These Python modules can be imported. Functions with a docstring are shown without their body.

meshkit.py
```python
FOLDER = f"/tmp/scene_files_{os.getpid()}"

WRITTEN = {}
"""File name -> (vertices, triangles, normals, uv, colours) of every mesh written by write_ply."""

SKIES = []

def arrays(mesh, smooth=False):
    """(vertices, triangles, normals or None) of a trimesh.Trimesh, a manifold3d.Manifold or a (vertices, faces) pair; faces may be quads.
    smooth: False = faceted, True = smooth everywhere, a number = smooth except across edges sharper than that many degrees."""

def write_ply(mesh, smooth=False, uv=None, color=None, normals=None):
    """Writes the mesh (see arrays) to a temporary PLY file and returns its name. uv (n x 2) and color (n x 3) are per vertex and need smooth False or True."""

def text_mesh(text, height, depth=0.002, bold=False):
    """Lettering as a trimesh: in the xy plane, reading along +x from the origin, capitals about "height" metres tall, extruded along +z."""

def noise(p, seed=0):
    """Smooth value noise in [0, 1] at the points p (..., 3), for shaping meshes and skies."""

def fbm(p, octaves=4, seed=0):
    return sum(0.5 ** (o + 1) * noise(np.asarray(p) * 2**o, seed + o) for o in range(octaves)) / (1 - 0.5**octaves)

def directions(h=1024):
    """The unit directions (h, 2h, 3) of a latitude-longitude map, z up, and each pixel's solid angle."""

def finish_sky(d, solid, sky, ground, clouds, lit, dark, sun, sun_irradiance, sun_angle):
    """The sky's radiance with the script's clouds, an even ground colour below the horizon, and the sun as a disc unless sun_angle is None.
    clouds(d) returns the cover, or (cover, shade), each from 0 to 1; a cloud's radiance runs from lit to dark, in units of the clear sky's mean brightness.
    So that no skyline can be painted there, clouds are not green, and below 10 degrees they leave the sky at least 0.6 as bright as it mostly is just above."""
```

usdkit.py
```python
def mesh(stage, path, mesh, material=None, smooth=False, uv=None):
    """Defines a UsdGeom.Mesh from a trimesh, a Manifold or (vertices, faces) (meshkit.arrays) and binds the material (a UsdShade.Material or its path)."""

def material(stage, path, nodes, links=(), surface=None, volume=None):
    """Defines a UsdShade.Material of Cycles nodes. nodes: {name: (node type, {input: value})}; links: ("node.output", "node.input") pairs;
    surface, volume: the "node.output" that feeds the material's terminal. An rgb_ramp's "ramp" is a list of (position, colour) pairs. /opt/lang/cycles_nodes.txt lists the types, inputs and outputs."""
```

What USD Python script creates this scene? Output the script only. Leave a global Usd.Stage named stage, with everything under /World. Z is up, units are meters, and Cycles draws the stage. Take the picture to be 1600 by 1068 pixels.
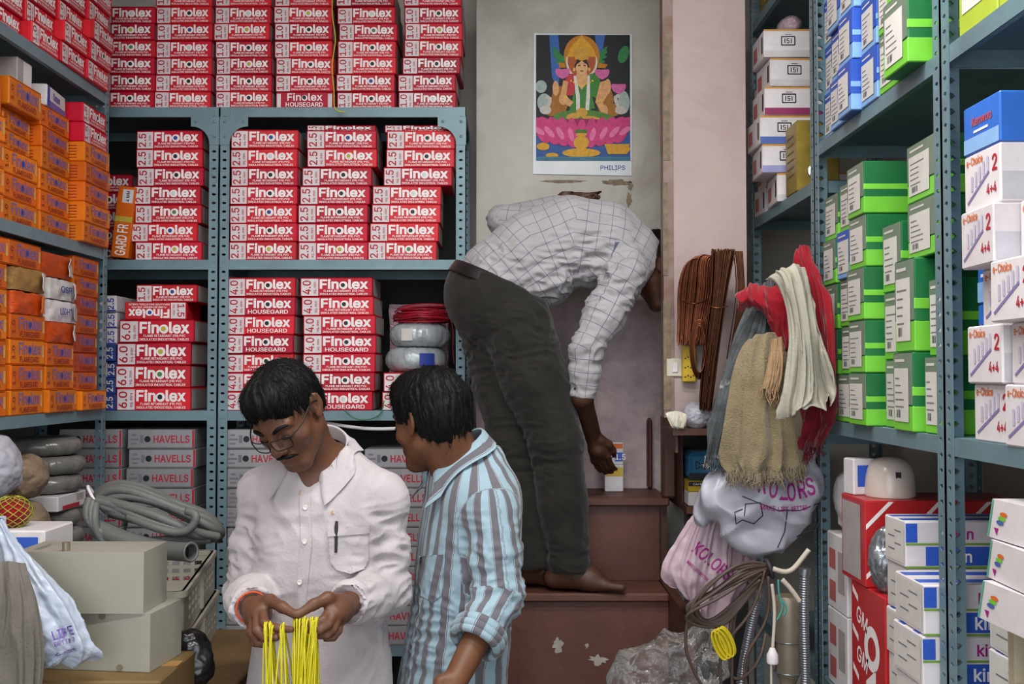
import math, random
import numpy as np
import trimesh
import manifold3d as m3
from shapely.geometry import Polygon, Point, box as sbox
from shapely import affinity
from shapely.ops import unary_union
from pxr import Usd, UsdGeom, UsdLux, UsdShade, Sdf, Gf, Vt
import usdkit, meshkit

random.seed(7)
RNG = np.random.default_rng(7)
PI = math.pi
stage = Usd.Stage.CreateInMemory()
UsdGeom.SetStageUpAxis(stage, UsdGeom.Tokens.z)
UsdGeom.SetStageMetersPerUnit(stage, 1.0)
UsdGeom.Xform.Define(stage, '/World')
UsdGeom.Scope.Define(stage, '/World/Looks')

# ---------------------------------------------------------------- camera, sky, lamps, exposure
F, CX, CY, CAMZ = 1650.0, 800.0, 534.0, 1.6
PITCH = math.atan(51.0 / F)
cam = UsdGeom.Camera.Define(stage, '/World/camera')
cam.AddTranslateOp().Set((0, 0, CAMZ))
cam.AddRotateXOp().Set(90 + math.degrees(PITCH))
cam.CreateHorizontalApertureAttr(36.0)
cam.CreateVerticalApertureAttr(36.0 * 1068 / 1600)
cam.CreateFocalLengthAttr(36.0 * F / 1600)
cam.CreateClippingRangeAttr((0.05, 200.0))
cam.CreateFStopAttr(0.0)
cam.CreateExposureAttr(0.68)

dome = UsdLux.DomeLight.Define(stage, '/World/sky_light')
dome.CreateColorAttr((0.86, 0.93, 1.0)); dome.CreateIntensityAttr(0.78)
lamps = []
for k, (lx, ly) in enumerate([(-0.45, 1.05), (0.5, 1.75)]):
    l = UsdLux.RectLight.Define(stage, '/World/tube_light' + ('' if k == 0 else '_%03d' % k))
    l.CreateWidthAttr(1.2); l.CreateHeightAttr(0.16)
    l.AddTranslateOp().Set((lx, ly, 3.13))
    l.CreateIntensityAttr(40.0); l.CreateColorAttr((1.0, 0.985, 0.95)); l.CreateNormalizeAttr(False)
    lamps.append((lx, ly))

def P(px, py, Y):
    """world point at depth Y that the photograph shows at (px, py)"""
    dx, dy = (px - CX) / F, (CY - py) / F
    c, s = math.cos(PITCH), math.sin(PITCH)
    r = np.array([dx, c - s * dy, s + c * dy])
    return np.array([0, 0, CAMZ]) + r * (Y / r[1])

# ---------------------------------------------------------------- materials
def lin(h):
    if not isinstance(h, str): return tuple(h)
    h = h.lstrip('#'); c = [int(h[i:i + 2], 16) / 255 for i in (0, 2, 4)]
    return tuple(x / 12.92 if x <= .04045 else ((x + .055) / 1.055) ** 2.4 for x in c)
MATS = {}
def mat(name, col, rough=.6, metal=0., var=.12, scale=14., bump=0., bscale=60., spec=.4, rnd=.0, detail=4, col2=None, lo=.42, hi=.6, **kw):
    """noise-varied principled material. col2: stains of a second colour where the noise is high"""
    if name in MATS: return MATS[name]
    c = np.array(lin(col))
    nodes = {'tc': ('texture_coordinate', {}), 'n': ('noise_texture', {'scale': scale, 'detail': float(detail), 'roughness': .6}),
             'p': ('principled_bsdf', dict(roughness=rough, metallic=metal, specular_ior_level=spec, **kw))}
    links = [('tc.object', 'n.vector')]
    a, b = c * (1 - var), np.minimum(c * (1 + var), .98)
    stops = [(0.3, tuple(a)), (0.7, tuple(b))]
    nodes['r'] = ('rgb_ramp', {'ramp': stops})
    links += [('n.fac', 'r.fac')]
    out = 'r.color'
    if col2 is not None:
        nodes['n2'] = ('noise_texture', {'scale': scale * .45, 'detail': 6.0, 'roughness': .65, 'distortion': .6})
        nodes['r2'] = ('rgb_ramp', {'ramp': [(lo, (0, 0, 0)), (hi, (1, 1, 1))]})
        nodes['m'] = ('mix', {'mix_type': 'mix', 'color2': lin(col2)})
        links += [('tc.object', 'n2.vector'), ('n2.fac', 'r2.fac'), ('r2.color', 'm.fac'), (out, 'm.color1')]
        out = 'm.color'
    if rnd:
        nodes['oi'] = ('object_info', {})
        nodes['mr'] = ('map_range', {'to_min': 1 - rnd, 'to_max': 1 + rnd * .6})
        nodes['h'] = ('hsv', {'hue': .5, 'saturation': 1.0, 'value': 1.0, 'fac': 1.0})
        links += [('oi.random', 'mr.value'), ('mr.result', 'h.value'), (out, 'h.color')]
        out = 'h.color'
    links += [(out, 'p.base_color')]
    if bump:
        nodes['bn'] = ('noise_texture', {'scale': bscale, 'detail': 4.0})
        nodes['b'] = ('bump', {'strength': bump, 'distance': .004})
        links += [('tc.object', 'bn.vector'), ('bn.fac', 'b.height'), ('b.normal', 'p.normal')]
    MATS[name] = usdkit.material(stage, '/World/Looks/' + name, nodes, links, surface='p.BSDF')
    return MATS[name]
def film(name, tint, opacity=.35, rough=.12, bump=.0, bscale=30):
    """thin clear plastic: glossy reflection over partly see-through film"""
    if name in MATS: return MATS[name]
    nodes = {'t': ('transparent_bsdf', {'color': (1, 1, 1)}), 'd': ('principled_bsdf', {'base_color': lin(tint), 'roughness': rough, 'specular_ior_level': .7}),
             'm': ('mix_closure', {'fac': opacity})}
    links = [('t.BSDF', 'm.closure1'), ('d.BSDF', 'm.closure2')]
    if bump:
        nodes['tc'] = ('texture_coordinate', {}); nodes['bn'] = ('noise_texture', {'scale': bscale, 'detail': 3.0, 'distortion': 1.2})
        nodes['b'] = ('bump', {'strength': bump, 'distance': .01})
        links += [('tc.object', 'bn.vector'), ('bn.fac', 'b.height'), ('b.normal', 'd.normal')]
    MATS[name] = usdkit.material(stage, '/World/Looks/' + name, nodes, links, surface='m.closure')
    return MATS[name]
def clear_film(name, ior=1.5, haze=.05, rough=.12, bscale=26):
    """clear crinkled polythene: what is behind it shows through, the creases glint"""
    nodes = {'t': ('transparent_bsdf', {'color': (.97, .97, .97)}), 'g': ('glossy_bsdf', {'color': (.9, .9, .9), 'roughness': rough}), 'd': ('diffuse_bsdf', {'color': (.75, .74, .72)}),
             'f': ('fresnel', {'IOR': ior}), 'm': ('mix_closure', {}), 'h': ('mix_closure', {'fac': haze}), 'tc': ('texture_coordinate', {}), 'bn': ('noise_texture', {'scale': bscale, 'detail': 3.0, 'distortion': 1.5}), 'b': ('bump', {'strength': 1., 'distance': .012})}
    MATS[name] = usdkit.material(stage, '/World/Looks/' + name, nodes, [('tc.object', 'bn.vector'), ('bn.fac', 'b.height'), ('b.normal', 'g.normal'), ('t.BSDF', 'h.closure1'), ('d.BSDF', 'h.closure2'), ('f.fac', 'm.fac'), ('h.closure', 'm.closure1'), ('g.BSDF', 'm.closure2')], surface='m.closure')
    return MATS[name]
def stripes_mat(name, cols, period, attr='st', grid=False, line=.06, rough=.85, bump=.25, sheen=.2):
    """woven cloth patterned by the mesh's own st coordinates (metres along and across the cloth)"""
    if name in MATS: return MATS[name]
    nodes = {'a': ('attribute', {'attribute': attr}), 's': ('separate_xyz', {}), 'p': ('principled_bsdf', {'roughness': rough, 'specular_ior_level': .15, 'sheen_weight': sheen, 'sheen_roughness': .5}),
             'tc': ('texture_coordinate', {}), 'bn': ('noise_texture', {'scale': 45., 'detail': 5.}), 'b': ('bump', {'strength': bump, 'distance': .004}),
             'mu': ('math', {'math_type': 'divide', 'value2': period}), 'fu': ('math', {'math_type': 'fraction'})}
    links = [('a.vector', 's.vector'), ('s.x', 'mu.value1'), ('mu.value', 'fu.value1'), ('tc.object', 'bn.vector'), ('bn.fac', 'b.height'), ('b.normal', 'p.normal')]
    nodes['nz'] = ('noise_texture', {'scale': 9., 'detail': 3.}); nodes['nr'] = ('rgb_ramp', {'ramp': [(.3, (.88, .88, .88)), (.7, (1, 1, 1))]})
    nodes['mm'] = ('mix', {'mix_type': 'multiply', 'fac': 1.0})
    links += [('tc.object', 'nz.vector'), ('nz.fac', 'nr.fac'), ('nr.color', 'mm.color2'), ('mm.color', 'p.base_color')]
    if grid:
        nodes['mv'] = ('math', {'math_type': 'divide', 'value2': period}); nodes['fv'] = ('math', {'math_type': 'fraction'})
        nodes['lu'] = ('math', {'math_type': 'less_than', 'value2': line}); nodes['lv'] = ('math', {'math_type': 'less_than', 'value2': line})
        nodes['mx'] = ('math', {'math_type': 'maximum'}); nodes['c'] = ('mix', {'mix_type': 'mix', 'color1': lin(cols[0]), 'color2': lin(cols[1])})
        links += [('s.y', 'mv.value1'), ('mv.value', 'fv.value1'), ('fu.value', 'lu.value1'), ('fv.value', 'lv.value1'), ('lu.value', 'mx.value1'), ('lv.value', 'mx.value2'), ('mx.value', 'c.fac'), ('c.color', 'mm.color1')]
    else:
        nodes['r'] = ('rgb_ramp', {'ramp': [(i, lin(c)) for i, c in cols], 'interpolate': False})
        links += [('fu.value', 'r.fac'), ('r.color', 'mm.color1')]
    MATS[name] = usdkit.material(stage, '/World/Looks/' + name, nodes, links, surface='p.BSDF')
    return MATS[name]

# ---------------------------------------------------------------- prims
USED = {}
def numbered(parent, name):
    k = (str(parent), name); n = USED.get(k, 0); USED[k] = n + 1
    return name if n == 0 else '%s_%03d' % (name, n)
def keys(prim, **kw):
    for k, v in kw.items():
        if v: prim.SetCustomDataByKey(k, v)
def xf(x, loc, rz=0, rx=0, ry=0, sc=None):
    x.AddTranslateOp().Set(tuple(float(v) for v in loc))
    if rz or rx or ry: x.AddRotateXYZOp().Set((float(rx), float(ry), float(rz)))
    if sc is not None: x.AddScaleOp().Set(tuple(float(v) for v in sc))
def thing(name, label, cat, loc=(0, 0, 0), rz=0, group=None, kind=None, rx=0, ry=0, sc=None):
    path = '/World/' + numbered('/World', name)
    x = UsdGeom.Xform.Define(stage, path); xf(x, loc, rz, rx, ry, sc)
    keys(x.GetPrim(), label=label, category=cat, group=group, kind=kind)
    return x.GetPrim()
def part(name, mesh, m, parent=None, smooth=False, label=None, cat=None, group=None, kind=None, uv=None):
    base = str(parent.GetPath()) if parent is not None else '/World'
    prim = usdkit.mesh(stage, base + '/' + numbered(base, name), mesh, MATS[m] if isinstance(m, str) else m, smooth, uv).GetPrim()
    keys(prim, label=label, category=cat, group=group, kind=kind)
    return prim
def struct(name, mesh, m, smooth=False, label=None):
    return part(name, mesh, m, None, smooth, label=label, kind='structure')
def proto(name):
    """class prim that copies refer to"""
    return stage.CreateClassPrim('/World/' + name + '_class')
def copy(pr, name, label, cat, loc, rz=0, group=None, rx=0, ry=0, sc=None):
    path = '/World/' + numbered('/World', name)
    x = UsdGeom.Xform.Define(stage, path)
    x.GetPrim().GetReferences().AddInternalReference(pr.GetPath()); x.GetPrim().SetInstanceable(True)
    xf(x, loc, rz, rx, ry, sc)
    keys(x.GetPrim(), label=label, category=cat, group=group)
    return x.GetPrim()
ORD = ['', 'first', 'second', 'third', 'fourth', 'fifth', 'sixth', 'seventh', 'eighth', 'ninth', 'tenth', 'eleventh', 'twelfth', 'thirteenth', 'fourteenth']

# ---------------------------------------------------------------- shapes
def cat_(ms): return trimesh.util.concatenate([m for m in ms if m is not None])
def tm(man):
    m = man.to_mesh(); return trimesh.Trimesh(m.vert_properties[:, :3], m.tri_verts, process=False)
def bx(x0, x1, y0, y1, z0, z1):
    m = trimesh.creation.box((x1 - x0, y1 - y0, z1 - z0)); m.apply_translation(((x0 + x1) / 2, (y0 + y1) / 2, (z0 + z1) / 2)); return m
def rbx(x0, x1, y0, y1, z0, z1, r=.003):
    """box with chamfered edges"""
    pts = []
    for X, sx in ((x0, 1), (x1, -1)):
        for Y, sy in ((y0, 1), (y1, -1)):
            for Z, sz in ((z0, 1), (z1, -1)):
                pts += [(X, Y + sy * r, Z + sz * r), (X + sx * r, Y, Z + sz * r), (X + sx * r, Y + sy * r, Z)]
    return trimesh.convex.convex_hull(np.array(pts))
def ext(poly, h):
    gs = getattr(poly, 'geoms', [poly])
    return cat_([trimesh.creation.extrude_polygon(g, h, engine='earcut') for g in gs])
def flat(poly):
    """flat print: a polygon as one-sided triangles facing +z"""
    out = []
    for g in getattr(poly, 'geoms', [poly]):
        if g.area <= 0: continue
        v, f = trimesh.creation.triangulate_polygon(g, engine='earcut')
        v = np.c_[v, np.zeros(len(v))]
        n = np.cross(v[f[:, 1]] - v[f[:, 0]], v[f[:, 2]] - v[f[:, 0]])[:, 2]
        f = np.where(n[:, None] < 0, f[:, ::-1], f)
        out.append(trimesh.Trimesh(v, f, process=False))
    return cat_(out)
TXT = {}
def text(s, h, w=None, bold=True):
    """flat lettering in the xy plane from the origin, capitals h tall; w squeezes it to a width"""
    k = (s, bold)
    if k not in TXT:
        t = meshkit.text_mesh(s, 1.0, .1, bold); t.merge_vertices()
        keep = t.face_normals[:, 2] > .5
        t = t.submesh([np.nonzero(keep)[0]], append=True); t.vertices[:, 2] = 0
        t.vertices[:, 0] -= t.vertices[:, 0].min()
        TXT[k] = t
    t = TXT[k].copy(); t.vertices *= h
    if w: t.vertices[:, 0] *= w / t.vertices[:, 0].max()
    return t
def R(ax, deg): return trimesh.transformations.rotation_matrix(math.radians(deg), {'x': (1, 0, 0), 'y': (0, 1, 0), 'z': (0, 0, 1)}[ax])
def T(x, y, z): return trimesh.transformations.translation_matrix((x, y, z))
def on_front(m, x, z, y=-.0006, rot=0):
    """stands a flat xy print up on a face that looks along -y"""
    m = m.copy()
    if rot: m.apply_transform(R('z', rot))
    m.apply_transform(R('x', 90)); m.apply_translation((x, y, z)); return m
def on_right(m, y, z, x, rot=0):
    """stands a flat xy print up on a face that looks along +x"""
    m = m.copy()
    if rot: m.apply_transform(R('z', rot))
    m.apply_transform(R('x', 90)); m.apply_transform(R('z', 90)); m.apply_translation((x + .0006, y, z)); return m
def on_left(m, y, z, x, rot=0):
    m = m.copy()
    if rot: m.apply_transform(R('z', rot))
    m.apply_transform(R('x', 90)); m.apply_transform(R('z', -90)); m.apply_translation((x - .0006, y, z)); return m
def tube(pts, r, n=8, closed=False, caps=True):
    """tube along a polyline; r a number or one per point"""
    p = np.asarray(pts, float); N = len(p); r = np.broadcast_to(np.asarray(r, float), (N,))
    if closed: t = np.roll(p, -1, 0) - np.roll(p, 1, 0)
    else: t = np.gradient(p, axis=0)
    t /= np.maximum(np.linalg.norm(t, axis=1, keepdims=True), 1e-9)
    a = np.array([0, 0, 1.]) if abs(t[0, 2]) < .9 else np.array([1., 0, 0])
    u = np.cross(t[0], a); u /= np.linalg.norm(u); us = [u]
    for i in range(1, N):
        u = us[-1] - t[i] * np.dot(us[-1], t[i]); us.append(u / max(np.linalg.norm(u), 1e-9))
    us = np.array(us); vs = np.cross(t, us)
    th = np.arange(n) / n * 2 * PI
    V = (p[:, None] + r[:, None, None] * (np.cos(th)[None, :, None] * us[:, None] + np.sin(th)[None, :, None] * vs[:, None])).reshape(-1, 3)
    Fs = []
    i = np.arange(N if closed else N - 1)[:, None] * n; j = np.arange(n)[None]; k = (j + 1) % n; i2 = (i + n) % (N * n)
    Fs = np.stack([i + j, i + k, i2 + k, i2 + j], -1).reshape(-1, 4)
    tri = np.vstack([Fs[:, [0, 1, 2]], Fs[:, [0, 2, 3]]])
    if caps and not closed:
        c0, c1 = len(V), len(V) + 1; V = np.vstack([V, p[0], p[-1]]); jj = np.arange(n); kk = (jj + 1) % n
        tri = np.vstack([tri, np.c_[np.full(n, c0), kk, jj], np.c_[np.full(n, c1), (N - 1) * n + jj, (N - 1) * n + kk]])
    return trimesh.Trimesh(V, tri[:, ::-1] if False else tri, process=False)
def spline(pts, n=40, closed=False):
    from scipy.interpolate import CubicSpline
    p = np.asarray(pts, float)
    if closed: p = np.vstack([p, p[:1]])
    d = np.r_[0, np.cumsum(np.maximum(np.linalg.norm(np.diff(p, axis=0), axis=1), 1e-6))]
    cs = CubicSpline(d, p, bc_type='periodic' if closed else 'natural')
    return cs(np.linspace(0, d[-1], n, endpoint=not closed))
def lathe(prof, n=32):
    return trimesh.creation.revolve(np.asarray(prof, float), sections=n)
def torus(R_, r, n=48, m=10, sq=1.):
    th = np.linspace(0, 2 * PI, n, endpoint=False)
    t = tube(np.c_[np.cos(th) * R_, np.sin(th) * R_, th * 0], r, m, closed=True); t.vertices[:, 2] *= sq; return t
# ================================================================ the setting
mat('plaster_grey', '#b9b5ac', .8, var=.1, scale=5, bump=.5, bscale=35, col2='#9f978b', lo=.52, hi=.72)
mat('plaster_pink', '#b09c99', .75, var=.06, scale=4, bump=.35, bscale=30, col2='#9f8886', lo=.5, hi=.75)
mat('plaster_low', '#b9a3a4', .5, var=.2, scale=13, bump=.5, bscale=50, col2='#86716a', lo=.55, hi=.78)
mat('wall_paint', '#b5aea6', .8, var=.06, scale=3)
mat('floor_stone', '#6d645c', .6, var=.15, scale=6, bump=.3)
mat('ceiling_paint', '#c9c6c0', .9, var=.04)
mat('trim_brown', '#8d7870', .6, var=.15, scale=10, col2='#77584c', lo=.45, hi=.62)
mat('wood_brown', '#57332a', .5, var=.22, scale=7, bump=.35, bscale=26, col2='#694134', lo=.5, hi=.75)
mat('wood_edge', '#4f3027', .5, var=.2, scale=9, bump=.2)
mat('chip_grey', '#a19a92', .9, var=.2, scale=30)
mat('tape_brown', '#7a6a58', .7, var=.35, scale=40)
mat('steel_blue', '#6b858e', .42, metal=.15, var=.1, scale=9, spec=.5, bump=.08, bscale=40, col2='#5b6c78', lo=.5, hi=.75)
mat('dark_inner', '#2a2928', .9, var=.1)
mat('lamp_body', '#dddddd', .5)
MATS['tube_glow'] = usdkit.material(stage, '/World/Looks/tube_glow', {'e': ('emission', {'color': (1, .98, .95), 'strength': 6.})}, surface='e.emission')

struct('floor', bx(-1.9, 1.55, -1.5, 4.05, -.1, 0), 'floor_stone')
struct('ground_street', bx(-9, 9, -12, -1.5, -.2, -.06), 'floor_stone')
struct('ceiling', bx(-1.9, 1.55, -1.5, 4.05, 3.25, 3.35), 'ceiling_paint')
struct('wall_left', bx(-1.9, -1.78, -1.5, 4.05, 0, 3.25), 'wall_paint')
struct('wall_right', bx(1.35, 1.5, -1.5, 4.05, 0, 3.25), 'wall_paint')
struct('wall_back', bx(-1.78, 1.35, 3.95, 4.05, 0, 3.25), 'wall_paint')
# plastered alcove behind the stairs: pale upper wall, pinkish lower wall
AL = 3.69
zsplit = P(900, 470, AL)[2]
struct('wall_alcove', bx(-.125, .79, AL, 3.945, 0, 3.245), 'plaster_grey')
struct('wall_alcove_lower', bx(-.124, .70, AL - .006, AL - .0005, 1.18, zsplit), 'plaster_low', label='pinkish scuffed lower part of the alcove wall')
# partition panel, its trim and stripped tape marks
YP = 3.2
xl, xr = P(1052, 300, YP)[0], P(1166, 300, YP)[0]
struct('wall_partition', bx(xl, xr, YP, YP + .06, P(1100, 655, YP)[2], 3.245), 'plaster_pink')
struct('trim_1', bx(P(1036, 300, YP)[0], xl, YP - .004, YP + .055, P(1040, 652, YP)[2], 3.245), 'trim_brown', label='narrow edge strip of the partition')
pa = thing('peeled_tape_mark', 'old brown peeled tape marks running up the edge strip right of the poster', 'tape mark', (0, 0, 0))
for (x0, x1, y0, y1) in ((1037, 1046, 55, 250), (1036, 1043, 285, 430), (1037, 1048, 470, 640)):
    a, b = P(x0, y1, YP - .005), P(x1, y0, YP - .005)
    t = bx(a[0], b[0], YP - .0062, YP - .0045, a[2], b[2]); part('tape_strip', t, 'tape_brown', pa)
rs = np.random.default_rng(3)
def blob_poly(cx, cy, rx, ry, n=18, rough=.35, rng=rs):
    a = np.linspace(0, 2 * PI, n, endpoint=False); r = 1 - rough * rng.random(n)
    return Polygon(np.c_[cx + rx * r * np.cos(a), cy + ry * r * np.sin(a)])
pb = thing('peeled_glue_mark', 'dark flaky glue marks on the wall just under the poster', 'glue mark', (0, 0, 0))
for (cx, cy, rx, ry) in ((962, 285, 28, 6), (985, 290, 6, 10), (983, 312, 6, 14), (985, 340, 5, 12), (880, 283, 40, 3), (984, 362, 5, 8)):
    o = P(cx, cy, AL - .001); s = AL / F
    m = ext(blob_poly(0, 0, rx * s, ry * s, 22, .55), .0012); m.apply_transform(R('x', 90)); m.apply_translation(o); part('flake', m, 'tape_brown', pb)

# ---------------------------------------------------------------- wooden stairs
def ztop(py, Y): return P(900, py, Y)[2]
Y1, Y2 = 3.2, 3.38
z1, z2 = P(900, 927, Y1)[2], P(900, 778, Y2)[2]
xs0, xs1 = -.12, P(1046, 930, Y1)[0]
st = thing('wooden_stair', 'brown painted wooden stair with chipped paint rising to the alcove wall', 'stair', (0, 0, 0))
def tread(x0, x1, y0, y1, zt, th=.026):
    m = rbx(x0, x1, y0, y1, zt - th, zt, .005); return m
part('tread', tread(xs0, xs1, Y1, Y2 + .03, z1), 'wood_brown', st)
part('tread', tread(xs0, xs1 + .029, Y2, AL - .008, z2), 'wood_brown', st)
part('tread', tread(xs0, xs1, Y1 - .3, Y1 + .05, z1 * .62), 'wood_brown', st)
part('riser', bx(xs0, xs1, Y1 + .025, Y1 + .045, z1 * .62, z1 - .026), 'wood_brown', st)
part('riser', bx(xs0, xs1 + .0, Y2 + .03, Y2 + .05, z1, z2 - .026), 'wood_brown', st)
part('riser', bx(xs0, xs1, Y1 - .28, Y1 - .26, 0, z1 * .62 - .026), 'wood_brown', st)
part('cheek_board', bx(xs1 + .001, xs1 + .028, Y1 - .3, AL - .01, 0, z1 + .0), 'wood_edge', st)
part('cheek_board', bx(xs1 + .003, xs1 + .028, Y2 + .052, AL - .01, z1, z2 - .028), 'wood_edge', st)
pz0 = P(1046, 790, Y2)[2]
part('newel_post', rbx(P(1036, 700, Y2)[0], P(1056, 700, Y2)[0], Y2 + .001, Y2 + .06, z2, P(1040, 648, Y2)[2], .006), 'wood_edge', st)
part('end_block', rbx(P(1009, 700, AL)[0], P(1038, 700, Y2)[0] - .004, AL - .06, AL - .008, z2, P(1012, 652, AL)[2], .01), 'wood_brown', st, label='short wooden block beside the newel post')
for (cx, cy, rx, ry) in ((872, 1008, 11, 14), (935, 1030, 18, 10), (917, 1008, 4, 5)):
    o = P(cx, cy, Y1 + .0245); s = Y1 / F
    m = ext(blob_poly(0, 0, rx * s, ry * s, 20, .6), .0012); m.apply_transform(R('x', 90)); m.apply_translation(o); part('paint_chip', m, 'chip_grey', st)

# ---------------------------------------------------------------- slotted angle racks
def slot(x, y, w, h):
    return Polygon([(x - w / 2, y), (x - w / 2 + h / 2, y - h / 2), (x + w / 2 - h / 2, y - h / 2), (x + w / 2, y), (x + w / 2 - h / 2, y + h / 2), (x - w / 2 + h / 2, y + h / 2)])
def flange(w, h, pitch=.029, off=0, sw=.015, sh=.0075):
    base = sbox(0, 0, w, h)
    holes = unary_union([slot(w * (.38 if i % 2 else .62) if off else w * .5, z, sw, sh) for i, z in enumerate(np.arange(.03, h - .02, pitch))])
    return base.difference(holes)
def post_mesh(w, h, sx=1, sy=1):
    """slotted angle: one flange in the front plane, one in the end plane; sx, sy: which way the flanges run"""
    a = ext(flange(w, h), .0022); a.apply_transform(R('x', 90)); a.apply_translation((0, .0022, 0))
    b = ext(flange(w, h, sw=.017, sh=.011), .0022); b.apply_transform(R('x', 90)); b.apply_transform(R('z', 90))
    m = cat_([a, b])
    m.vertices[:, 0] *= sx; m.vertices[:, 1] *= sy
    if sx * sy < 0: m.faces = m.faces[:, ::-1]
    return m
def rack(name, label, loc, rz, w, d, h, levels, gussets=(), group=None):
    t = thing(name, label, 'shelf rack', loc, rz, group)
    pw = .033
    for (x, sx) in ((0, 1), (w, -1)):
        for (y, sy) in ((0, 1), (d, -1)):
            m = post_mesh(pw, h, sx, sy); m.apply_translation((x, y, 0)); part('post', m, 'steel_blue', t)
    for z in levels:
        lip = .033; e = .0035
        sh = [bx(e, w - e, .003, d - .003, z - .0015, z), bx(e, w - e, .0026, .0044, z - lip, z), bx(e, w - e, d - .0045, d - .003, z - lip, z),
              bx(e, e + .0015, .003, d - .003, z - lip, z), bx(w - e - .0015, w - e, .003, d - .003, z - lip, z), bx(e, w - e, .003, .016, z - lip, z - lip + .0015)]
        part('shelf', cat_(sh), 'steel_blue', t)
    for (z, ends) in gussets:
        for sx in ends:
            g = .095; r = .06
            base = sbox(0, 0, g, g).difference(sbox(pw + .0, -g, g * 2, g - pw)).union(sbox(pw - .001, g - pw - r, pw + r, g - pw + .001).difference(Point(pw + r, g - pw - r).buffer(r, 24)))
            m = ext(base, .0016); m.apply_transform(R('x', 90)); 
            if sx < 0: m.vertices[:, 0] *= -1; m.faces = m.faces[:, ::-1]
            x = 0 if sx > 0 else w
            m.apply_translation((x, -.0002, z - g)); gp = part('gusset', m, 'steel_blue', t)
            for (bxx, bz) in ((pw / 2, g - pw / 2), (pw / 2, g * .3), (g * .82, g - pw / 2)):
                s = trimesh.creation.icosphere(1, .0055); s.vertices[:, 1] *= .6; s.apply_translation((x + sx * bxx, -.0018, z - g + bz)); part('bolt', s, 'steel_blue', gp)
    return t
YB = 3.53
rack('steel_rack', 'blue-grey slotted steel rack with red cartons, mostly behind the left rack', (-1.75, YB, 0), 0, .765, .38, 2.5, (2.5, 1.985, 1.48, .70, .1), [(2.467, (-1,))])
rack('steel_rack', 'blue-grey slotted steel rack full of red cartons behind the man in white', (-.983, YB, 0), 0, .828, .38, 2.5, (2.5, 1.985, 1.48, .70, .1), [(2.467, (1, -1))])
rack('steel_rack', 'blue-grey steel rack along the left wall holding orange cartons', (-1.30, 2.25, 0), 90, 1.135, .44, 3.1, (2.5, 2.0, 1.492, .98, .1))
rack('steel_rack', 'far right steel rack holding white cartons beside the pink partition', (.80, 3.52, 0), -90, .738, .42, 3.1, (2.77, 2.115, 1.45, .82, .1))
rack('steel_rack', 'right steel rack holding the blue and green cartons', (.80, 2.778, 0), -90, .82, .42, 3.1, (2.87, 2.205, 1.485, .82, .1))
rack('steel_rack', 'nearest right steel rack holding white lamp cartons', (.80, 1.953, 0), -90, .85, .42, 3.1, (2.87, 2.205, 1.485, .82, .1))

# tube lamps over the camera
for k, (lx, ly) in enumerate(lamps):
    t = thing('tube_lamp', 'white ceiling tube lamp %s, above the picture' % ('over the customers' if k == 0 else 'nearer the stairs'), 'lamp', (lx, ly, 3.14))
    part('housing', rbx(-.62, .62, -.05, .05, .06, .11, .006), 'lamp_body', t)
    part('tube', trimesh.util.concatenate([trimesh.creation.cylinder(.013, 1.18, 12, transform=T(0, 0, .035) @ R('y', 90))]), 'tube_glow', t)
    for x in (-.58, .58): part('holder', bx(x - .015, x + .015, -.02, .02, .015, .06), 'lamp_body', t)

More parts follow.
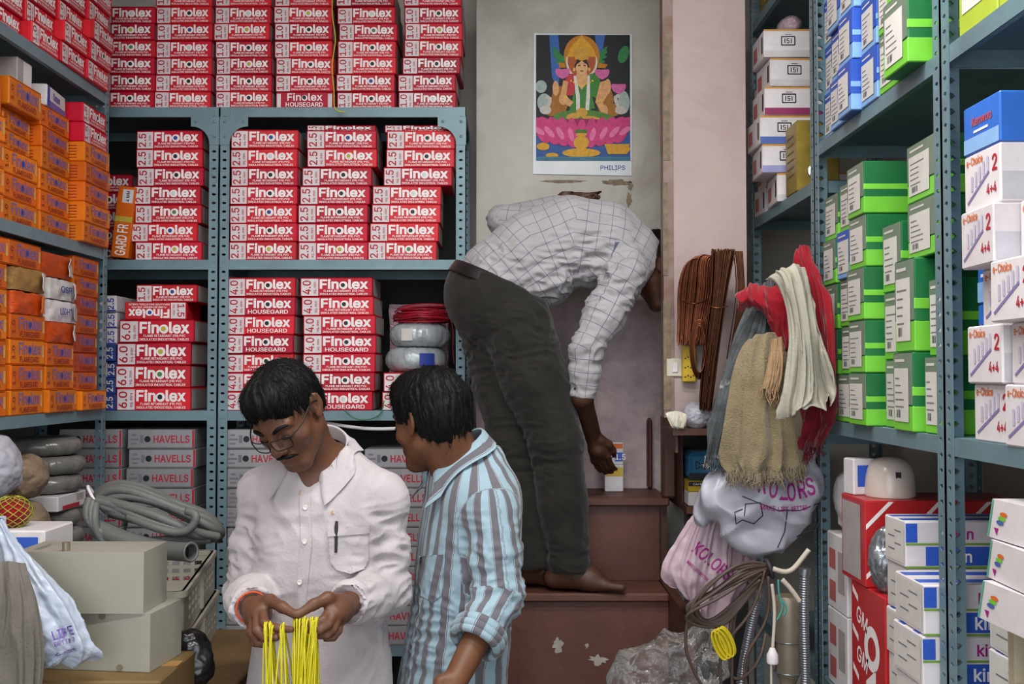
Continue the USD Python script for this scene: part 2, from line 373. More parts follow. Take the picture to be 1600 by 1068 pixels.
# ---------------------------------------------------------------- poster
SC = AL / F
po = thing('wall_poster', 'devotional poster of a haloed seated figure on a pink lotus, taped to the alcove wall', 'poster', P(910, 163, AL - .0035), 0)
def pr(pts): return Polygon([((x - 910) * SC, (163 - y) * SC) for x, y in pts]).buffer(0)
def pe(cx, cy, rx, ry, rot=0): return affinity.translate(affinity.rotate(affinity.scale(Point(0, 0).buffer(1, 10), rx * SC, ry * SC), -rot), (cx - 910) * SC, (163 - cy) * SC)
LAYER = [0]
def pput(nm, polys, col, **kw):
    LAYER[0] += 1
    u = (unary_union(polys) if isinstance(polys, list) else polys).intersection(pr([(X0, T0), (X1, T0), (X1, T1), (X0, T1)]))
    for g in getattr(u, 'geoms', [u]): part(nm, on_front(flat(g), 0, 0, -.0012 - LAYER[0] * .00012), mat('poster_' + col.lstrip('#'), col, .5, var=.16, scale=90, spec=.18), po, **kw)
pm = ext(pr([(834, 50), (989, 52), (987, 276), (832, 273)]), .0012); pm.apply_transform(R('x', 90)); part('paper', pm, mat('poster_paper', '#c9ccd0', .35, var=.06, scale=10, spec=.5), po)
X0, X1, T0, T1 = 837, 985, 53, 252
pput('backdrop', pr([(X0, T0), (X1, T0), (X1, T1), (X0, T1)]), '#23242a')
pput('backdrop', [pr([(858, 53), (872, 53), (876, 100), (872, 140), (862, 120)]), pr([(930, 53), (946, 53), (940, 90), (934, 90)])], '#3c62a8')
pput('light_patch', [pe(845, 135, 9, 10), pe(850, 160, 11, 14), pe(975, 160, 9, 18)], '#9aa9a4')
pput('palm_leaves', [pe(906 + s * (34 - 3 * k), 84 + k * 3, 3.4, 15, s * (35 + 22 * k)) for s in (-1, 1) for k in range(4)] + [pe(975, 84, 8, 14, 20)], '#2f7d45')
pput('blue_ground', pr([(X0, 195), (X1, 190), (X1, T1), (X0, T1)]), '#33538f')
pput('throne', [pe(874, 158, 13, 24), pe(946, 158, 13, 24), pe(862, 172, 12, 10), pe(958, 172, 12, 10)], '#9a6426')
pput('swan', [pe(852, 172, 9, 7), pe(970, 172, 9, 7), pe(858, 160, 3, 9, 15), pe(963, 158, 3, 9, -15), pe(855, 152, 4, 3), pe(966, 150, 4, 3)], '#bcb7ac')
pput('halo_arch', [pe(909, 86, 28, 32), pr([(909, 53), (929, 72), (935, 84), (883, 84), (889, 72)]), pr([(872, 97), (882, 97), (884, 105), (874, 105)]), pr([(936, 97), (950, 100), (946, 106), (934, 105)])], '#b9771f')
pput('white_halo', pe(909, 97, 25, 26), '#c9bfa8')
pput('halo', pe(909, 94, 22, 26), '#a8542e')
pput('lotus_flower', [pe(x + dx, y - abs(dx) * .2, 4.5, 8, dx * 5) for (x, y) in ((879, 115), (941, 116), (967, 139)) for dx in (-6, -3, 0, 3, 6)], '#c8639a')
pput('shawl', [pe(893, 132, 12, 18, 15)], '#b8373f')
pput('shawl', [pe(929, 134, 11, 20, -14), pe(907, 172, 17, 26), pr([(903, 120), (918, 120), (930, 170), (890, 170)])], '#3f7a34')
pput('arms', [pr([(880, 125), (888, 128), (884, 150), (896, 160), (890, 167), (874, 158)]), pr([(938, 128), (948, 125), (952, 145), (942, 160), (950, 178), (944, 182), (930, 160)]), pe(880, 155, 7, 9), pe(944, 172, 6, 8), pe(950, 135, 5, 12), pe(868, 138, 5, 12)], '#d09a68')
pput('neck', [pr([(902, 110), (916, 110), (920, 126), (909, 140), (898, 126)])], '#d3a06b')
pput('garland', [pr([(896, 118), (900, 118), (906, 150), (906, 178), (900, 178), (900, 152)]), pr([(922, 118), (918, 118), (916, 150), (914, 178), (920, 178), (922, 150)])], '#cfcac2')
pput('face', pe(909, 103, 10, 13), '#d9a878')
pput('hair', [pr([(898, 101), (902, 92), (909, 89.5), (916, 92), (920, 101), (921, 112), (917, 100), (909, 94), (901, 100), (897, 112)])], '#2a201c')
pput('crown_glow', [pr([(909, 54), (927, 74), (932, 88), (886, 88), (891, 74)])], '#d39a2c')
pput('crown', [pe(909, 82, 12, 12), pr([(898, 92), (920, 92), (918, 76), (909, 66), (900, 76)])], '#c8963c')
pput('features', [pe(905, 102, 2.2, .9), pe(913.5, 102, 2.2, .9), pe(909, 110.5, 3, .8), pr([(902, 99.5), (907, 99), (907, 100)]), pr([(911.5, 99), (917, 99.5), (911.5, 100)])], '#4a241c')
pput('jewel', [pe(909 + 4.2 * k, 126 + 2.2 * (4 - abs(k)), 1.5, 1.5) for k in range(-4, 5)] + [pe(897, 108, 1.6, 3), pe(921, 108, 1.6, 3), pe(884, 152, 4, 1.4, 20), pe(936, 158, 4, 1.4, -20)], '#e0b84a')
pput('skirt', [pe(908, 184, 44, 12), pe(882, 190, 21, 9), pe(940, 188, 22, 10)], '#4c7c35')
pput('sash', [pe(896, 182, 12, 5, -10), pe(925, 186, 16, 4, 8), pe(909, 176, 9, 7)], '#c2923c')
pput('petal_shadow', [pe(909, 208, 72, 22)], '#8e1f52')
pput('petals', [pe(909 + k * 13, 206 - abs(k) * 2.5, 7.2, 19, k * 13) for k in range(-5, 6)] + [pe(909 + k * 15, 221 - abs(k) * 2, 8.4, 13, k * 9) for k in range(-4, 5)], '#c23c76')
pput('petal_edges', [pe(909 + k * 17, 213 - abs(k) * 2, 4.2, 11, k * 14) for k in range(-4, 5)], '#d8719c')
pput('pot', [pe(908, 224, 12, 11), pe(908, 211, 9, 3), pe(908, 240, 30, 7), pe(966, 234, 19, 8), pr([(944, 226), (984, 226), (980, 242), (950, 242)]), pe(848, 230, 10, 6), pe(862, 244, 10, 4)], '#c8952f')
pput('pot_leaves', [pe(902 + 4 * k, 206, 4, 3, 20 * k - 40) for k in range(4)], '#4b6b2c')
pput('ground_strip', [pr([(X0, 246), (X1, 246), (X1, T1), (X0, T1)])], '#3e6f86')
lt = text('PHILIPS', 6.8 * SC, 39 * SC)
part('lettering', on_front(lt, (938 - 910) * SC, (163 - 266.5) * SC, -.0016), mat('poster_blue', '#2b4f94', .4), po)
# ================================================================ cartons
for nm, c in (('red_a', '#c00f2d'), ('red_b', '#cb1e2c'), ('red_c', '#b00d2c'), ('orange_a', '#dc7410'), ('orange_b', '#cf600c'), ('orange_c', '#bc4712')):
    mat('card_' + nm, c, .45, var=.1, scale=18, rnd=.2, spec=.28, bump=.06, bscale=25)
mat('card_white', '#d6cfd2', .5, var=.07, scale=22, rnd=.06)
mat('card_grey', '#a39c9a', .6, var=.12, scale=20, rnd=.1)
mat('ink_white', '#ece6e6', .5, var=.03)
mat('ink_red', '#b01c30', .5, var=.05)
mat('ink_dark', '#2e2b33', .6, var=.05)
mat('ink_purple', '#76609c', .5, var=.08)
mat('ink_brown', '#8d2b16', .5, var=.08)
mat('ink_grey', '#77717a', .6, var=.08)
mat('ink_blue', '#2c3f96', .5, var=.08)
mat('ink_magenta', '#a11f7c', .5, var=.06)
mat('ink_orange', '#d46a2a', .5, var=.06)
for nm, c in (('black', '#14171a'), ('blue', '#2b3c8c'), ('green', '#4e7a45'), ('yellow', '#b8a83a'), ('white', '#c9d0d0')):
    mat('wire_' + nm, c, .5, var=.05)
PROTOS = {}
def disc(r, n=14): return flat(Point(0, 0).buffer(r, n // 2))
def rect(w, h): return flat(sbox(0, 0, w, h))
def carton_shell(w, h, d, r=.0028):
    """a carton a little swollen in the middle of its big faces"""
    b = rbx(-w / 2, w / 2, 0, d, 0, h, r); return b
def _frac(a, b, c):
    wd = lambda q: text(q, 1.).vertices[:, 0].max()
    return (wd(a) + .5 * (wd(b) - wd(a))) / wd(c)
OF = _frac('Fin', 'Fino', 'Finolex')
def wire_carton(num, w, h, d=.2, tone='a', hole='black', kind='plain'):
    k = ('wire', num, w, h, d, tone, hole, kind)
    if k in PROTOS: return PROTOS[k]
    p = proto('cable_carton_%d' % len(PROTOS)); PROTOS[k] = p
    part('carton', carton_shell(w, h, d), 'card_red_' + tone, p)
    lf = rbx(-w / 2 + .002, w / 2 - .002, -.0008, .035, h - .0006, h + .0002, .0003); part('top_flap', lf, 'card_red_' + tone, p)
    part('side_label', on_right(rect(d * .9, h * .88), d * .05, h * .06, w / 2), 'card_grey', p)
    part('side_label', on_left(rect(d * .9, h * .88), -d * .95, h * .06, -w / 2) if False else bx(-w / 2 - .0006, -w / 2 - .0002, d * .05, d * .95, h * .06, h * .94), 'card_red_' + tone, p)
    x0 = -w / 2
    if kind == 'short':   # small carton, name on white strip ends
        for a in (0.02, .9):
            part('spec_label', on_front(rect(w * .07, h * .8), x0 + w * a, h * .08), 'card_white', p)
        part('lettering', on_front(text('Finolex', h * .42, w * .6), x0 + w * .2, h * .48, -.001), 'ink_white', p)
        part('lettering', on_front(text('HOUSEGARD', h * .25, w * .64), x0 + w * .17, h * .12, -.001), 'ink_white', p)
        part('wire_hole', on_front(disc(h * .11), x0 + w * (.2 + .6 * OF), h * .67, -.0016), 'wire_' + hole, p)
        return p
    lw = .235 * w
    lb = part('spec_label', on_front(rect(lw, h * .9), x0 + .004, h * .03), 'card_white', p)
    tn = text(num, lw * .46, h * .74); part('number', on_front(tn, x0 + lw * .62, h * .1, -.001, 90), 'ink_red', lb)
    ts = text('sq. mm', lw * .15, h * .62); part('small_print', on_front(ts, x0 + lw * .93, h * .14, -.001, 90), 'ink_red', lb)
    xt = x0 + lw + .004 + w * .02; tw = w * .97 - lw - .004 - w * .02
    part('lettering', on_front(text('Finolex', h * .46, tw * .95, 2), xt, h * .42, -.001), 'ink_white', p)
    part('wire_ring', on_front(disc(h * .19, 20), xt + tw * .95 * OF, h * .595, -.0013), 'ink_white', p)
    part('wire_hole', on_front(disc(h * .11), xt + tw * .95 * OF, h * .595, -.0017), 'wire_' + hole, p)
    if kind == 'housegard':
        part('lettering', on_front(text('HOUSEGARD', h * .2, tw * .85), xt + tw * .04, h * .1, -.001), 'ink_white', p)
    else:
        part('small_print', on_front(text('FLAME RETARDANT (FR) PVC', h * .1, tw * .8), xt + tw * .08, h * .24, -.001, 0), 'ink_white', p)
        part('small_print', on_front(text('INSULATED INDUSTRIAL CABLES', h * .1, tw * .95), xt, h * .08, -.001, 0), 'ink_white', p)
    return p
def flame_carton(tone='a', w=.19, h=.0575, d=.2, plain=False):
    k = ('flame', tone, w, h, d, plain)
    if k in PROTOS: return PROTOS[k]
    p = proto('orange_carton_%d' % len(PROTOS)); PROTOS[k] = p
    part('carton', carton_shell(w, h, d), 'card_orange_' + tone, p)
    part('top_flap', rbx(-w / 2 + .002, w / 2 - .002, -.0008, .03, h - .0006, h + .0002, .0003), 'card_orange_' + tone, p)
    x0 = -w / 2
    for i in range(5):
        part('side_print', bx(x0 - .0006, x0 - .0002, d * .12, d * (.8 if i % 2 else .6), h * (.16 + .15 * i), h * (.21 + .15 * i)), 'ink_brown', p)
    if plain: return p
    part('number', on_front(text('1.0', w * .075, h * .55), x0 + w * .13, h * .2, -.001, 90), 'ink_brown', p)
    part('lettering', on_front(text('Finolex', h * .46, w * .64), x0 + w * .24, h * .42, -.001), 'ink_purple', p)
    part('wire_hole', on_front(disc(h * .13), x0 + w * (.24 + .64 * OF), h * .6, -.0015), 'wire_blue', p)
    part('lettering', on_front(text('FLAMEGARD', h * .22, w * .56), x0 + w * .27, h * .1, -.001), 'ink_brown', p)
    part('end_sticker', on_front(rect(w * .06, h * .5), x0 + w * .91, h * .3, -.0008), mat('sticker_tan', '#c79a62', .5), p)
    return p
mat('card_silver', '#98979b', .38, metal=.25, var=.08, scale=16, rnd=.1, spec=.5)
mat('card_silver_dark', '#6d6768', .45, metal=.15, var=.12, scale=16)
def silver_carton(w=.224, h=.0645, d=.22, word='HAVELLS'):
    k = ('silver', w, h, d, word)
    if k in PROTOS: return PROTOS[k]
    p = proto('silver_carton_%d' % len(PROTOS)); PROTOS[k] = p
    part('carton', carton_shell(w, h, d), 'card_silver', p)
    part('edge_strip', on_front(rect(w * .03, h * .9), w / 2 - w * .035, h * .05, -.0006), 'ink_red', p)
    part('edge_strip', on_front(rect(w, h * .07), -w / 2, h * .01, -.0006), 'card_silver_dark', p)
    part('lettering', on_front(text(word, h * .36, w * .54), -w / 2 + w * .39, h * .32, -.001), 'ink_red', p)
    part('wire_hole', on_front(disc(h * .16), -w / 2 + w * .3, h * .5, -.001), 'wire_black', p)
    for i, (a, b) in enumerate(((.05, .14), (.04, .17), (.06, .13))):
        part('small_print', on_front(rect(w * (b - a), h * .1), -w / 2 + w * a, h * (.22 + .22 * i), -.001), 'ink_grey', p)
    part('small_print', on_front(rect(w * .05, h * .4), -w / 2 + w * .19, h * .3, -.001), 'ink_grey', p)
    return p

def Xat(px, Y): return (px - CX) / F * Y
HOLES = ['black', 'black', 'black', 'blue', 'green', 'yellow', 'white', 'black']
rb = np.random.default_rng(11)
SHELF = {'top': 'top of the racks', 'mid': 'middle shelf', 'low': 'second shelf'}
def red_stack(xs, num, w, h, z0, where, group, Y=YB + .012, rows=None, kinds=None, pitch=None, holes=None, name='cable_carton'):
    """xs: left edge in the photograph of each carton, from the bottom up"""
    n = len(xs)
    for i, px in enumerate(xs):
        kd = (kinds or {}).get(i, 'plain')
        tone = 'abacabb'[int(rb.integers(7))]
        hole = holes[i] if holes else HOLES[int(rb.integers(8))]
        pr_ = wire_carton(num, w, h, .2, tone, hole, kd)
        y = Y + float(rb.uniform(0, .012)); x = Xat(px, y) + w / 2
        word = {'plain': num, 'housegard': 'bold ' + num, 'short': 'white-ended'}[kd]
        lab = 'red %s cable carton, %s up, %s' % (word, ORD[i + 1], where)
        copy(pr_, name, lab, 'carton', (x, y, z0 + i * (pitch or h + .0006)), float(rb.uniform(-1.9, 1.9)), group)
G1 = 'red cable cartons on top of the racks'
zt = 2.5002
W1, H1 = .2, .0575
red_stack([143, 144, 143, 144, 143, 144], '1.0', W1, H1, zt, 'the corner rack-top stack', G1)
red_stack([237, 238, 239, 238, 239, 238, 238], '1.0', .19, H1, zt, 'the second rack-top stack', G1)
red_stack([333, 333, 333, 332, 329, 331, 331], '1.0', .19, H1, zt, 'the third rack-top stack', G1)
red_stack([428, 427, 428, 425, 425, 424, 425], '1.0', .197, H1, zt, 'the fourth rack-top stack', G1, kinds={0: 'short'})
red_stack([524, 523, 525, 525, 527, 524, 522], '1.0', .198, H1, zt, 'the fifth rack-top stack', G1)
red_stack([621, 620, 627, 630, 631, 630, 629], '1.0', .196, H1, zt, 'the sixth, rightmost rack-top stack', G1)
G2 = 'red cartons marked 2.5 on the middle shelf'
W2, H2 = .236, .0624
zm = 1.9852
red_stack([356, 357, 356, 357, 358, 357, 358], '2.5', .228, H2, zm, 'first stack right of double post', G2)
red_stack([465, 464, 464, 467, 470, 478, 477], '2.5', .236, H2, zm, 'second stack right of double post', G2)
red_stack([574, 577, 580, 581, 598, 602, 603], '2.5', .232, H2, zm, 'third stack right of double post', G2)
red_stack([209, 202, 208, 206, 211, 209, 209], '2.5', .225, H2, zm, 'lone stack left of double post', G2)
for px, lab in ((478, 'red carton lying crosswise above the second 2.5 stack'), (600, 'red carton lying crosswise above the third 2.5 stack')):
    p = wire_carton('2.5', .236, .024, .15, 'c', 'black', 'housegard'); copy(p, 'flat_carton', lab, 'carton', (Xat(px, YB + .06) + .118, YB + .05, zm + 7 * (H2 + .0006)), 0, G2)
G3 = 'red cartons marked 4.0 on the second shelf'
zl = 1.4802
H4 = .0632
red_stack([353, 353, 353, 352, 354, 355, 355], '4.0', .228, H4, zl, 'stack behind the bowed head', G3, kinds={3: 'housegard', 4: 'housegard', 5: 'housegard'}, holes=['black'] * 7)
red_stack([469, 472, 473, 474, 473, 470, 468], '4.0', .244, H4, zl, 'stack between the two heads', G3, kinds={0: 'housegard', 3: 'housegard'}, holes=['white'] + ['black'] * 6)
red_stack([597, 599], '4.0', .24, H4, zl, 'low pair under the wrapped coils', G3)
G4 = 'red cartons marked 6.0 on the second shelf'
red_stack([182, 181, 182, 186], '6.0', .25, .0755, zl, 'the 6.0 stack left of the double post', G4, Y=YB + .008, holes=['black', 'green', 'yellow', 'yellow'])
z15 = zl + 4 * .0761
p15 = wire_carton('1.5', .205, .0585, .2, 'b', 'blue')
copy(p15, 'cable_carton', 'red cable carton marked 1.5, lying upside down on the 6.0 stack', 'carton', (Xat(193, YB) + .1025, YB + .01, z15 + .0585), 3, G4, ry=180)
copy(p15, 'cable_carton', 'red cable carton marked 1.5, upright at the very top of the 6.0 stack', 'carton', (Xat(209, YB) + .1025, YB + .016, z15 + .0592), 0, G4)
# blue-labelled cartons in the corner
mat('card_blue', '#27407f', .45, var=.12, scale=16, rnd=.1)
def blue_carton(tone, w=.16, h=.0545, d=.2):
    k = ('bluec', tone, w, h)
    if k in PROTOS: return PROTOS[k]
    p = proto('blue_carton_%d' % len(PROTOS)); PROTOS[k] = p
    part('carton', carton_shell(w, h, d), 'card_blue' if tone == 'blue' else 'card_white', p)
    l = part('spec_label', on_front(rect(w * .36, h * .86), w / 2 - w * .37, h * .07, -.0007), 'card_white' if tone != 'blue' else 'card_blue', p)
    part('number', on_front(text('2.5', w * .13, h * .7), w / 2 - w * .05, h * .14, -.0014, 90), 'ink_blue' if tone != 'blue' else 'card_white', l)
    part('edge_strip', on_front(rect(w * .04, h * .9), w / 2 - w * .24, h * .05, -.001), 'ink_blue' if tone != 'blue' else 'card_white', p)
    part('edge_strip', on_front(rect(w, h * .1), -w / 2, h * .02, -.0009), 'ink_blue', p)
    return p
zz = zl
for i, t_ in enumerate(['blue', 'blue', 'blue', 'blue', 'white', 'white', 'white']):
    copy(blue_carton(t_), 'cable_carton', '%s 2.5 carton in the dark corner, %s from the bottom' % ('navy blue' if t_ == 'blue' else 'white and blue', ORD[i + 1]), 'carton', (Xat(179 - (i % 2) * 1, YB) - .08, YB + .01 + .006 * (i % 3), zz + i * .0551), 0, 'blue and white 2.5 cartons in the corner')
# carton deep in the middle shelf and the orange carton standing on end before it
copy(wire_carton('2.5', .2, .062, .12, 'c', 'blue'), 'cable_carton', 'shadowed red carton, fifth up, deep behind the leaning orange carton', 'carton', (Xat(112, 3.66) + .1, 3.67, zm + 4 * .0626), 0)
for i in range(4): copy(wire_carton('2.5', .2, .062, .12, 'c', 'black'), 'cable_carton', 'shadowed red carton, %s up, deep behind the leaning orange carton' % ORD[i + 1], 'carton', (Xat(112, 3.66) + .1, 3.67, zm + i * .0626), 0)
sc_ = thing('standing_carton', 'orange 4 mm carton standing on end in the middle shelf corner', 'carton', (Xat(184, YB + .008), YB + .008, zm + .004), 0, ry=6)
part('carton', rbx(-.03, .03, 0, .11, .004, .245, .002), 'card_orange_b', sc_)
part('spec_label', on_front(rect(.036, .045), -.012, .19, -.0008), 'card_white', sc_)
part('number', on_front(text('4 MM', .011, .036), .012, .194, -.0014, 90), 'ink_dark', sc_)
part('lettering', on_front(text('GARD FR', .034, .105), .018, .012, -.0008, 90), 'ink_white', sc_)
part('paper_band', on_front(rect(.058, .018), -.029, .125, -.0008), mat('band_yellow', '#b5a13c', .5), sc_)
# silver cartons
G5 = 'silver cartons low in the racks'
zs = .7002
for i in range(11):
    if i > 4 or True:
        copy(silver_carton(), 'silver_carton', 'silver red-lettered carton, %s up, left of the double post' % ORD[i + 1], 'carton', (Xat(200, YB) + .112 - .003 * (i % 3), YB + .012 + .004 * (i % 2), zs + i * .0652), float(rb.uniform(-.8, .8)), G5)
for i in range(11):
    copy(silver_carton(), 'silver_carton', 'silver red-lettered carton, %s up, right of the double post' % ORD[i + 1], 'carton', (Xat(349, YB) + .118 + .003 * (i % 3), YB + .012 + .004 * (i % 2), zs + i * .0652), float(rb.uniform(-.8, .8)), G5)
for i in range(11):
    copy(silver_carton(w=.21), 'silver_carton', 'silver carton half hidden by the left rack post, %s from the bottom' % ORD[i + 1], 'carton', (Xat(190, YB) - .107, YB + .014, zs + i * .0652), 0, G5)
for i in range(10):
    copy(silver_carton(), 'silver_carton', 'silver carton behind the two customers, %s from the bottom' % ORD[i + 1], 'carton', (Xat(566, YB) + .115 + .004 * (i % 2), YB + .012, zs + i * .0652), float(rb.uniform(-.8, .8)), G5)

# dark sheet backs of the two back racks
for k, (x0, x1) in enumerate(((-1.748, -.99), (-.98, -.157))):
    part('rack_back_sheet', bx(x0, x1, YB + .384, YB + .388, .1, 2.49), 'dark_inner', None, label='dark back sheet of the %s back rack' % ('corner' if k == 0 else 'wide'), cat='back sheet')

# ---------------------------------------------------------------- left rack
XL = -1.30
G6 = 'red cartons on the left rack top shelf'
pL = {}
for c, (yc, n) in enumerate(((3.262, 6), (3.09, 6), (2.918, 5), (2.746, 5), (2.574, 4))):
    for i in range(n):
        px_ = wire_carton('1.0', .168, .0598, .2, 'bab'[(c + i) % 3], 'black' if (c + i) % 3 else 'white')
        copy(px_, 'cable_carton', 'red carton high on the left rack, %s up in %s' % (ORD[i + 1], ('corner stack', 'second stack from corner', 'third stack from corner', 'fourth stack from corner', 'fifth stack from corner')[c]), 'carton',
             (XL + .012 - .014 * c + .008 * ((i * 7 + c) % 3), yc, 2.5004 + i * .0604), 90 + float(rb.uniform(-1.2, 1.2)), G6)
G7 = 'orange cartons on the upper left shelf'
def orange(c, i, X, yc, z, tone, where, sc=None, rz=0, plain=False, g=G7):
    copy(flame_carton(tone, plain=plain), 'orange_carton', 'orange carton, %s, %s up in %s' % ('upper left shelf' if g == G7 else 'lower left shelf', ORD[i + 1], where), 'carton', (X, yc, z), 90 + rz, g, sc=sc)
zu = 2.0004
for i in range(5): orange(0, i, XL + .018 + .003 * (i % 2), 3.247, zu + i * .0602, 'aabba'[i], 'corner-post stack', (1, 1, 1.03), float(rb.uniform(-1, 1)))
for i in range(2): copy(wire_carton('1.5', .18, .0585, .2, 'a', 'black'), 'cable_carton', 'red cable carton on the orange stack by the corner post, %s' % ('upper one' if i else 'lower one'), 'carton', (XL + .012 - .004 * i, 3.248, zu + .302 + i * .0602), 90, 'red cartons on the orange stack')
for i in range(6): orange(1, i, XL - .022 - .002 * (i % 3), 3.045, zu + i * .0606, 'abaabb'[i], 'second stack from corner post', (1, 1, 1.04), float(rb.uniform(-1.5, 1.5)))
for i in range(3): orange(2, i, XL - .03, 2.845, zu + i * .066, 'aba'[i], 'third stack from corner post', (1, 1, 1.13), float(rb.uniform(-1.5, 1.5)))
for i in range(2): orange(2, i + 3, XL - .05, 2.86, zu + .199 + i * .055, 'aa'[i], 'third stack from corner post', (.9, .9, .94), 2)
for i in range(1): orange(2, i + 5, XL - .02, 2.845, zu + .31, 'a', 'third stack from corner post', (1, 1, 1.3), 0)
for i in range(4): orange(3, i, XL - .02, 2.635, zu + i * .0672, 'babab'[i], 'stack at picture edge', (1, 1, 1.15), float(rb.uniform(-1.5, 1.5)))
# white-faced small cartons and a purple white carton on top
def plain_carton(name, label, w, h, d, loc, rz, m, marks=(), group=None, rx=0, ry=0, r=.003):
    t = thing(name, label, 'carton', loc, rz, group, rx=rx, ry=ry)
    part('carton', rbx(-w / 2, w / 2, 0, d, 0, h, r), m, t)
    for (nm, mesh, mm) in marks: part(nm, mesh, mm, t)
    return t
mat('card_lilac', '#6f62a4', .5, var=.12)
ztop3 = zu + 6 * .0606
plain_carton('bulb_carton', 'white and purple lamp carton lying on the second orange stack', .165, .062, .12, (XL - .03, 3.06, ztop3 + .001), 96, 'card_white',
             [('edge_strip', on_front(rect(.165, .02), -.0825, 0.0, -.0008), 'card_lilac'), ('lettering', on_front(text('Osram', .02, .06), -.03, .028, -.001), 'ink_blue'), ('edge_strip', on_front(rect(.02, .06), -.08, 0, -.001), 'ink_blue')])
plain_carton('bulb_carton', 'small grey white carton beside the purple lamp carton', .085, .07, .12, (XL - .03, 2.858, zu + .386), 90, 'card_grey', [('spec_label', on_front(rect(.05, .06), -.01, .005, -.0008), 'card_white')])
for i in range(2): plain_carton('small_orange_carton', 'orange carton with white square label at the picture edge, %s' % ('higher' if i else 'lower'), .1, .09, .12, (XL - .02, 2.66 - .02 * i, zu + 4 * .0672 + i * .091), 90, 'card_orange_b', [('spec_label', on_front(rect(.05, .06), -.02, .015, -.0008), 'card_white')])
G8 = 'orange cartons on the lower left shelf'
zo = 1.4924
for i in range(8): orange(0, i, XL - .012 + (.03 if i == 0 else 0), 3.247, zo + i * .0582, 'abccbcbb'[i], 'corner-post stack', None, float(rb.uniform(-1, 1)), g=G8)
zc = zo
for i in range(3): orange(1, i, XL + .0 + (.01 if i == 0 else 0), 3.04, zo + i * .0662, 'aab'[i], 'second stack from corner post', (1.02, 1, 1.13), float(rb.uniform(-1.5, 1.5)), g=G8)
zc = zo + 3 * .0662
mat('foil_white', '#c9c6c2', .35, var=.15, scale=30, bump=.4, bscale=30, spec=.6)
def torn_pack(name, label, w, h, d, loc, rz, m, m2, txt=None, seed=0, tcol='ink_blue'):
    """crumpled pack with a torn open end"""
    t = thing(name, label, 'pack', loc, rz)
    b = trimesh.creation.box((w, d, h)); b.apply_translation((0, d / 2, h / 2))
    for _ in range(4): b = b.subdivide()
    v = b.vertices
    bul = np.clip(1 - (2 * v[:, 0] / w) ** 4, 0, 1)
    v[:, 1] -= .006 * bul * np.clip(1 - (2 * v[:, 2] / h - 1) ** 2, 0, 1)
    v += (meshkit.fbm(v * 45, 3, seed)[:, None] - .5) * np.array([.008, .012, .0]) 
    v[:, 2] += (meshkit.fbm(v * 40, 2, seed + 5) - .5) * .006 * (v[:, 2] > h * .5)
    part('body', b, m, t, smooth=35)
    f = trimesh.creation.box((w * .3, .0015, h * .8)); 
    for _ in range(3): f = f.subdivide()
    f.vertices[:, 1] += (meshkit.fbm(f.vertices * 40, 2, seed + 1) - .5) * .01; f.apply_transform(R('z', 18)); f.apply_translation((w * .36, -.011, h * .5)); part('torn_flap', f, m2, t, smooth=True)
    if txt: part('lettering', on_front(text(txt, h * .3, w * .45), -w * .25, h * .35, -.013), tcol, t)
    return t
torn_pack('torn_pack', 'red orange crumpled pack below the white packs on the lower left shelf', .18, .058, .17, (XL, 3.045, zc + .0005), 90, 'card_orange_c', 'foil_white', None, 1)
torn_pack('torn_pack', 'white light carton with blue lettering on the lower left shelf', .18, .06, .17, (XL, 3.05, zc + .06), 90, 'card_white', 'card_grey', 'LIGHT', 2)
torn_pack('torn_pack', 'torn white lamp pack above the light carton on the lower left shelf', .18, .058, .17, (XL + .0, 3.05, zc + .124), 92, 'foil_white', 'card_white', 'OSR', 3)
torn_pack('torn_pack', 'torn red orange pack with white emblem near the top of the lower left shelf', .18, .066, .17, (XL - .01, 3.03, zc + .188), 88, 'card_orange_c', 'foil_white', None, 4)
for i in range(4): orange(2, i, XL + .0, 2.835, zo + i * .0672, 'abab'[i], 'third stack from corner post', (1.03, 1, 1.15), float(rb.uniform(-1.5, 1.5)), g=G8)
mat('card_brown', '#96703f', .7, var=.15, scale=12)
zc = zo + 4 * .0672
torn_pack('torn_pack', 'half open orange pack with dark inside on the lower left shelf', .18, .058, .17, (XL - .0, 2.835, zc + .0005), 90, 'card_orange_c', 'card_orange_a', None, 6)
torn_pack('torn_pack', 'crushed brown cardboard pack on the lower left shelf', .18, .06, .17, (XL + .0, 2.835, zc + .062), 90, 'card_brown', 'card_white', None, 7)
orange(2, 6, XL - .01, 2.835, zc + .126, 'b', 'third stack from corner post', (1.03, 1, 1.15), 1, g=G8)
for i in range(7): orange(3, i, XL, 2.62, zo + i * .0655, 'babaabb'[i], 'stack at picture edge', (1, 1, 1.12), float(rb.uniform(-1.5, 1.5)), g=G8)
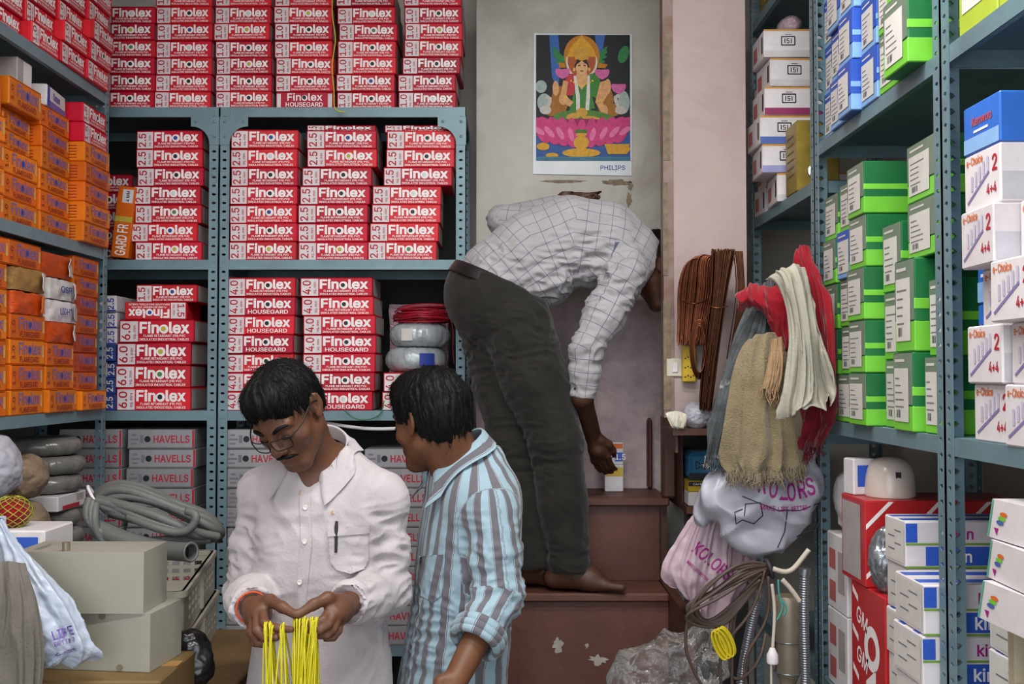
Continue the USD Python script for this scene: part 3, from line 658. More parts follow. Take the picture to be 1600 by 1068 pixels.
# ================================================================ right racks
XR = .80
for nm, c in (('green_dark', '#1b6a39'), ('green_light', '#74c63c'), ('blue_dark', '#2a52b4'), ('blue_light', '#7ea9dc'), ('lime', '#a8b83a'), ('grey_green', '#6d7d6c')):
    mat('card_' + nm, c, .4, var=.08, scale=16, rnd=.1, spec=.5)
mat('label_white', '#cfcbc6', .55, var=.06, scale=25, rnd=.06)
rr = np.random.default_rng(21)
def banded_carton(hue, w, h, d=.2, v=0):
    k = ('band', hue, w, h, v)
    if k in PROTOS: return PROTOS[k]
    p = proto('banded_carton_%d' % len(PROTOS)); PROTOS[k] = p
    D, L = 'card_%s_dark' % hue, 'card_%s_light' % hue
    part('carton', carton_shell(w, h, d), D, p)
    part('top_flap', rbx(-w / 2 + .003, w / 2 - .003, -.0012, d * .6, h - .0008, h + .0003, .0003), D, p)
    e = .0007
    part('lower_band', rbx(-w / 2 - e, w / 2 + e, -e, d, .001, h * .33, .002), L, p)
    part('upper_band', rbx(-w / 2 - e, w / 2 + e, -e, d, h * .45, h * .57, .0015), L, p)
    fp = part('front_panel', bx(-w / 2 + .002, w / 2 - .002, -.0016, -.0004, h * .34, h * .99), 'card_grey_green' if hue == 'green' else 'card_blue_dark', p)
    part('name_print', on_front(rect(w * .5, h * .035), -w * .38, h * .88, -.0022), 'label_white', fp)
    lb = part('paper_label', on_front(rect(w * .74, h * .68), -w * .42, h * .12, -.0022), 'label_white', p)
    r_ = np.random.default_rng(v + 5)
    for i in range(5):
        part('print_line', on_front(rect(w * float(r_.uniform(.2, .5)), h * .018), -w * .36, h * (.3 + .09 * i), -.0026), 'ink_grey', lb)
    part('barcode', on_front(cat_([rect(w * .012, h * .1) if j == 0 else (lambda q: (q.apply_translation((w * .024 * j, 0, 0)), q)[1])(rect(w * float(r_.uniform(.006, .016)), h * .1)) for j in range(9)]), -w * .3, h * .17, -.0026), 'ink_dark', lb)
    return p
def right_box(pr_, name, label, y0, y1, z, X, group=None, rz=0, sc=None):
    return copy(pr_, name, label, 'carton', (X, (y0 + y1) / 2, z), -90 + rz, group, sc=sc)
G9 = 'green banded cartons on the right rack'; G10 = 'blue banded cartons on the upper right shelf'
zg = 1.4852
def column(cname, y0, y1, X, hs, hues, z=zg, group=G9, shelf='middle right shelf', wob=.8):
    zz = z
    for i, h in enumerate(hs):
        hue = hues[i] if isinstance(hues, list) else hues
        dx = float(rr.uniform(-.006, .006))
        right_box(banded_carton(hue, round(y1 - y0, 3), h, .2, i % 3), 'banded_carton', '%s banded carton, %s up in %s, %s' % (hue, ORD[i + 1], cname, shelf), y0, y1, zz, X + dx, group, float(rr.uniform(-wob, wob)))
        zz += h + .0007
    return zz
column('stack behind the clothes', 2.628, 2.735, XR + .01, [.1135] * 5, 'green')
column('second stack from far post', 2.49, 2.605, XR + .008, [.115] * 5, ['green', 'green', 'green', 'blue', 'green'])
column('third stack from far post', 2.348, 2.466, XR - .012, [.118] * 5, 'green')
column('fourth stack from far post', 2.218, 2.328, XR + .02, [.146] * 3, 'green')
zz4 = column('fifth stack from far post', 2.098, 2.205, XR + .0, [.16, .188], 'green')
column('narrow stack by near post', 2.0, 2.082, XR + .02, [.15, .15], 'green')
zz = zz4
for i, h in enumerate((.115, .118)):
    right_box(banded_carton('green', .15, h, .2, i), 'banded_carton', 'green banded carton, %s, spanning the stacks by the near post' % ('upper' if i else 'lower'), 2.03, 2.18, zz, XR + .02, G9, -1.)
    zz += h + .0007
zB = 2.2053
US = 'upper right shelf'
column('stack at far post', 2.628, 2.735, XR + .015, [.119] * 5, 'blue', zB, G10, US)
column('second stack from far post', 2.512, 2.620, XR - .005, [.119] * 5, 'blue', zB, G10, US)
column('third stack from far post', 2.402, 2.505, XR - .016, [.119] * 5, 'blue', zB, G10, US)
column('fourth stack from far post', 2.292, 2.396, XR - .004, [.119] * 5, 'blue', zB, G10, US)
column('fifth stack from far post', 2.178, 2.284, XR + .0, [.128] * 4, 'green', zB, 'green banded cartons on the upper right shelf', US)
column('jutting stack by near post', 2.03, 2.158, XR - .03, [.15] * 4, 'green', zB, 'green banded cartons on the upper right shelf', US)

# far right rack: white cartons with a black approval mark
def mark_shape(s):
    """rounded square mark with a monogram"""
    out = [sbox(-s, -s * .62, s, s * .62).buffer(s * .15).difference(sbox(-s * .86, -s * .48, s * .86, s * .48).buffer(s * .1))]
    out += [sbox(-s * .6, -s * .38, -s * .45, s * .38), sbox(.0 - s * .25, -s * .38, s * .2, -s * .24), sbox(s * .08, -s * .38, s * .2, s * .05), sbox(-s * .25, -.05 * s, s * .2, s * .07), sbox(-s * .25, -.05 * s, -s * .12, s * .38), sbox(-s * .25, s * .26, s * .2, s * .38), sbox(s * .4, -s * .38, s * .55, s * .38), sbox(-s * .5, s * .95, s * .5, s * 1.05)]
    return flat(unary_union(out))
def marked_carton(w, h, d, band):
    k = ('marked', w, h, d, band)
    if k in PROTOS: return PROTOS[k]
    p = proto('marked_carton_%d' % len(PROTOS)); PROTOS[k] = p
    part('carton', carton_shell(w, h, d), 'card_white', p)
    part('red_mark', on_front(rect(w * .3, h * .5), -w * .4, h * .2, -.0008), mat('faded_red', '#b0605c', .6), p)
    part('print_patch', on_front(rect(w * .1, h * .6), w * .3, h * .2, -.0008), 'ink_dark', p)
    part('top_stripe', on_right(rect(d, h * .06), 0, h * .93, w / 2), mat('stripe_orange', '#c98a3a', .5), p)
    part('colour_band', on_right(rect(d, h * .24), 0, h * .01, w / 2), band, p)
    part('approval_mark', on_right(mark_shape(h * .22), d * .33, h * .58, w / 2), 'ink_dark', p)
    return p
mat('band_blue', '#4a62a8', .5); mat('band_maroon', '#8a2a5a', .5); mat('band_lilac', '#8f8fbd', .5); mat('band_white', '#c4bec0', .5)
z0 = 2.1153
for i, b in enumerate(('band_white', 'band_lilac', 'band_blue', 'band_maroon', 'band_white', 'band_lilac')):
    right_box(marked_carton(.13, .084, .2, b), 'marked_carton', 'white marked carton in the back stack by the partition, %s from the bottom' % ORD[i + 1], 3.345, 3.475, z0 + i * .0845, XR + .004 + .008 * (i % 2), 'white marked cartons on the far right rack', float(rr.uniform(-2, 2)))
for i, b in enumerate(('band_white', 'band_lilac', 'band_blue', 'band_maroon', 'band_white', 'band_white')):
    right_box(marked_carton(.16, .085, .22, b), 'marked_carton', 'white marked carton in the front stack by the partition, %s from the bottom' % ORD[i + 1], 3.13, 3.29, z0 + i * .0865, XR + (-.005, -.05, -.06, -.045, -.03, -.045)[i], 'white marked cartons on the far right rack', float(rr.uniform(-4, 4)))
mat('card_gold', '#8f7a2c', .4, metal=.3, var=.2, scale=20, spec=.6)
pt = thing('bell_carton', 'gold carton with a steel knob poking out, standing on the far right rack', 'carton', (XR + .0, 3.01, z0), -90)
part('carton', carton_shell(.12, .2, .12), 'card_gold', pt)
for i in range(6): part('print_line', on_front(rect(.07, .005), -.04, .05 + .022 * i, -.0008), mat('gold_dark', '#5d4b1c', .5), pt)
mat('chrome', '#b8b8ba', .2, metal=1., var=.03)
kn = lathe([(0, 0), (.022, 0), (.02, .006), (.009, .01), (.009, .022), (.017, .028), (.017, .036), (.012, .042), (0, .043)], 20); kn.apply_transform(R('y', 90)); kn.apply_translation((.06, .05, .055)); part('knob', kn, 'chrome', pt, smooth=40)
film('film_pink', '#c9a9b8', .55, .15, .5, 40)
def blob(rx, ry, rz_, seed, amp=.25, fr=9, sub=4, sq=1.):
    s = trimesh.creation.icosphere(sub, 1.0); v = s.vertices.copy()
    n = meshkit.fbm(v * 1.7 + seed * 3.1, 3, seed) - .5; cr = np.abs(meshkit.fbm(v * fr * .35 + seed, 3, seed + 9) - .5)
    v *= (1 + amp * n - amp * .9 * cr)[:, None]
    s.vertices = v * np.array([rx, ry, rz_]); return s
pk = blob(.035, .07, .033, 4); t = thing('plastic_parcel', 'pinkish plastic parcel lying on the front stack of the far right rack', 'parcel', (XR + .05, 3.21, z0 + 6 * .0865 + .028)); part('wrap', pk, 'film_pink', t, smooth=True); part('filling', blob(.03, .06, .026, 5), 'card_white', t, smooth=True)
# yellowish pack above
torn_pack('yellow_pack', 'dull yellow pack at the top of the far right rack', .2, .12, .15, (XR + .02, 3.36, 2.7705), -90, 'card_gold', 'card_gold', None, 9)
# foil and red net parcels low on the far rack
plain_carton('checked_carton', 'red and white checked carton behind the hanging clothes', .2, .17, .15, (XR + .03, 3.1, 1.4505), -90, 'card_white', [('check', on_front(rect(.045, .035), -.09 + .06 * (i % 3) + .02 * (j % 2), .012 + .05 * j, -.0008), 'ink_red') for j in range(3) for i in range(3)] + [('check', on_right(rect(.045, .035), .01 + .06 * i, .012 + .05 * j, .1), 'ink_red') for j in range(3) for i in range(2)])
for i in range(3): plain_carton('grey_carton', 'grey carton behind the hanging clothes on the far rack, %s of three' % ORD[i + 1], .17, .15, .2, (XR + .03, 2.9 if i == 0 else 3.33, 1.4505 + (0 if i < 2 else .151)), -90, 'card_grey')

# nearest right rack: white lamp cartons
def lamp_carton():
    k = 'lampc'
    if k in PROTOS: return PROTOS[k]
    p = proto('white_lamp_carton'); PROTOS[k] = p; w, h, d = .134, .099, .2
    part('carton', carton_shell(w, h, d), 'card_white', p)
    part('lettering', on_front(text('e-Choice', .013, .062), -w * .42, h * .8, -.001), 'ink_orange', p)
    part('lettering', on_front(text('2', .026), w * .3, h * .57, -.001), 'ink_red', p)
    part('lettering', on_front(text('4+4', .017, .036), w * .14, h * .2, -.001), 'ink_red', p)
    br = Polygon([(-.055, .016), (-.052, .012), (.03, .056), (.027, .06)]); part('lamp_print', on_front(flat(br), 0, 0, -.001), mat('ink_lilac', '#7f72a6', .5), p)
    for i in range(5): part('figure_print', on_front(rect(.008, .026), -.04 + .015 * i, .034 + .006 * i, -.0009), mat('ink_pale', '#b9b2c9', .5), p)
    part('grey_side', on_right(rect(d * .96, h * .46), d * .02, h * .05, w / 2), mat('card_pale', '#b9b6bd', .5), p)
    return p
G11 = 'white lamp cartons on the nearest right rack'
zn = 1.4852
for i in range(5): right_box(lamp_carton(), 'lamp_carton', 'white lamp cartons stack by the post, carton %s from the bottom'.replace('cartons stack', 'carton') .replace(', carton', ',') % ORD[i + 1], 1.722, 1.856, zn + i * .0995, XR + (.012, .0, .03, -.01, .0)[i], G11, float(rr.uniform(-2, 2)))
for i in range(4): right_box(lamp_carton(), 'lamp_carton', 'white lamp carton in the stack cut by the picture edge, %s from the bottom' % ORD[i + 1], 1.582, 1.716, zn + i * .0995, XR + (.0, .01, -.02, .03)[i], G11, float(rr.uniform(-2, 2)))
mat('card_sky', '#2b6ac8', .35, var=.18, scale=6, rnd=.1, spec=.5)
def sky_carton(w, h):
    k = ('sky', w, h)
    if k in PROTOS: return PROTOS[k]
    p = proto('sky_blue_carton_%d' % len(PROTOS)); PROTOS[k] = p
    part('carton', carton_shell(w, h, .18), 'card_sky', p)
    part('lettering', on_front(text('Kenwoo', h * .17, w * .55), -w * .25, h * .55, -.001), mat('ink_red_orange', '#c4452e', .5), p)
    part('lower_panel', on_front(rect(w * .96, h * .3), -w * .48, h * .03, -.0008), mat('card_sky_pale', '#86aede', .4), p)
    part('print_line', on_front(rect(w * .4, h * .05), -w * .2, h * .4, -.001), 'ink_white', p)
    return p
right_box(sky_carton(.134, .085), 'sky_blue_carton', 'bright blue carton on top of the white lamp cartons', 1.722, 1.856, zn + 5 * .0995, XR - .0, None, 1)
for i in range(4): right_box(sky_carton(.05, .12), 'sky_blue_carton', 'narrow blue carton between near post and lamp cartons, %s from the bottom' % ORD[i + 1], 1.862, 1.912, zn + i * .1206, XR + .045, 'narrow blue cartons behind the near post', 0)
def lime_carton(): 
    k = 'lime'
    if k in PROTOS: return PROTOS[k]
    p = proto('lime_carton'); PROTOS[k] = p
    part('carton', carton_shell(.15, .17, .2), 'card_lime', p); part('paper_label', on_front(rect(.1, .11), -.06, .04, -.001), 'label_white', p); part('side_band', on_right(rect(.2, .05), 0, .06, .075), 'card_green_light', p); return p
for i in range(2): right_box(lime_carton(), 'lime_carton', 'lime green carton on the topmost near shelf, %s' % ('nearer the edge' if i else 'next to the post'), 1.745 - .156 * i, 1.895 - .156 * i, 2.2053, XR + .01, 'lime cartons')

# lower right shelf
mat('gloss_red', '#b8252a', .3, var=.08, scale=8, spec=.55)
zr = .8203
def red_diag(w, h, n, side, d, x):
    out = []
    for i in range(n):
        c = -h + (w + h) * (i + .5) / n
        q = Polygon([(c, 0), (c + .012, 0), (c + .012 + h, h), (c + h, h)]).intersection(sbox(0.002, 0.002, w - .002, h - .002))
        if q.area > 1e-6: out.append(q)
    return out
ra = thing('red_carton', 'tall red carton with white round emblem on the lower right shelf', 'carton', (XR, 2.395, zr), -90)
part('carton', carton_shell(.225, .3, .3), 'gloss_red', ra)
part('emblem', on_front(flat(Point(0, 0).buffer(.05, 24).difference(Point(0, 0).buffer(.026, 20))), .03, .17, -.001), 'ink_white', ra)
part('emblem', on_front(flat(Polygon([(-.02, -.1), (.045, -.06), (.045, -.03), (-.02, -.07)])), .01, .16, -.001), 'ink_white', ra)
bd = Polygon([(-.11, .28), (-.05, .28), (.0, .0), (-.06, .0)])
for i, q in enumerate((Polygon([(-.1, .29), (-.06, .27), (-.06, .255), (-.1, .275)]), Polygon([(-.1, .2), (-.06, .18), (-.06, .165), (-.1, .185)]), Polygon([(-.1, .11), (-.06, .09), (-.06, .075), (-.1, .095)]))): part('slash', on_front(flat(q), 0, 0, -.001), 'ink_white', ra)
part('lettering', on_front(text('GM', .035), -.075, .215, -.001, -15), 'ink_white', ra); part('lettering', on_front(text('GM', .035), -.075, .125, -.001, -15), 'ink_white', ra)
rbn = thing('red_carton', 'red carton with white diagonal stripes lying on the tall red carton', 'carton', (XR - .005, 2.475, zr + .3005), -90)
part('carton', carton_shell(.17, .195, .36), 'gloss_red', rbn)
part('grey_face', on_front(rect(.13, .17), -.075, .012, -.0008), 'card_grey', rbn)
for q in red_diag(.36, .195, 5, 'r', .36, 0): part('stripe', on_right(flat(q), 0, 0, .085), 'ink_white', rbn)
for i in range(3): part('lettering', on_right(text('GM', .034), .06 + .1 * i, .1, .0855, -25), 'ink_white', rbn)
def kin_carton(w):
    k = ('kin', w)
    if k in PROTOS: return PROTOS[k]
    p = proto('blue_white_carton_%d' % len(PROTOS)); PROTOS[k] = p; h, d = .0955, .34
    part('carton', carton_shell(w, h, d), 'card_white', p)
    lb = part('paper_label', on_front(rect(w * .86, h * .84), -w * .43, h * .08, -.0008), 'label_white', p)
    for i in range(4): part('print_line', on_front(rect(w * .3, h * .03), -w * .3 + w * .3 * (i % 2), h * (.3 + .14 * i), -.0012), 'ink_grey', lb)
    part('blue_panel', on_right(rect(d * .86, h * .4), d * .12, h * .06, w / 2), mat('kin_blue', '#2d55b8', .4), p)
    part('blue_panel', on_right(rect(d * .07, h * .4), d * .0, h * .55, w / 2), 'kin_blue', p)
    for zq in (.0, .49): part('green_line', on_right(rect(d, h * .045), 0, h * zq, w / 2), mat('kin_green', '#6f9a3a', .4), p)
    part('lettering', on_right(text('kin', h * .24), d * .28, h * .13, w / 2 + .0005), 'ink_white', p)
    part('lettering', on_right(text('kin', h * .22), d * .3, h * .62, w / 2 + .0005), 'ink_magenta', p)
    for i in range(2): part('top_stripe', bx(-w / 2 + w * (.15 + .5 * i), -w / 2 + w * (.35 + .5 * i), 0.002, d - .002, h, h + .0006), 'kin_blue', p)
    return p
G12 = 'blue and white cartons on the lower right shelf'
for i in range(5): right_box(kin_carton(.115), 'blue_white_carton', 'blue and white carton beside the red cartons, %s from the bottom' % ORD[i + 1], 2.16, 2.275, zr + i * .0965, XR + .004 * (i % 2), G12, float(rr.uniform(-1, 1)))
for i in range(4): right_box(kin_carton(.15), 'blue_white_carton', 'blue and white carton in the jutting stack by the near post, %s from the bottom' % ORD[i + 1], 1.998, 2.148, zr + i * .0965, XR - .03 + .004 * (i % 2), G12, float(rr.uniform(-1, 1)))
for i in range(4): right_box(kin_carton(.15), 'blue_white_carton', 'blue and white carton behind the near post, %s from the bottom' % ORD[i + 1], 1.77, 1.92, zr + i * .0965, XR + .06, G12, float(rr.uniform(-1, 1)))
mat('plastic_cream', '#cfc2b8', .25, var=.03, spec=.6)
dm = thing('plastic_dome', 'glossy cream plastic dome cover on the red striped carton', 'cover', (XR + .085, 2.48, zr + .496))
part('dome', lathe([(0, .092), (.015, .0915), (.03, .088), (.042, .08), (.05, .066), (.055, .046), (.057, .022), (.058, .004), (.056, 0), (0, 0)], 36), 'plastic_cream', dm, smooth=50)
part('vent_label', bx(-.006, .006, -.0545, -.05, .045, .06), 'ink_dark', dm)
plain_carton('small_blue_carton', 'small white carton with blue panel left of the plastic dome', .05, .085, .06, (XR - .0, 2.52, zr + .496), -80, 'card_white', [('blue_panel', on_right(rect(.04, .05), .01, .02, .025), 'kin_blue')])
# foil bag before the striped carton
mat('foil', '#8e939a', .3, metal=.7, var=.3, scale=40, bump=.9, bscale=60)
fb = thing('foil_bag', 'crumpled silver foil bag in front of the striped red carton', 'bag', (XR + .035, 2.335, zr + .3005 + .072)); part('bag', blob(.05, .036, .08, 12, .35, 12), 'foil', fb, smooth=25)
# grey white cartons standing at the far post
for i in range(2): plain_carton('grey_white_carton', 'grey white carton with red print by the far post, %s' % ('upper' if i else 'lower'), .16, .19, .3, (XR + .012, 2.655, zr + i * .1905), -90, 'card_white', [('red_mark', on_front(rect(.05, .05), -.06, .02 + .08 * j, -.0008), 'faded_red') for j in range(2)] + [('print_patch', on_front(rect(.05, .1), .01, .05, -.0008), 'card_grey')])
film('film_clear', '#c8c8c8', .38, .1, .7, 28)
pw = thing('wrapped_pack', 'plastic wrapped white pack behind the clothes on the lower right shelf', 'pack', (XR + .07, 2.655, zr + .381 + .085)); part('wrap', blob(.06, .075, .088, 14, .3, 12), 'film_clear', pw, smooth=True); part('filling', rbx(-.04, .04, -.055, .055, -.075, .06, .01), 'card_white', pw)
# beige fittings and white trays at the picture edge
mat('plastic_beige', '#b9ad95', .4, var=.06, spec=.5)
for i in range(3):
    tb = thing('fitting_box', 'beige plastic fitting box under the white trays, %s from the bottom' % ORD[i + 1], 'fitting', (XR + .02, 1.67, zr + i * .126), -90, 'beige plastic fitting boxes')
    o = m3.Manifold.cube((.18, .2, .125)).translate((-.09, 0, 0)) - m3.Manifold.cube((.14, .08, .09)).translate((-.07, -.01, .025)) 
    part('box', tm(o), 'plastic_beige', tb); part('lip', rbx(-.092, .092, -.012, .0, .0, .018, .004), 'plastic_beige', tb)
    c = trimesh.creation.cylinder(.022, .05, sections=24); c.apply_transform(R('x', 90)); c.apply_translation((.02, .03, .06)); part('socket', c, 'card_white', tb, smooth=40)
for i in range(3):
    t = thing('white_tray', 'white slanted carton with a coloured leaf mark at the picture edge, %s' % ('lowest', 'middle one', 'highest')[i], 'carton', (XR - .025 + .008 * i, 1.67, zr + .3795 + i * .0665), -90 + (3, -2, 2)[i])
    q = Polygon([(-.09, 0), (.09, 0), (.08, .064), (-.07, .064)]); m = ext(q, .26); m.apply_transform(R('x', 90)); m.apply_translation((0, .26, 0)); part('carton', m, 'card_white', t)
    part('edge_strip', on_front(flat(Polygon([(-.089, .001), (-.083, .001), (-.064, .063), (-.07, .063)])), 0, 0, -.0008), mat('mint', '#58a58a', .5), t)
    part('leaf_mark', on_front(flat(Polygon([(-.065, .018), (-.05, .018), (-.057, .006)])), 0, 0, -.001), 'ink_magenta', t)
    for j in range(3): part('leaf_mark', on_front(flat(affinity.translate(affinity.scale(Point(0, 0).buffer(1, 6), .012, .004), -.045 + .006 * j, .028 + .007 * j)), 0, 0, -.001), ('band_blue', 'card_green_light', 'ink_orange')[j], t)
# ================================================================ people
class Vol:
    """signed distance volume; primitives melt into each other, and the zero surface becomes one closed mesh"""
    def __init__(s, lo, hi, h):
        s.lo, s.h = np.asarray(lo, float), h
        s.n = np.ceil((np.asarray(hi, float) - s.lo) / h).astype(int) + 1
        s.D = np.full(s.n, 1.0, np.float32); s.rs = 1.0
    def block(s, lo, hi):
        a = np.clip(np.floor((np.asarray(lo) - s.lo) / s.h).astype(int), 0, s.n); b = np.clip(np.ceil((np.asarray(hi) - s.lo) / s.h).astype(int) + 1, 0, s.n)
        sl = tuple(slice(i, j) for i, j in zip(a, b))
        ax = [(s.lo[k] + np.arange(a[k], b[k]) * s.h).astype(np.float32) for k in range(3)]
        return sl, ax[0][:, None, None], ax[1][None, :, None], ax[2][None, None, :]
    def put(s, fn, lo, hi, k=.02, op='add'):
        pad = k + 3 * s.h
        sl, X, Y, Z = s.block(np.asarray(lo) - pad, np.asarray(hi) + pad)
        if any(q.stop <= q.start for q in sl): return
        d = fn(X, Y, Z); a = s.D[sl]
        if op == 'sub': d = -d; hh = np.maximum(k - np.abs(a - d), 0) / k; s.D[sl] = np.maximum(a, d) + hh * hh * k * .25
        elif op == 'and': hh = np.maximum(k - np.abs(a - d), 0) / k; s.D[sl] = np.maximum(a, d) + hh * hh * k * .25
        else: hh = np.maximum(k - np.abs(a - d), 0) / k; s.D[sl] = np.minimum(a, d) - hh * hh * k * .25
    def cone(s, a, b, ra, rb=None, k=.02, op='add'):
        a, b = np.asarray(a, float), np.asarray(b, float); rb = ra if rb is None else rb; ra, rb, k = ra * s.rs, rb * s.rs, k * s.rs; ab = b - a; L = max(float(ab @ ab), 1e-9); m = max(ra, rb)
        def fn(X, Y, Z):
            x, y, z = X - a[0], Y - a[1], Z - a[2]
            t = np.clip((x * ab[0] + y * ab[1] + z * ab[2]) / L, 0, 1)
            return (np.sqrt((x - t * ab[0]) ** 2 + (y - t * ab[1]) ** 2 + (z - t * ab[2]) ** 2) - (ra + t * (rb - ra))).astype(np.float32)
        s.put(fn, np.minimum(a, b) - m, np.maximum(a, b) + m, k, op)
    def chain(s, pts, rs, k=.02, op='add'):
        for i in range(len(pts) - 1): s.cone(pts[i], pts[i + 1], rs[i], rs[i + 1], k, op)
    def ell(s, c, r, M=None, k=.02, op='add'):
        c, r = np.asarray(c, float), np.asarray(r, float) * s.rs; k = k * s.rs; M = np.eye(3) if M is None else np.asarray(M)   # M columns: axes
        def fn(X, Y, Z):
            x, y, z = X - c[0], Y - c[1], Z - c[2]
            u = [(x * M[0, i] + y * M[1, i] + z * M[2, i]) for i in range(3)]
            k0 = np.sqrt(sum((u[i] / r[i]) ** 2 for i in range(3))); k1 = np.sqrt(sum((u[i] / r[i] ** 2) ** 2 for i in range(3)))
            return (k0 * (k0 - 1) / np.maximum(k1, 1e-6)).astype(np.float32)
        e = np.sqrt(((M * r) ** 2).sum(1)); s.put(fn, c - e, c + e, k, op)
    def loft(s, zs, cx, cy, rx, ry, yaw=0., k=.02, op='add', p=2.4):
        """upright trunk of superellipse sections, turned by yaw"""
        zs = np.asarray(zs, float); cx, cy, rx, ry = (np.broadcast_to(np.asarray(q, float), zs.shape) for q in (cx, cy, rx, ry)); ca, sa = math.cos(yaw), math.sin(yaw)
        from scipy.interpolate import PchipInterpolator as PI_
        f = [PI_(zs, q) for q in (cx, cy, rx, ry)]; M = max(rx.max(), ry.max())
        def fn(X, Y, Z):
            z = np.clip(Z, zs[0], zs[-1]); g = [q(z).astype(np.float32) for q in f]
            x, y = X - g[0], Y - g[1]; u, v = ca * x + sa * y, -sa * x + ca * y
            d = ((np.abs(u) / g[2]) ** p + (np.abs(v) / g[3]) ** p) ** (1 / p); d = (d - 1) * np.minimum(g[2], g[3])
            return np.maximum(d, np.maximum(zs[0] - Z, Z - zs[-1])).astype(np.float32)
        s.put(fn, (cx.min() - M, cy.min() - M, zs[0]), (cx.max() + M, cy.max() + M, zs[-1]), k, op)
    def half(s, c, n, k=.004):
        """keeps the side that n points to"""
        c, n = np.asarray(c, float), np.asarray(n, float) / np.linalg.norm(n)
        sl, X, Y, Z = s.block(s.lo, s.lo + s.n * s.h); d = -((X - c[0]) * n[0] + (Y - c[1]) * n[1] + (Z - c[2]) * n[2]).astype(np.float32)
        s.D = np.maximum(s.D, d)
    def mesh(s):
        D = s.D.copy(); D[0] = D[-1] = 1; D[:, 0] = D[:, -1] = 1; D[:, :, 0] = D[:, :, -1] = 1
        S = D < 0; n = S.shape
        c = np.zeros(tuple(q - 1 for q in n), np.uint8)
        for i in (0, 1):
            for j in (0, 1):
                for k in (0, 1): c += S[i:n[0] - 1 + i, j:n[1] - 1 + j, k:n[2] - 1 + k]
        act = np.argwhere((c > 0) & (c < 8)); idx = np.full(c.shape, -1, np.int32); idx[tuple(act.T)] = np.arange(len(act))
        val = {o: D[act[:, 0] + o[0], act[:, 1] + o[1], act[:, 2] + o[2]] for o in np.ndindex(2, 2, 2)}
        acc, cnt = np.zeros((len(act), 3)), np.zeros(len(act))
        for o in np.ndindex(2, 2, 2):
            for ax in range(3):
                if o[ax] == 0:
                    q = tuple(1 if i == ax else o[i] for i in range(3)); a, b = val[o], val[q]; m = (a < 0) != (b < 0)
                    t = np.where(m, a / np.where(a == b, 1, a - b), 0); pt = np.array(o, float)[None].repeat(len(act), 0); pt[:, ax] = t
                    acc[m] += pt[m]; cnt[m] += 1
        V = s.lo + (act + acc / cnt[:, None]) * s.h
        Fs = []
        for ax in range(3):
            b, c2 = [(1, 2), (2, 0), (0, 1)][ax]
            sh = [slice(None)] * 3; sh2 = [slice(None)] * 3; sh[ax] = slice(0, n[ax] - 1); sh2[ax] = slice(1, n[ax])
            e = np.argwhere(S[tuple(sh)] != S[tuple(sh2)]); inside = S[tuple(e.T)]
            def at_(db, dc):
                q = e.copy(); q[:, b] -= db; q[:, c2] -= dc; return idx[tuple(q.T)]
            quad = np.stack([at_(1, 1), at_(0, 1), at_(0, 0), at_(1, 0)], 1)
            quad[~inside] = quad[~inside][:, ::-1]; Fs.append(quad)
        Q = np.vstack(Fs); Q = Q[(Q >= 0).all(1)]
        m = trimesh.Trimesh(V, np.vstack([Q[:, [0, 1, 2]], Q[:, [0, 2, 3]]]), process=False)
        return biggest(m)
def biggest(m):
    from scipy.sparse import coo_matrix
    from scipy.sparse.csgraph import connected_components
    f = m.faces; n = len(m.vertices)
    g = coo_matrix((np.ones(len(f) * 2), (np.r_[f[:, 0], f[:, 1]], np.r_[f[:, 1], f[:, 2]])), shape=(n, n)); _, lab = connected_components(g, directed=False)
    keep = lab == np.bincount(lab).argmax(); new = np.cumsum(keep) - 1
    return trimesh.Trimesh(m.vertices[keep], new[f[keep[f[:, 0]]]], process=False)
def relax(m, it=2, lam=.5):
    from scipy.sparse import coo_matrix
    f = m.faces; n = len(m.vertices); i = np.r_[f[:, 0], f[:, 1], f[:, 2]]; j = np.r_[f[:, 1], f[:, 2], f[:, 0]]
    A = coo_matrix((np.ones(len(i)), (i, j)), shape=(n, n)).tocsr(); A = A + A.T; w = np.asarray(A.sum(1)).ravel(); v = m.vertices.copy()
    for k in range(it):
        v = v + lam * (A @ v / w[:, None] - v); v = v - (lam + .02) * (A @ v / w[:, None] - v)
    m.vertices = v; return m
def normals(m):
    v, f = m.vertices, m.faces; n = np.zeros_like(v); fn = np.cross(v[f[:, 1]] - v[f[:, 0]], v[f[:, 2]] - v[f[:, 0]])
    for k in range(3): np.add.at(n, f[:, k], fn)
    return n / np.maximum(np.linalg.norm(n, axis=1, keepdims=True), 1e-12)
def ridge(q, seed):
    return 1 - 2 * np.abs(meshkit.noise(q, seed) - .5) * 2
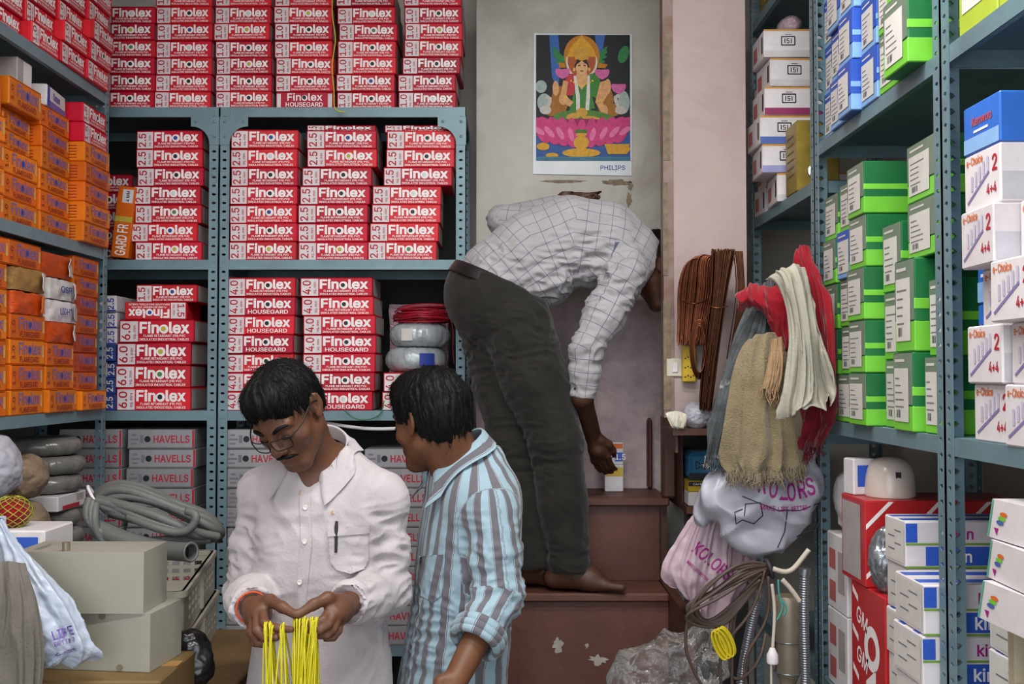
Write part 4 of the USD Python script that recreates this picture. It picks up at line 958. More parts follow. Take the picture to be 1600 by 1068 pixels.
def folds(m, bones, amp=.006, freq=16, seed=0, stretch=.72, joints=(), jamp=.008):
    """pushes the cloth out and in along each limb: long soft creases, tighter near the joints"""
    v, n = m.vertices.copy(), normals(m)
    tot = np.zeros(len(v)); wt = np.zeros(len(v))
    for (a, b, w) in bones:
        a, b = np.asarray(a, float), np.asarray(b, float); d = (b - a) / np.linalg.norm(b - a); t = np.clip((v - a) @ d, 0, np.linalg.norm(b - a)); dist = np.linalg.norm(v - a - t[:, None] * d, axis=1)
        g = np.exp(-(dist / .07) ** 2) * w + 1e-9
        q = v - stretch * ((v - a) @ d)[:, None] * d
        q = q * freq + meshkit.fbm(v * 6, 2, seed + 3)[:, None] * 1.6
        f = .65 * ridge(q, seed) + .35 * ridge(q * 2.1 + 7, seed + 1) - .5
        tot += g * f; wt += g
    disp = amp * tot / wt
    for (c, r) in joints:
        c = np.asarray(c, float); dd = np.linalg.norm(v - c, axis=1); q = (v - c) * np.array([22, 22, 46.]) + meshkit.fbm(v * 9, 2, seed + 8)[:, None] * 2.5
        disp += jamp * np.exp(-(dd / r) ** 2) * (ridge(q, seed + 4) - .5)
    m.vertices = v + n * disp[:, None]; return m
def cloth_uv(m, bones):
    """st in metres: around and along the nearest limb. bones: (a, b, front direction, mean radius)"""
    v = m.vertices; best = np.full(len(v), 9.); uv = np.zeros((len(v), 2))
    for (a, b, fr, r, bias) in bones:
        a, b, fr = np.asarray(a, float), np.asarray(b, float), np.asarray(fr, float); d = (b - a) / np.linalg.norm(b - a)
        x = fr - d * (fr @ d); x /= np.linalg.norm(x); y = np.cross(d, x)
        t = (v - a) @ d; tc = np.clip(t, 0, np.linalg.norm(b - a)); dist = np.linalg.norm(v - a - tc[:, None] * d, axis=1) - bias
        w = v - a - t[:, None] * d; ang = np.arctan2(w @ y, w @ x)
        k = dist < best; best[k] = dist[k]; uv[k] = np.c_[ang * r + 5., t + 5.][k]
    return uv
def proj(v):
    c, s = math.cos(PITCH), math.sin(PITCH); x, y, z = v[:, 0], v[:, 1], v[:, 2] - CAMZ
    dep = c * y + s * z; up = -s * y + c * z
    return np.c_[CX + F * x / dep, CY - F * up / dep], dep
def drape(m, poly, lift=.0022, size=4., wob=0., back=.0):
    """a sewn-on patch: a polygon laid over the front of a garment, with a rim down to the cloth"""
    from scipy.interpolate import LinearNDInterpolator
    n = normals(m); px, dep = proj(m.vertices); x0, y0, x1, y1 = poly.bounds
    ok = (px[:, 0] > x0 - 12) & (px[:, 0] < x1 + 12) & (px[:, 1] > y0 - 12) & (px[:, 1] < y1 + 12) & (((m.vertices - [0, 0, CAMZ]) * n).sum(1) < 0)
    px, dep = px[ok], dep[ok]; key = (px // 6).astype(int); o = np.lexsort((dep, key[:, 1], key[:, 0])); key = key[o]
    first = {}
    for kk, dd in zip(map(tuple, key), dep[o]): first.setdefault(kk, dd)
    near = np.array([dd < min(first.get((a + i, b + j), 9) for i in (-1, 0, 1) for j in (-1, 0, 1)) + .03 for (a, b), dd in zip(key, dep[o])])
    if near.sum() < 4: return None
    f = LinearNDInterpolator(px[o][near], dep[o][near])
    t = flat(poly.segmentize(size)); v, fc = trimesh.remesh.subdivide_to_size(t.vertices, t.faces, size)
    u = trimesh.Trimesh(v, fc, process=True); u.merge_vertices(); v, fc = u.vertices, u.faces
    d = f(v[:, 0], v[:, 1])
    if np.isnan(d).all(): return None
    d = np.where(np.isnan(d), np.nanmean(d), d)
    c, s = math.cos(PITCH), math.sin(PITCH)
    def world(dd):
        dx, dy = (v[:, 0] - CX) / F, (CY - v[:, 1]) / F
        return np.c_[dx * dd, (c - s * dy) * dd, CAMZ + (s + c * dy) * dd]
    A, B = world(d - lift), world(d + .001 + back); k = len(v)
    e = trimesh.Trimesh(A, fc, process=False); ed = np.sort(e.edges, axis=1); uq, ct = np.unique(ed, axis=0, return_counts=True); bd = set(map(tuple, uq[ct == 1]))
    rim = [(a, b) for a, b in e.edges if tuple(sorted((a, b))) in bd]
    tri = [np.asarray(fc)] + [np.array([[b, a, a + k], [b, a + k, b + k]]) for a, b in rim]
    V_, T_ = np.vstack([A, B]), np.vstack(tri); us, inv = np.unique(T_, return_inverse=True); return trimesh.Trimesh(V_[us], inv.reshape(T_.shape), process=False)

def dpart(n, m, *a, **k): return part(n, m, *a, **k) if m is not None else None
mat('skin_a', '#603e2d', .5, var=.1, scale=18, bump=.12, bscale=180, spec=.35)
mat('skin_b', '#65402b', .5, var=.1, scale=18, bump=.12, bscale=180, spec=.35)
mat('skin_c', '#4a2f23', .5, var=.1, scale=18, bump=.12, bscale=180, spec=.35)
mat('hair_black', '#070606', .6, var=.3, scale=60, spec=.2)
mat('shirt_white', '#b3aaad', .85, var=.05, scale=10, bump=.3, bscale=160, spec=.15, sheen_weight=.2, col2='#a99fa1', lo=.5, hi=.8)
mat('trouser_grey', '#8a8480', .85, var=.08, scale=20, bump=.25, bscale=150, spec=.15)
mat('trouser_dark', '#292724', .85, var=.14, scale=16, bump=.3, bscale=140, spec=.12, sheen_weight=.15)
mat('belt_black', '#1c1a1a', .4, var=.1)
mat('button_white', '#d8d2cc', .35)
mat('stain_yellow', '#b89468', .9, var=.2)

def head_frame(f, roll=0.):
    f = np.asarray(f, float); f /= np.linalg.norm(f); u = np.array([0, 0, 1.]) - f * f[2]; u /= np.linalg.norm(u); r = np.cross(f, u)
    if roll: c, s = math.cos(roll), math.sin(roll); r, u = c * r + s * u, -s * r + c * u
    return np.stack([r, f, u], 1)      # columns: his right, forward, up
def add_head(V, O, M, S=1.):
    L = lambda x, y, z: O + S * (M @ np.array([x, y, z], float)); V.rs = S
    V.ell(L(0, -.012, .03), (.073, .094, .086), M, .01)
    V.ell(L(0, .03, -.025), (.059, .064, .082), M, .03)
    for s in (-1, 1):
        V.cone(L(s * .046, .005, -.062), L(s * .018, .07, -.103), .019, .017, .03)
        V.ell(L(s * .044, .058, -.032), (.022, .02, .018), M, .025)
        V.cone(L(s * .044, .074, .02), L(s * .012, .089, .018), .009, .009, .015)
    V.cone(L(-.012, .075, -.105), L(.012, .075, -.105), .016, .016, .025)
    for s in (-1, 1):
        V.ell(L(s * .032, .098, -.002), (.017, .016, .012), M, .014, 'sub')
        V.ell(L(s * .032, .077, -.002), (.0155, .0135, .0125), M, .004)
        V.cone(L(s * .046, .086, -.008), L(s * .019, .09, -.009), .0022, .0022, .004)
    V.cone(L(0, .09, .012), L(0, .112, -.026), .0085, .0115, .014)
    V.ell(L(0, .113, -.032), (.0115, .011, .01), M, .01)
    for s in (-1, 1): V.ell(L(s * .0125, .1, -.037), (.008, .011, .0075), M, .007)
    for s in (-1, 1): V.ell(L(s * .007, .108, -.043), (.0035, .004, .003), M, .003, 'sub')
    V.ell(L(0, .09, -.067), (.026, .016, .02), M, .02)
    V.chain([L(-.024, .09, -.069), L(-.008, .1015, -.064), L(.008, .1015, -.064), L(.024, .09, -.069)], [.003, .0052, .0052, .003], .005)
    V.chain([L(-.021, .09, -.073), L(0, .1, -.0765), L(.021, .09, -.073)], [.003, .0065, .003], .005)
    V.cone(L(-.022, .103, -.0705), L(.022, .103, -.0705), .0022, .0022, .004, 'sub')
    for s in (-1, 1):
        A = M @ trimesh.transformations.rotation_matrix(math.radians(s * 22), (0, 0, 1))[:3, :3] @ trimesh.transformations.rotation_matrix(math.radians(12), (1, 0, 0))[:3, :3]
        V.ell(L(s * .078, -.012, -.004), (.0075, .018, .031), A, .008)
        V.ell(L(s * .0845, -.008, .002), (.006, .0095, .018), A, .005, 'sub')
        V.ell(L(s * .076, -.001, -.03), (.006, .009, .009), A, .006)
    V.rs = 1.; return L
def hair_mesh(O, M, h=.0032, back=-.07, front=.062, seed=1, vol=1., strand=.003, S=1.):
    V = Vol(O - .17, O + .17, h); L = lambda x, y, z: O + S * (M @ np.array([x, y, z], float)); V.rs = S
    V.ell(L(0, -.014, .036), (.086 * vol, .107 * vol, .092 * vol), M, .01)
    V.ell(L(0, -.05, -.015), (.071 * vol, .062 * vol, .075), M, .03)
    V.ell(L(0, .045, .075), (.06 * vol, .05, .045), M, .03)
    V.ell(L(0, .12, -.035), (.082, .076, .1 + (front - .062)), M, .012, 'sub')            # face and forehead
    for s in (-1, 1): V.ell(L(s * .09, .018, -.052), (.034, .052, .062), M, .01, 'sub')     # round the ears
    V.half(L(0, -.06, back), M @ np.array([0, -.25, 1.]))
    m = V.mesh(); relax(m, 2)
    v = m.vertices; n = normals(m); q = (v - O) @ M / S
    ang = np.arctan2(q[:, 0], q[:, 1] + .02) * .085; flow = np.c_[ang * 130 + meshkit.noise(q * 30, seed) * 2.5, q[:, 2] * 14, np.zeros(len(q))]
    m.vertices = v + n * (strand * (ridge(flow, seed) - .3) + .004 * (meshkit.fbm(q * 28, 3, seed + 2) - .5))[:, None]
    return m
def strands(name, m, O, M, parent, n=2600, ln=.03, w=.0011, seed=0, up=.25):
    rg = np.random.default_rng(seed); v = m.vertices; nn = normals(m); f = m.faces
    ar = np.linalg.norm(np.cross(v[f[:, 1]] - v[f[:, 0]], v[f[:, 2]] - v[f[:, 0]]), axis=1); fi = rg.choice(len(f), n, p=ar / ar.sum()); p = v[f[fi, 0]]; d0 = nn[f[fi, 0]]
    q = (p - O) @ M; crown = np.array([0, -.05, .12])
    tang = q - crown; tang = tang @ M.T; tang -= d0 * (tang * d0).sum(1, keepdims=True); tang /= np.maximum(np.linalg.norm(tang, axis=1, keepdims=True), 1e-6)
    tang += rg.normal(0, .22, tang.shape); L_ = ln * rg.uniform(.6, 1.3, (n, 1))
    k = 5; pts = np.stack([p + tang * L_ * (t - .3) + d0 * (L_ * up * (t - .8 * t * t) - .0004) for t in np.linspace(0, 1, k)], 1)
    base = str(parent.GetPath()); c = UsdGeom.BasisCurves.Define(stage, base + '/' + numbered(base, name))
    c.CreateTypeAttr('linear'); c.CreateCurveVertexCountsAttr([k] * n); c.CreatePointsAttr(Vt.Vec3fArray.FromNumpy(pts.reshape(-1, 3).astype(np.float32)))
    wd = np.tile(np.array([1, 1, .9, .7, .3]) * w, n); c.CreateWidthsAttr(Vt.FloatArray.FromNumpy(wd.astype(np.float32))); c.SetWidthsInterpolation('vertex')
    UsdShade.MaterialBindingAPI.Apply(c.GetPrim()).Bind(MATS['hair_black']); keys(c.GetPrim(), kind='stuff')
def hand(V, wrist, palm, fingers, thumb, rf=.0085):
    """metacarpals from the wrist to each knuckle, then bent fingers; all joints given"""
    wrist = np.asarray(wrist, float)
    for i, ch in enumerate(fingers):
        V.cone(wrist + (np.asarray(ch[0]) - wrist) * .15, ch[0], .016, .0115, .014)
    V.ell(palm[0], palm[1], palm[2] if len(palm) > 2 else None, .015)
    sc = (1., 1.04, 1., .86)
    for i, ch in enumerate(fingers):
        r = rf * sc[i % 4]; V.chain(ch, [r * 1.16, r * 1.04, r * .94, r * .8][:len(ch)], .0035)
    V.chain(thumb, [.0165, .0125, .0105, .0085][:len(thumb)], .008)
def collar(C, tilt, opens=28, rt=.058, drop=(.036, .075), rise=.02, yaw=0., vdrop=.05, fwd=.0, spread=.024, tipout=.012):
    """turned-down shirt collar round the neck: stand, fold, fall, with two points in front"""
    n = 64; th = np.linspace(-180 + opens, 180 - opens, n); rows = []
    for t in th:
        a = math.radians(t); k = abs(t) / (180 - opens); fr = max(0, (abs(t) - 85) / (95 - opens)); d = np.array([math.sin(a) * (1 + .12 * fr), math.cos(a) * (1 + fwd * fr), 0])
        z = rise * math.cos(a) - vdrop * fr ** 1.4
        r0 = rt + .004 * k; dp = drop[0] + (drop[1] - drop[0]) * k ** 5
        pts = [d * (r0 + .002) + [0, 0, z - .03], d * r0 + [0, 0, z], d * (r0 + .004) + [0, 0, z + .004], d * (r0 + .009) + [0, 0, z - .002], d * (r0 + .5 * spread + .004) + [0, 0, z - dp * .5], d * (r0 + spread + tipout * k ** 3) + [0, 0, z - dp]]
        pts += [d * (r0 + spread + tipout * k ** 3 - .003) + [0, 0, z - dp - .001], d * (r0 + .5 * spread) + [0, 0, z - dp * .5 - .002], d * (r0 + .0055) + [0, 0, z - .004]]
        rows.append(pts)
    P_ = np.array(rows); k = P_.shape[1]; v = P_.reshape(-1, 3)
    i = np.arange(n - 1)[:, None] * k; j = np.arange(k)[None]; j2 = (j + 1) % k; q = np.stack([i + j, i + j2, i + k + j2, i + k + j], -1).reshape(-1, 4)
    ends = [[0, b, b + 1] for b in range(1, k - 1)] + [[(n - 1) * k, (n - 1) * k + b + 1, (n - 1) * k + b] for b in range(1, k - 1)]
    m = trimesh.Trimesh(v, np.vstack([q[:, [0, 2, 1]], q[:, [0, 3, 2]], np.array(ends)]), process=False)
    m.apply_transform(R('z', yaw)); 
    m.apply_transform(trimesh.transformations.rotation_matrix(tilt[1], tilt[0])); m.apply_translation(C)
    return m
def keep_out(V, m, gap=.004, idx=None):
    """lifts cloth off the volume it would sink into"""
    from scipy.ndimage import map_coordinates
    g = np.gradient(V.D, V.h); v = m.vertices
    for _ in range(4):
        q = ((v - V.lo) / V.h).T; d = map_coordinates(V.D, q, order=1, mode='nearest'); n = np.stack([map_coordinates(k, q, order=1, mode='nearest') for k in g], 1); n /= np.maximum(np.linalg.norm(n, axis=1, keepdims=True), 1e-6)
        gp = gap if np.isscalar(gap) else gap; v = v + n * np.clip(gp - d, 0, .03)[:, None]
    m.vertices = v; return m
def foot(V, heel, toe, k=.02, s=1.):
    heel, toe = np.asarray(heel, float), np.asarray(toe, float); d = toe - heel; up = np.array([0, 0, 1.]); sd = np.cross(d, up); sd /= np.linalg.norm(sd)
    V.cone(heel + up * .032, heel + d * .55 + up * .034, .032 * s, .034 * s, k); V.cone(heel + d * .15 + up * .05, heel + d * .5 + up * .04, .033, .028, k)
    V.cone(heel + d * .5 + sd * .012 + up * .024, heel + d * .74 + sd * .02 + up * .018, .027, .02, k); V.cone(heel + d * .5 - sd * .014 + up * .022, heel + d * .74 - sd * .022 + up * .016, .024, .017, k)
    for i, (o, l, r) in enumerate(((.028, 1., .0125), (.012, .98, .0095), (-.002, .95, .009), (-.016, .9, .0085), (-.029, .84, .008))): V.cone(heel + d * .74 + sd * o * .9 + up * .016, heel + d * l + sd * o + up * .0115, r * 1.1, r, .006)

# ---------------------------------------------------------------- the man in the white shirt
J = P
SA = .9; ya, pa_ = math.radians(16), math.radians(42)
MA = head_frame((-math.sin(ya) * math.cos(pa_), -math.cos(ya) * math.cos(pa_), -math.sin(pa_)), math.radians(-13))
OA = J(442, 622, 2.29) - SA * MA @ np.array([0, -.012, .03])
SHr, ELr, WRr = J(405, 770, 2.43), J(387, 925, 2.45), J(394, 948, 2.205)
SHl, ELl, WRl = J(605, 778, 2.43), J(607, 924, 2.44), J(545, 943, 2.21)
NB = J(506, 728, 2.435)
def xz(px, py, Y): return J(px, py, Y)
ax, ay = J(503, 850, 2.43)[0], 2.43
A = thing('person', 'man in a white long-sleeved shirt and glasses, head bowed over yellow wire', 'person', (0, 0, 0))
V = Vol((-.80, 2.02, -.005), (-.10, 2.72, 1.70), .0037)
V.loft([.72, .85, .98, 1.1, 1.25, 1.34, 1.40, 1.44], [ax] * 8, [ay] * 8, [.13, .14, .125, .12, .13, .12, .085, .05], [.11, .115, .1, .095, .1, .09, .07, .05], 0, .02)
V.cone(NB + [-.004, -.006, -.03], OA + SA * MA @ np.array([0, -.02, -.05]), .054, .05, .03)
add_head(V, OA, MA, SA)
V.chain([SHr, ELr, WRr], [.038, .034, .026], .03); V.chain([SHl, ELl, WRl], [.038, .034, .026], .03)
for s in (-1, 1):
    V.chain([(ax + s * .08, ay, .82), (ax + s * .09, ay - .01, .46), (ax + s * .1, ay + .02, .085)], [.085, .052, .036], .03); foot(V, (ax + s * .1, ay + .06, 0.004), (ax + s * .11, ay - .19, .004))
Jh = lambda *q: J(*q)
hand(V, WRr, (J(405, 958, 2.145), (.026, .038, .03)),
     [[J(410, 950, 2.11), J(413, 972, 2.075), J(432, 981, 2.062), J(455, 983, 2.055)],
      [J(402, 957, 2.105), J(401, 984, 2.075), J(413, 996, 2.062), J(432, 996, 2.058)],
      [J(396, 962, 2.115), J(394, 988, 2.09), J(404, 1004, 2.078), J(420, 1005, 2.074)],
      [J(393, 966, 2.13), J(390, 988, 2.11), J(397, 1004, 2.1), J(410, 1008, 2.098)]],
     [J(406, 942, 2.15), J(422, 938, 2.115), J(441, 948, 2.085), J(460, 959, 2.068)])
hand(V, WRl, (J(530, 950, 2.15), (.028, .038, .03)),
     [[J(516, 952, 2.11), J(505, 968, 2.078), J(488, 975, 2.07), J(466, 976, 2.066)],
      [J(523, 957, 2.105), J(512, 976, 2.078), J(500, 984, 2.07), J(484, 985, 2.068)],
      [J(528, 962, 2.11), J(521, 982, 2.09), J(511, 992, 2.082), J(497, 993, 2.078)],
      [J(532, 966, 2.125), J(529, 985, 2.11), J(521, 996, 2.102), J(509, 998, 2.098)]],
     [J(530, 940, 2.15), J(512, 934, 2.11), J(490, 944, 2.085), J(467, 959, 2.068)])
bA = V.mesh(); relax(bA, 1); part('body', bA, 'skin_a', A, smooth=True)
# shirt
V = Vol((-.85, 2.08, .66), (-.08, 2.70, 1.56), .0042)
V.loft([.70, .82, .95, 1.08, 1.2, 1.29, 1.345, 1.39, 1.42, 1.445], [ax - .005, ax - .004, ax, ax, ax, ax, ax + .002, ax + .004, ax + .006, ax + .006], [ay] * 8 + [ay, ay + .005],
       [.172, .166, .157, .15, .153, .157, .15, .115, .082, .06], [.14, .135, .127, .122, .122, .116, .1, .08, .066, .055], 0, .02)
V.chain([SHr + [.015, 0, .0], SHr + (ELr - SHr) * .5, ELr], [.05, .05, .048], .012); V.chain([ELr, ELr + (WRr - ELr) * .55, WRr + (WRr - ELr) * .02], [.048, .05, .043], .02)
V.chain([SHl + [-.015, 0, .0], SHl + (ELl - SHl) * .5, ELl], [.05, .051, .05], .012); V.chain([ELl, ELl + (WRl - ELl) * .55, WRl + (WRl - ELl) * .02], [.05, .051, .043], .02)
V.cone(SHr + [.0, 0, .0], NB + [-.03, 0, -.03], .05, .042, .04); V.cone(SHl, NB + [.03, 0, -.03], .05, .042, .04)
V.cone(NB + [0, -.01, .12], NB + [-.004, -.012, -.004], .068, .061, .006, 'sub')
V.cone(J(498, 695, 2.36), J(479, 752, 2.318), .048, .03, .005, 'sub'); V.cone(J(479, 752, 2.318), J(477, 770, 2.30), .026, .008, .005, 'sub')
def cut_cuff(V, W, E, r=.062):
    d = (W - E) / np.linalg.norm(W - E); V.cone(W + d * .035, W + d * .09, r, r, .004, 'sub')
cut_cuff(V, WRr, ELr, .047); cut_cuff(V, WRl, ELl, .047)
sA = V.mesh(); relax(sA, 2)
bones = [((ax, ay, .7), (ax, ay, 1.42), 2.2), (SHr, ELr, 1.), (ELr, WRr, 1.), (SHl, ELl, 1.), (ELl, WRl, 1.)]
folds(sA, bones, .009, 13, 5, .85, [(ELr, .09), (ELl, .09), (SHr + [0, -.02, -.09], .08), (SHl + [0, -.02, -.09], .08), (WRl, .09), (WRr, .07)], .009)
sp = part('shirt', sA, 'shirt_white', A, smooth=True)
cA = collar(NB + [-.012, -.014, .05], ((1, 0, 0), math.radians(22)), 30, .062, (.038, .046), .018, -10, .008, fwd=.5, spread=.024, tipout=.024)
gA = np.tile(np.array([.0015, .002, .003, .005, .007, .0075, .0045, .0035, .0025]), 64); keep_out(V, cA, gA)
part('collar', cA, 'shirt_white', A, smooth=50)
dpart('placket', drape(sA, Polygon([(468, 774), (485, 772), (487, 850), (479, 930), (475, 1000), (474, 1064), (455, 1064), (457, 1000), (462, 930), (470, 850)]), .0035), 'shirt_white', A, smooth=40)
pk = dpart('pocket', drape(sA, Polygon([(512, 826), (576, 821), (577, 876), (570, 888), (548, 896), (526, 890), (516, 878)]), .006), 'shirt_white', A, smooth=40)
dpart('pocket_hem', drape(sA, Polygon([(511, 825), (577, 820), (577, 833), (512, 838)]), .009), 'shirt_white', pk, smooth=40)
for (x, y) in ((478, 792), (477, 845), (469, 909), (466, 975), (464, 1040)):
    o = drape(sA, Point(x, y).buffer(4), .004, 3)
    if o is None: continue
    o = o.vertices.mean(0)
    b = lathe([(0, 0), (.0052, 0), (.0056, .0012), (.0048, .002), (.003, .0014), (0, .0013)], 16); b.apply_transform(R('x', 90)); b.apply_translation(o + [0, -.003, 0]); part('button', b, 'button_white', A, smooth=30)
o = drape(sA, Point(526, 826).buffer(4), .004, 3).vertices.mean(0)
part('pen', tube([o + [0, -.004, -.05], o + [.001, -.007, .004], o + [.002, -.007, .018]], [.0035, .0042, .003], 8), 'ink_dark', A, smooth=True)
for (cx, cy, w) in ((592, 708, 5), (605, 706, 4), (598, 718, 4), (472, 770, 5), (512, 776, 4), (520, 800, 3)):
    q = Point(cx, cy).buffer(w).difference(Point(cx + 2.2, cy - .8).buffer(w * .95)); dpart('stain', drape(sA, q, .0016, 3), 'stain_yellow', sp)
# trousers
V = Vol((ax - .25, ay - .2, .02), (ax + .25, ay + .22, .95), .007)
V.loft([.76, .85, .93], [ax] * 3, [ay] * 3, [.148, .15, .14], [.11, .11, .1], 0, .02)
for s in (-1, 1): V.chain([(ax + s * .075, ay, .76), (ax + s * .092, ay - .008, .46), (ax + s * .1, ay + .02, .1)], [.095, .08, .07], .04)
V.half((0, 0, .06), (0, 0, 1)); tA = V.mesh(); relax(tA, 2); folds(tA, [((ax + s * .09, ay, .8), (ax + s * .1, ay, .1), 1.) for s in (-1, 1)], .012, 14, 8); part('trousers', tA, 'trouser_grey', A, smooth=True)
# hair, brows, moustache, glasses, wrist thread
hA = hair_mesh(OA, MA, seed=3, back=-.055, vol=.91, S=SA); hp = part('hair', hA, 'hair_black', A, smooth=True); strands('hair_strand', hA, OA, MA, hp, 3200, .02, .0009, seed=4, up=.22)
def face_bits(L, M, parent, moust=True):
    for s in (-1, 1):
        part('eyebrow', tube(spline([L(s * .014, .0985, .017), L(s * .03, .0945, .0245), L(s * .05, .079, .02)], 10), [.003, .004, .0042, .0045, .0045, .0042, .004, .0035, .003, .002], 8), 'hair_black', parent, smooth=True)
        part('eyelashes', tube(spline([L(s * .019, .0905, -.0085), L(s * .032, .0925, -.0105), L(s * .046, .087, -.0085)], 10), .0014, 6), 'hair_black', parent, smooth=True)
    if moust:
        for s in (-1, 1): part('moustache', tube(spline([L(s * .001, .1075, -.052), L(s * .012, .106, -.0545), L(s * .022, .098, -.059), L(s * .03, .089, -.066)], 12), np.r_[np.linspace(.0034, .0046, 6), np.linspace(.0042, .0016, 6)], 8), 'hair_black', parent, smooth=True)
LA = lambda x, y, z: OA + SA * MA @ np.array([x, y, z], float)
face_bits(LA, MA, A)
film('lens', '#888888', .12, .03)
mat('frame_dark', '#241f1d', .3, metal=.4)
g = thing('glasses', 'dark-rimmed rectangular glasses on the bowed man\'s nose', 'glasses', (0, 0, 0))
for s in (-1, 1):
    rim = [LA(s * .007 + s * a * .046, .1175 - .012 * a ** 2, -.006 + b) for a, b in ((0, .012), (.5, .0145), (1, .013), (1.03, 0), (.96, -.014), (.5, -.0165), (.08, -.014), (-.03, 0))]
    rl = spline(rim, 36, closed=True); rp = part('rim', tube(rl, .0013, 8, closed=True), 'frame_dark', g, smooth=True)
    c = rl.mean(0); k = len(rl); lens = trimesh.Trimesh(np.vstack([rl, c]), np.array([[i, (i + 1) % k, k] for i in range(k)]), process=False); part('lens', lens, 'lens', rp, smooth=True)
    part('temple', tube(spline([LA(s * .054, .105, .004), LA(s * .074, .07, .006), LA(s * .081, .0, .012), LA(s * .082, -.022, -.004)], 16), .0016, 6), 'frame_dark', g, smooth=True)
part('bridge', tube(spline([LA(-.008, .1175, -.002), LA(0, .1205, .001), LA(.008, .1175, -.002)], 8), .0013, 6), 'frame_dark', g, smooth=True)
d = (WRr - ELr) / np.linalg.norm(WRr - ELr); th = torus(.032, .0022, 30, 6); th.apply_transform(trimesh.geometry.align_vectors((0, 0, 1), d)); th.apply_translation(WRr + d * .012)
tt = thing('wrist_thread', 'orange thread tied round the bowed man\'s wrist', 'thread', (0, 0, 0)); part('thread', th, mat('thread_orange', '#c84a22', .7), tt, smooth=True)
part('knot', trimesh.creation.icosphere(2, .005, ), 'thread_orange', tt).GetAttribute('points')
UsdGeom.Xformable(tt.GetChild('knot')).AddTranslateOp().Set(tuple(WRr + d * .01 + np.array([.018, -.012, .022])))
# yellow wire in his hands
mat('wire_bright_yellow', '#c6bb17', .4, var=.06, spec=.5)
yw = thing('yellow_wire_coil', 'coil of bright yellow wire hanging from the bowed man\'s fingers', 'wire', (0, 0, 0))
ry_ = np.random.default_rng(5); strs = []
def loop(xt, yt, xb, depth, ln, Y0, ph):
    t = np.linspace(0, 2 * PI, 40, endpoint=False); top = J(xt, yt, Y0); bot = np.array([J(xb, yt, Y0)[0], Y0, top[2] - ln])
    u = (1 - np.cos(t)) / 2; u = u ** .9
    w = np.sign(np.sin(t)) * np.abs(np.sin(t)) ** .55
    sag = depth * (.35 + .65 * np.sin(np.clip(u, 0, 1) * PI / 2))
    p = np.outer(1 - u, top) + np.outer(u, bot); p[:, 1] += sag * w * .5 + .005 * np.sin(ph + 2 * t); p[:, 0] += .004 * np.sin(ph * 3 + t) * np.sin(u * PI) + .006 * w * u
    return tube(p, .0019, 6, closed=True)
for i in range(30):
    xt = ry_.uniform(458, 502); strs.append(loop(xt, ry_.uniform(963, 969), xt * .55 + .45 * 484 + ry_.normal(0, 7), ry_.uniform(.03, .05), ry_.uniform(.24, .3), 2.066 + ry_.uniform(-.006, .006), i))
for i in range(13):
    xt = ry_.uniform(414, 446); strs.append(loop(xt, ry_.uniform(971, 978), xt * .7 + 19 * 1. + .3 * 440 + ry_.normal(0, 8) - 12, ry_.uniform(.03, .055), ry_.uniform(.25, .31), 2.058 + ry_.uniform(-.006, .006), i + 50))
part('strand', cat_(strs), 'wire_bright_yellow', yw, smooth=True, kind='stuff')
# ---------------------------------------------------------------- the customer in the striped shirt, his back to us
mat('sandal', '#4a3a2e', .6)
SB = .93
MB = head_frame((-.72, .66, -.2), math.radians(4))
OB = J(674, 633, 2.48) - SB * MB @ np.array([0, -.012, .03])
fB = np.array([-.93, -.37, 0]); fB /= np.linalg.norm(fB); lB = np.array([-fB[1], fB[0], 0])     # forward, his left
yawB = math.atan2(lB[1], lB[0])
YBm = 2.51; tb = np.array([J(738, 850, YBm)[0], YBm]); bb = np.array([J(708, 1068, YBm)[0], YBm])
def axB(z): t = (z - .9) / (1.3 - .9); return bb + (tb - bb) * min(max(t, -.1), 1.15)
NBb = J(716, 730, YBm)
C3 = lambda xy, z, dl=0., df=0.: np.array([xy[0], xy[1], z]) + lB * dl + fB * df
SBl = J(768, 800, 2.36); EBl = J(780, 930, 2.32); WBl = J(712, 1062, 2.18)
SBr = C3(axB(1.3), 1.335, -.16); EBr = C3(axB(1.05), 1.06, -.19, -.03); WBr = C3(axB(.9), .83, -.2, .02)
B = thing('person', 'man in a blue and grey striped shirt seen from behind, looking away', 'person', (0, 0, 0))
V = Vol((-.62, 1.95, -.005), (.08, 2.90, 1.70), .0042)
zs = [.72, .85, .98, 1.1, 1.25, 1.33, 1.38, 1.41]
V.loft(zs, [axB(z)[0] for z in zs], [axB(z)[1] for z in zs], [.13, .14, .125, .12, .13, .12, .085, .05], [.1, .1, .085, .08, .09, .085, .07, .05], yawB, .02)
V.cone(NBb + [0, 0, -.04], OB + MB @ np.array([0, -.03, -.05]), .057, .05, .03)
V.cone(NBb + [0.01, 0, 0.0], OB + MB @ np.array([0, -.05, -.03]), .05, .045, .03)
add_head(V, OB, MB, SB)
V.chain([SBl, EBl, WBl], [.038, .036, .026], .03); V.chain([SBr, EBr, WBr], [.038, .034, .026], .03)
for s in (-1, 1):
    h_ = C3(axB(.8), .82, s * .08); kn = C3(axB(.6), .46, s * .09, .01); an = C3(axB(.6), .085, s * .1, -.1)
    V.chain([h_, kn, an], [.085, .052, .036], .03); hl = C3(axB(.6), .004, s * .1, -.14); foot(V, hl, hl + fB * .25 + lB * s * .03)
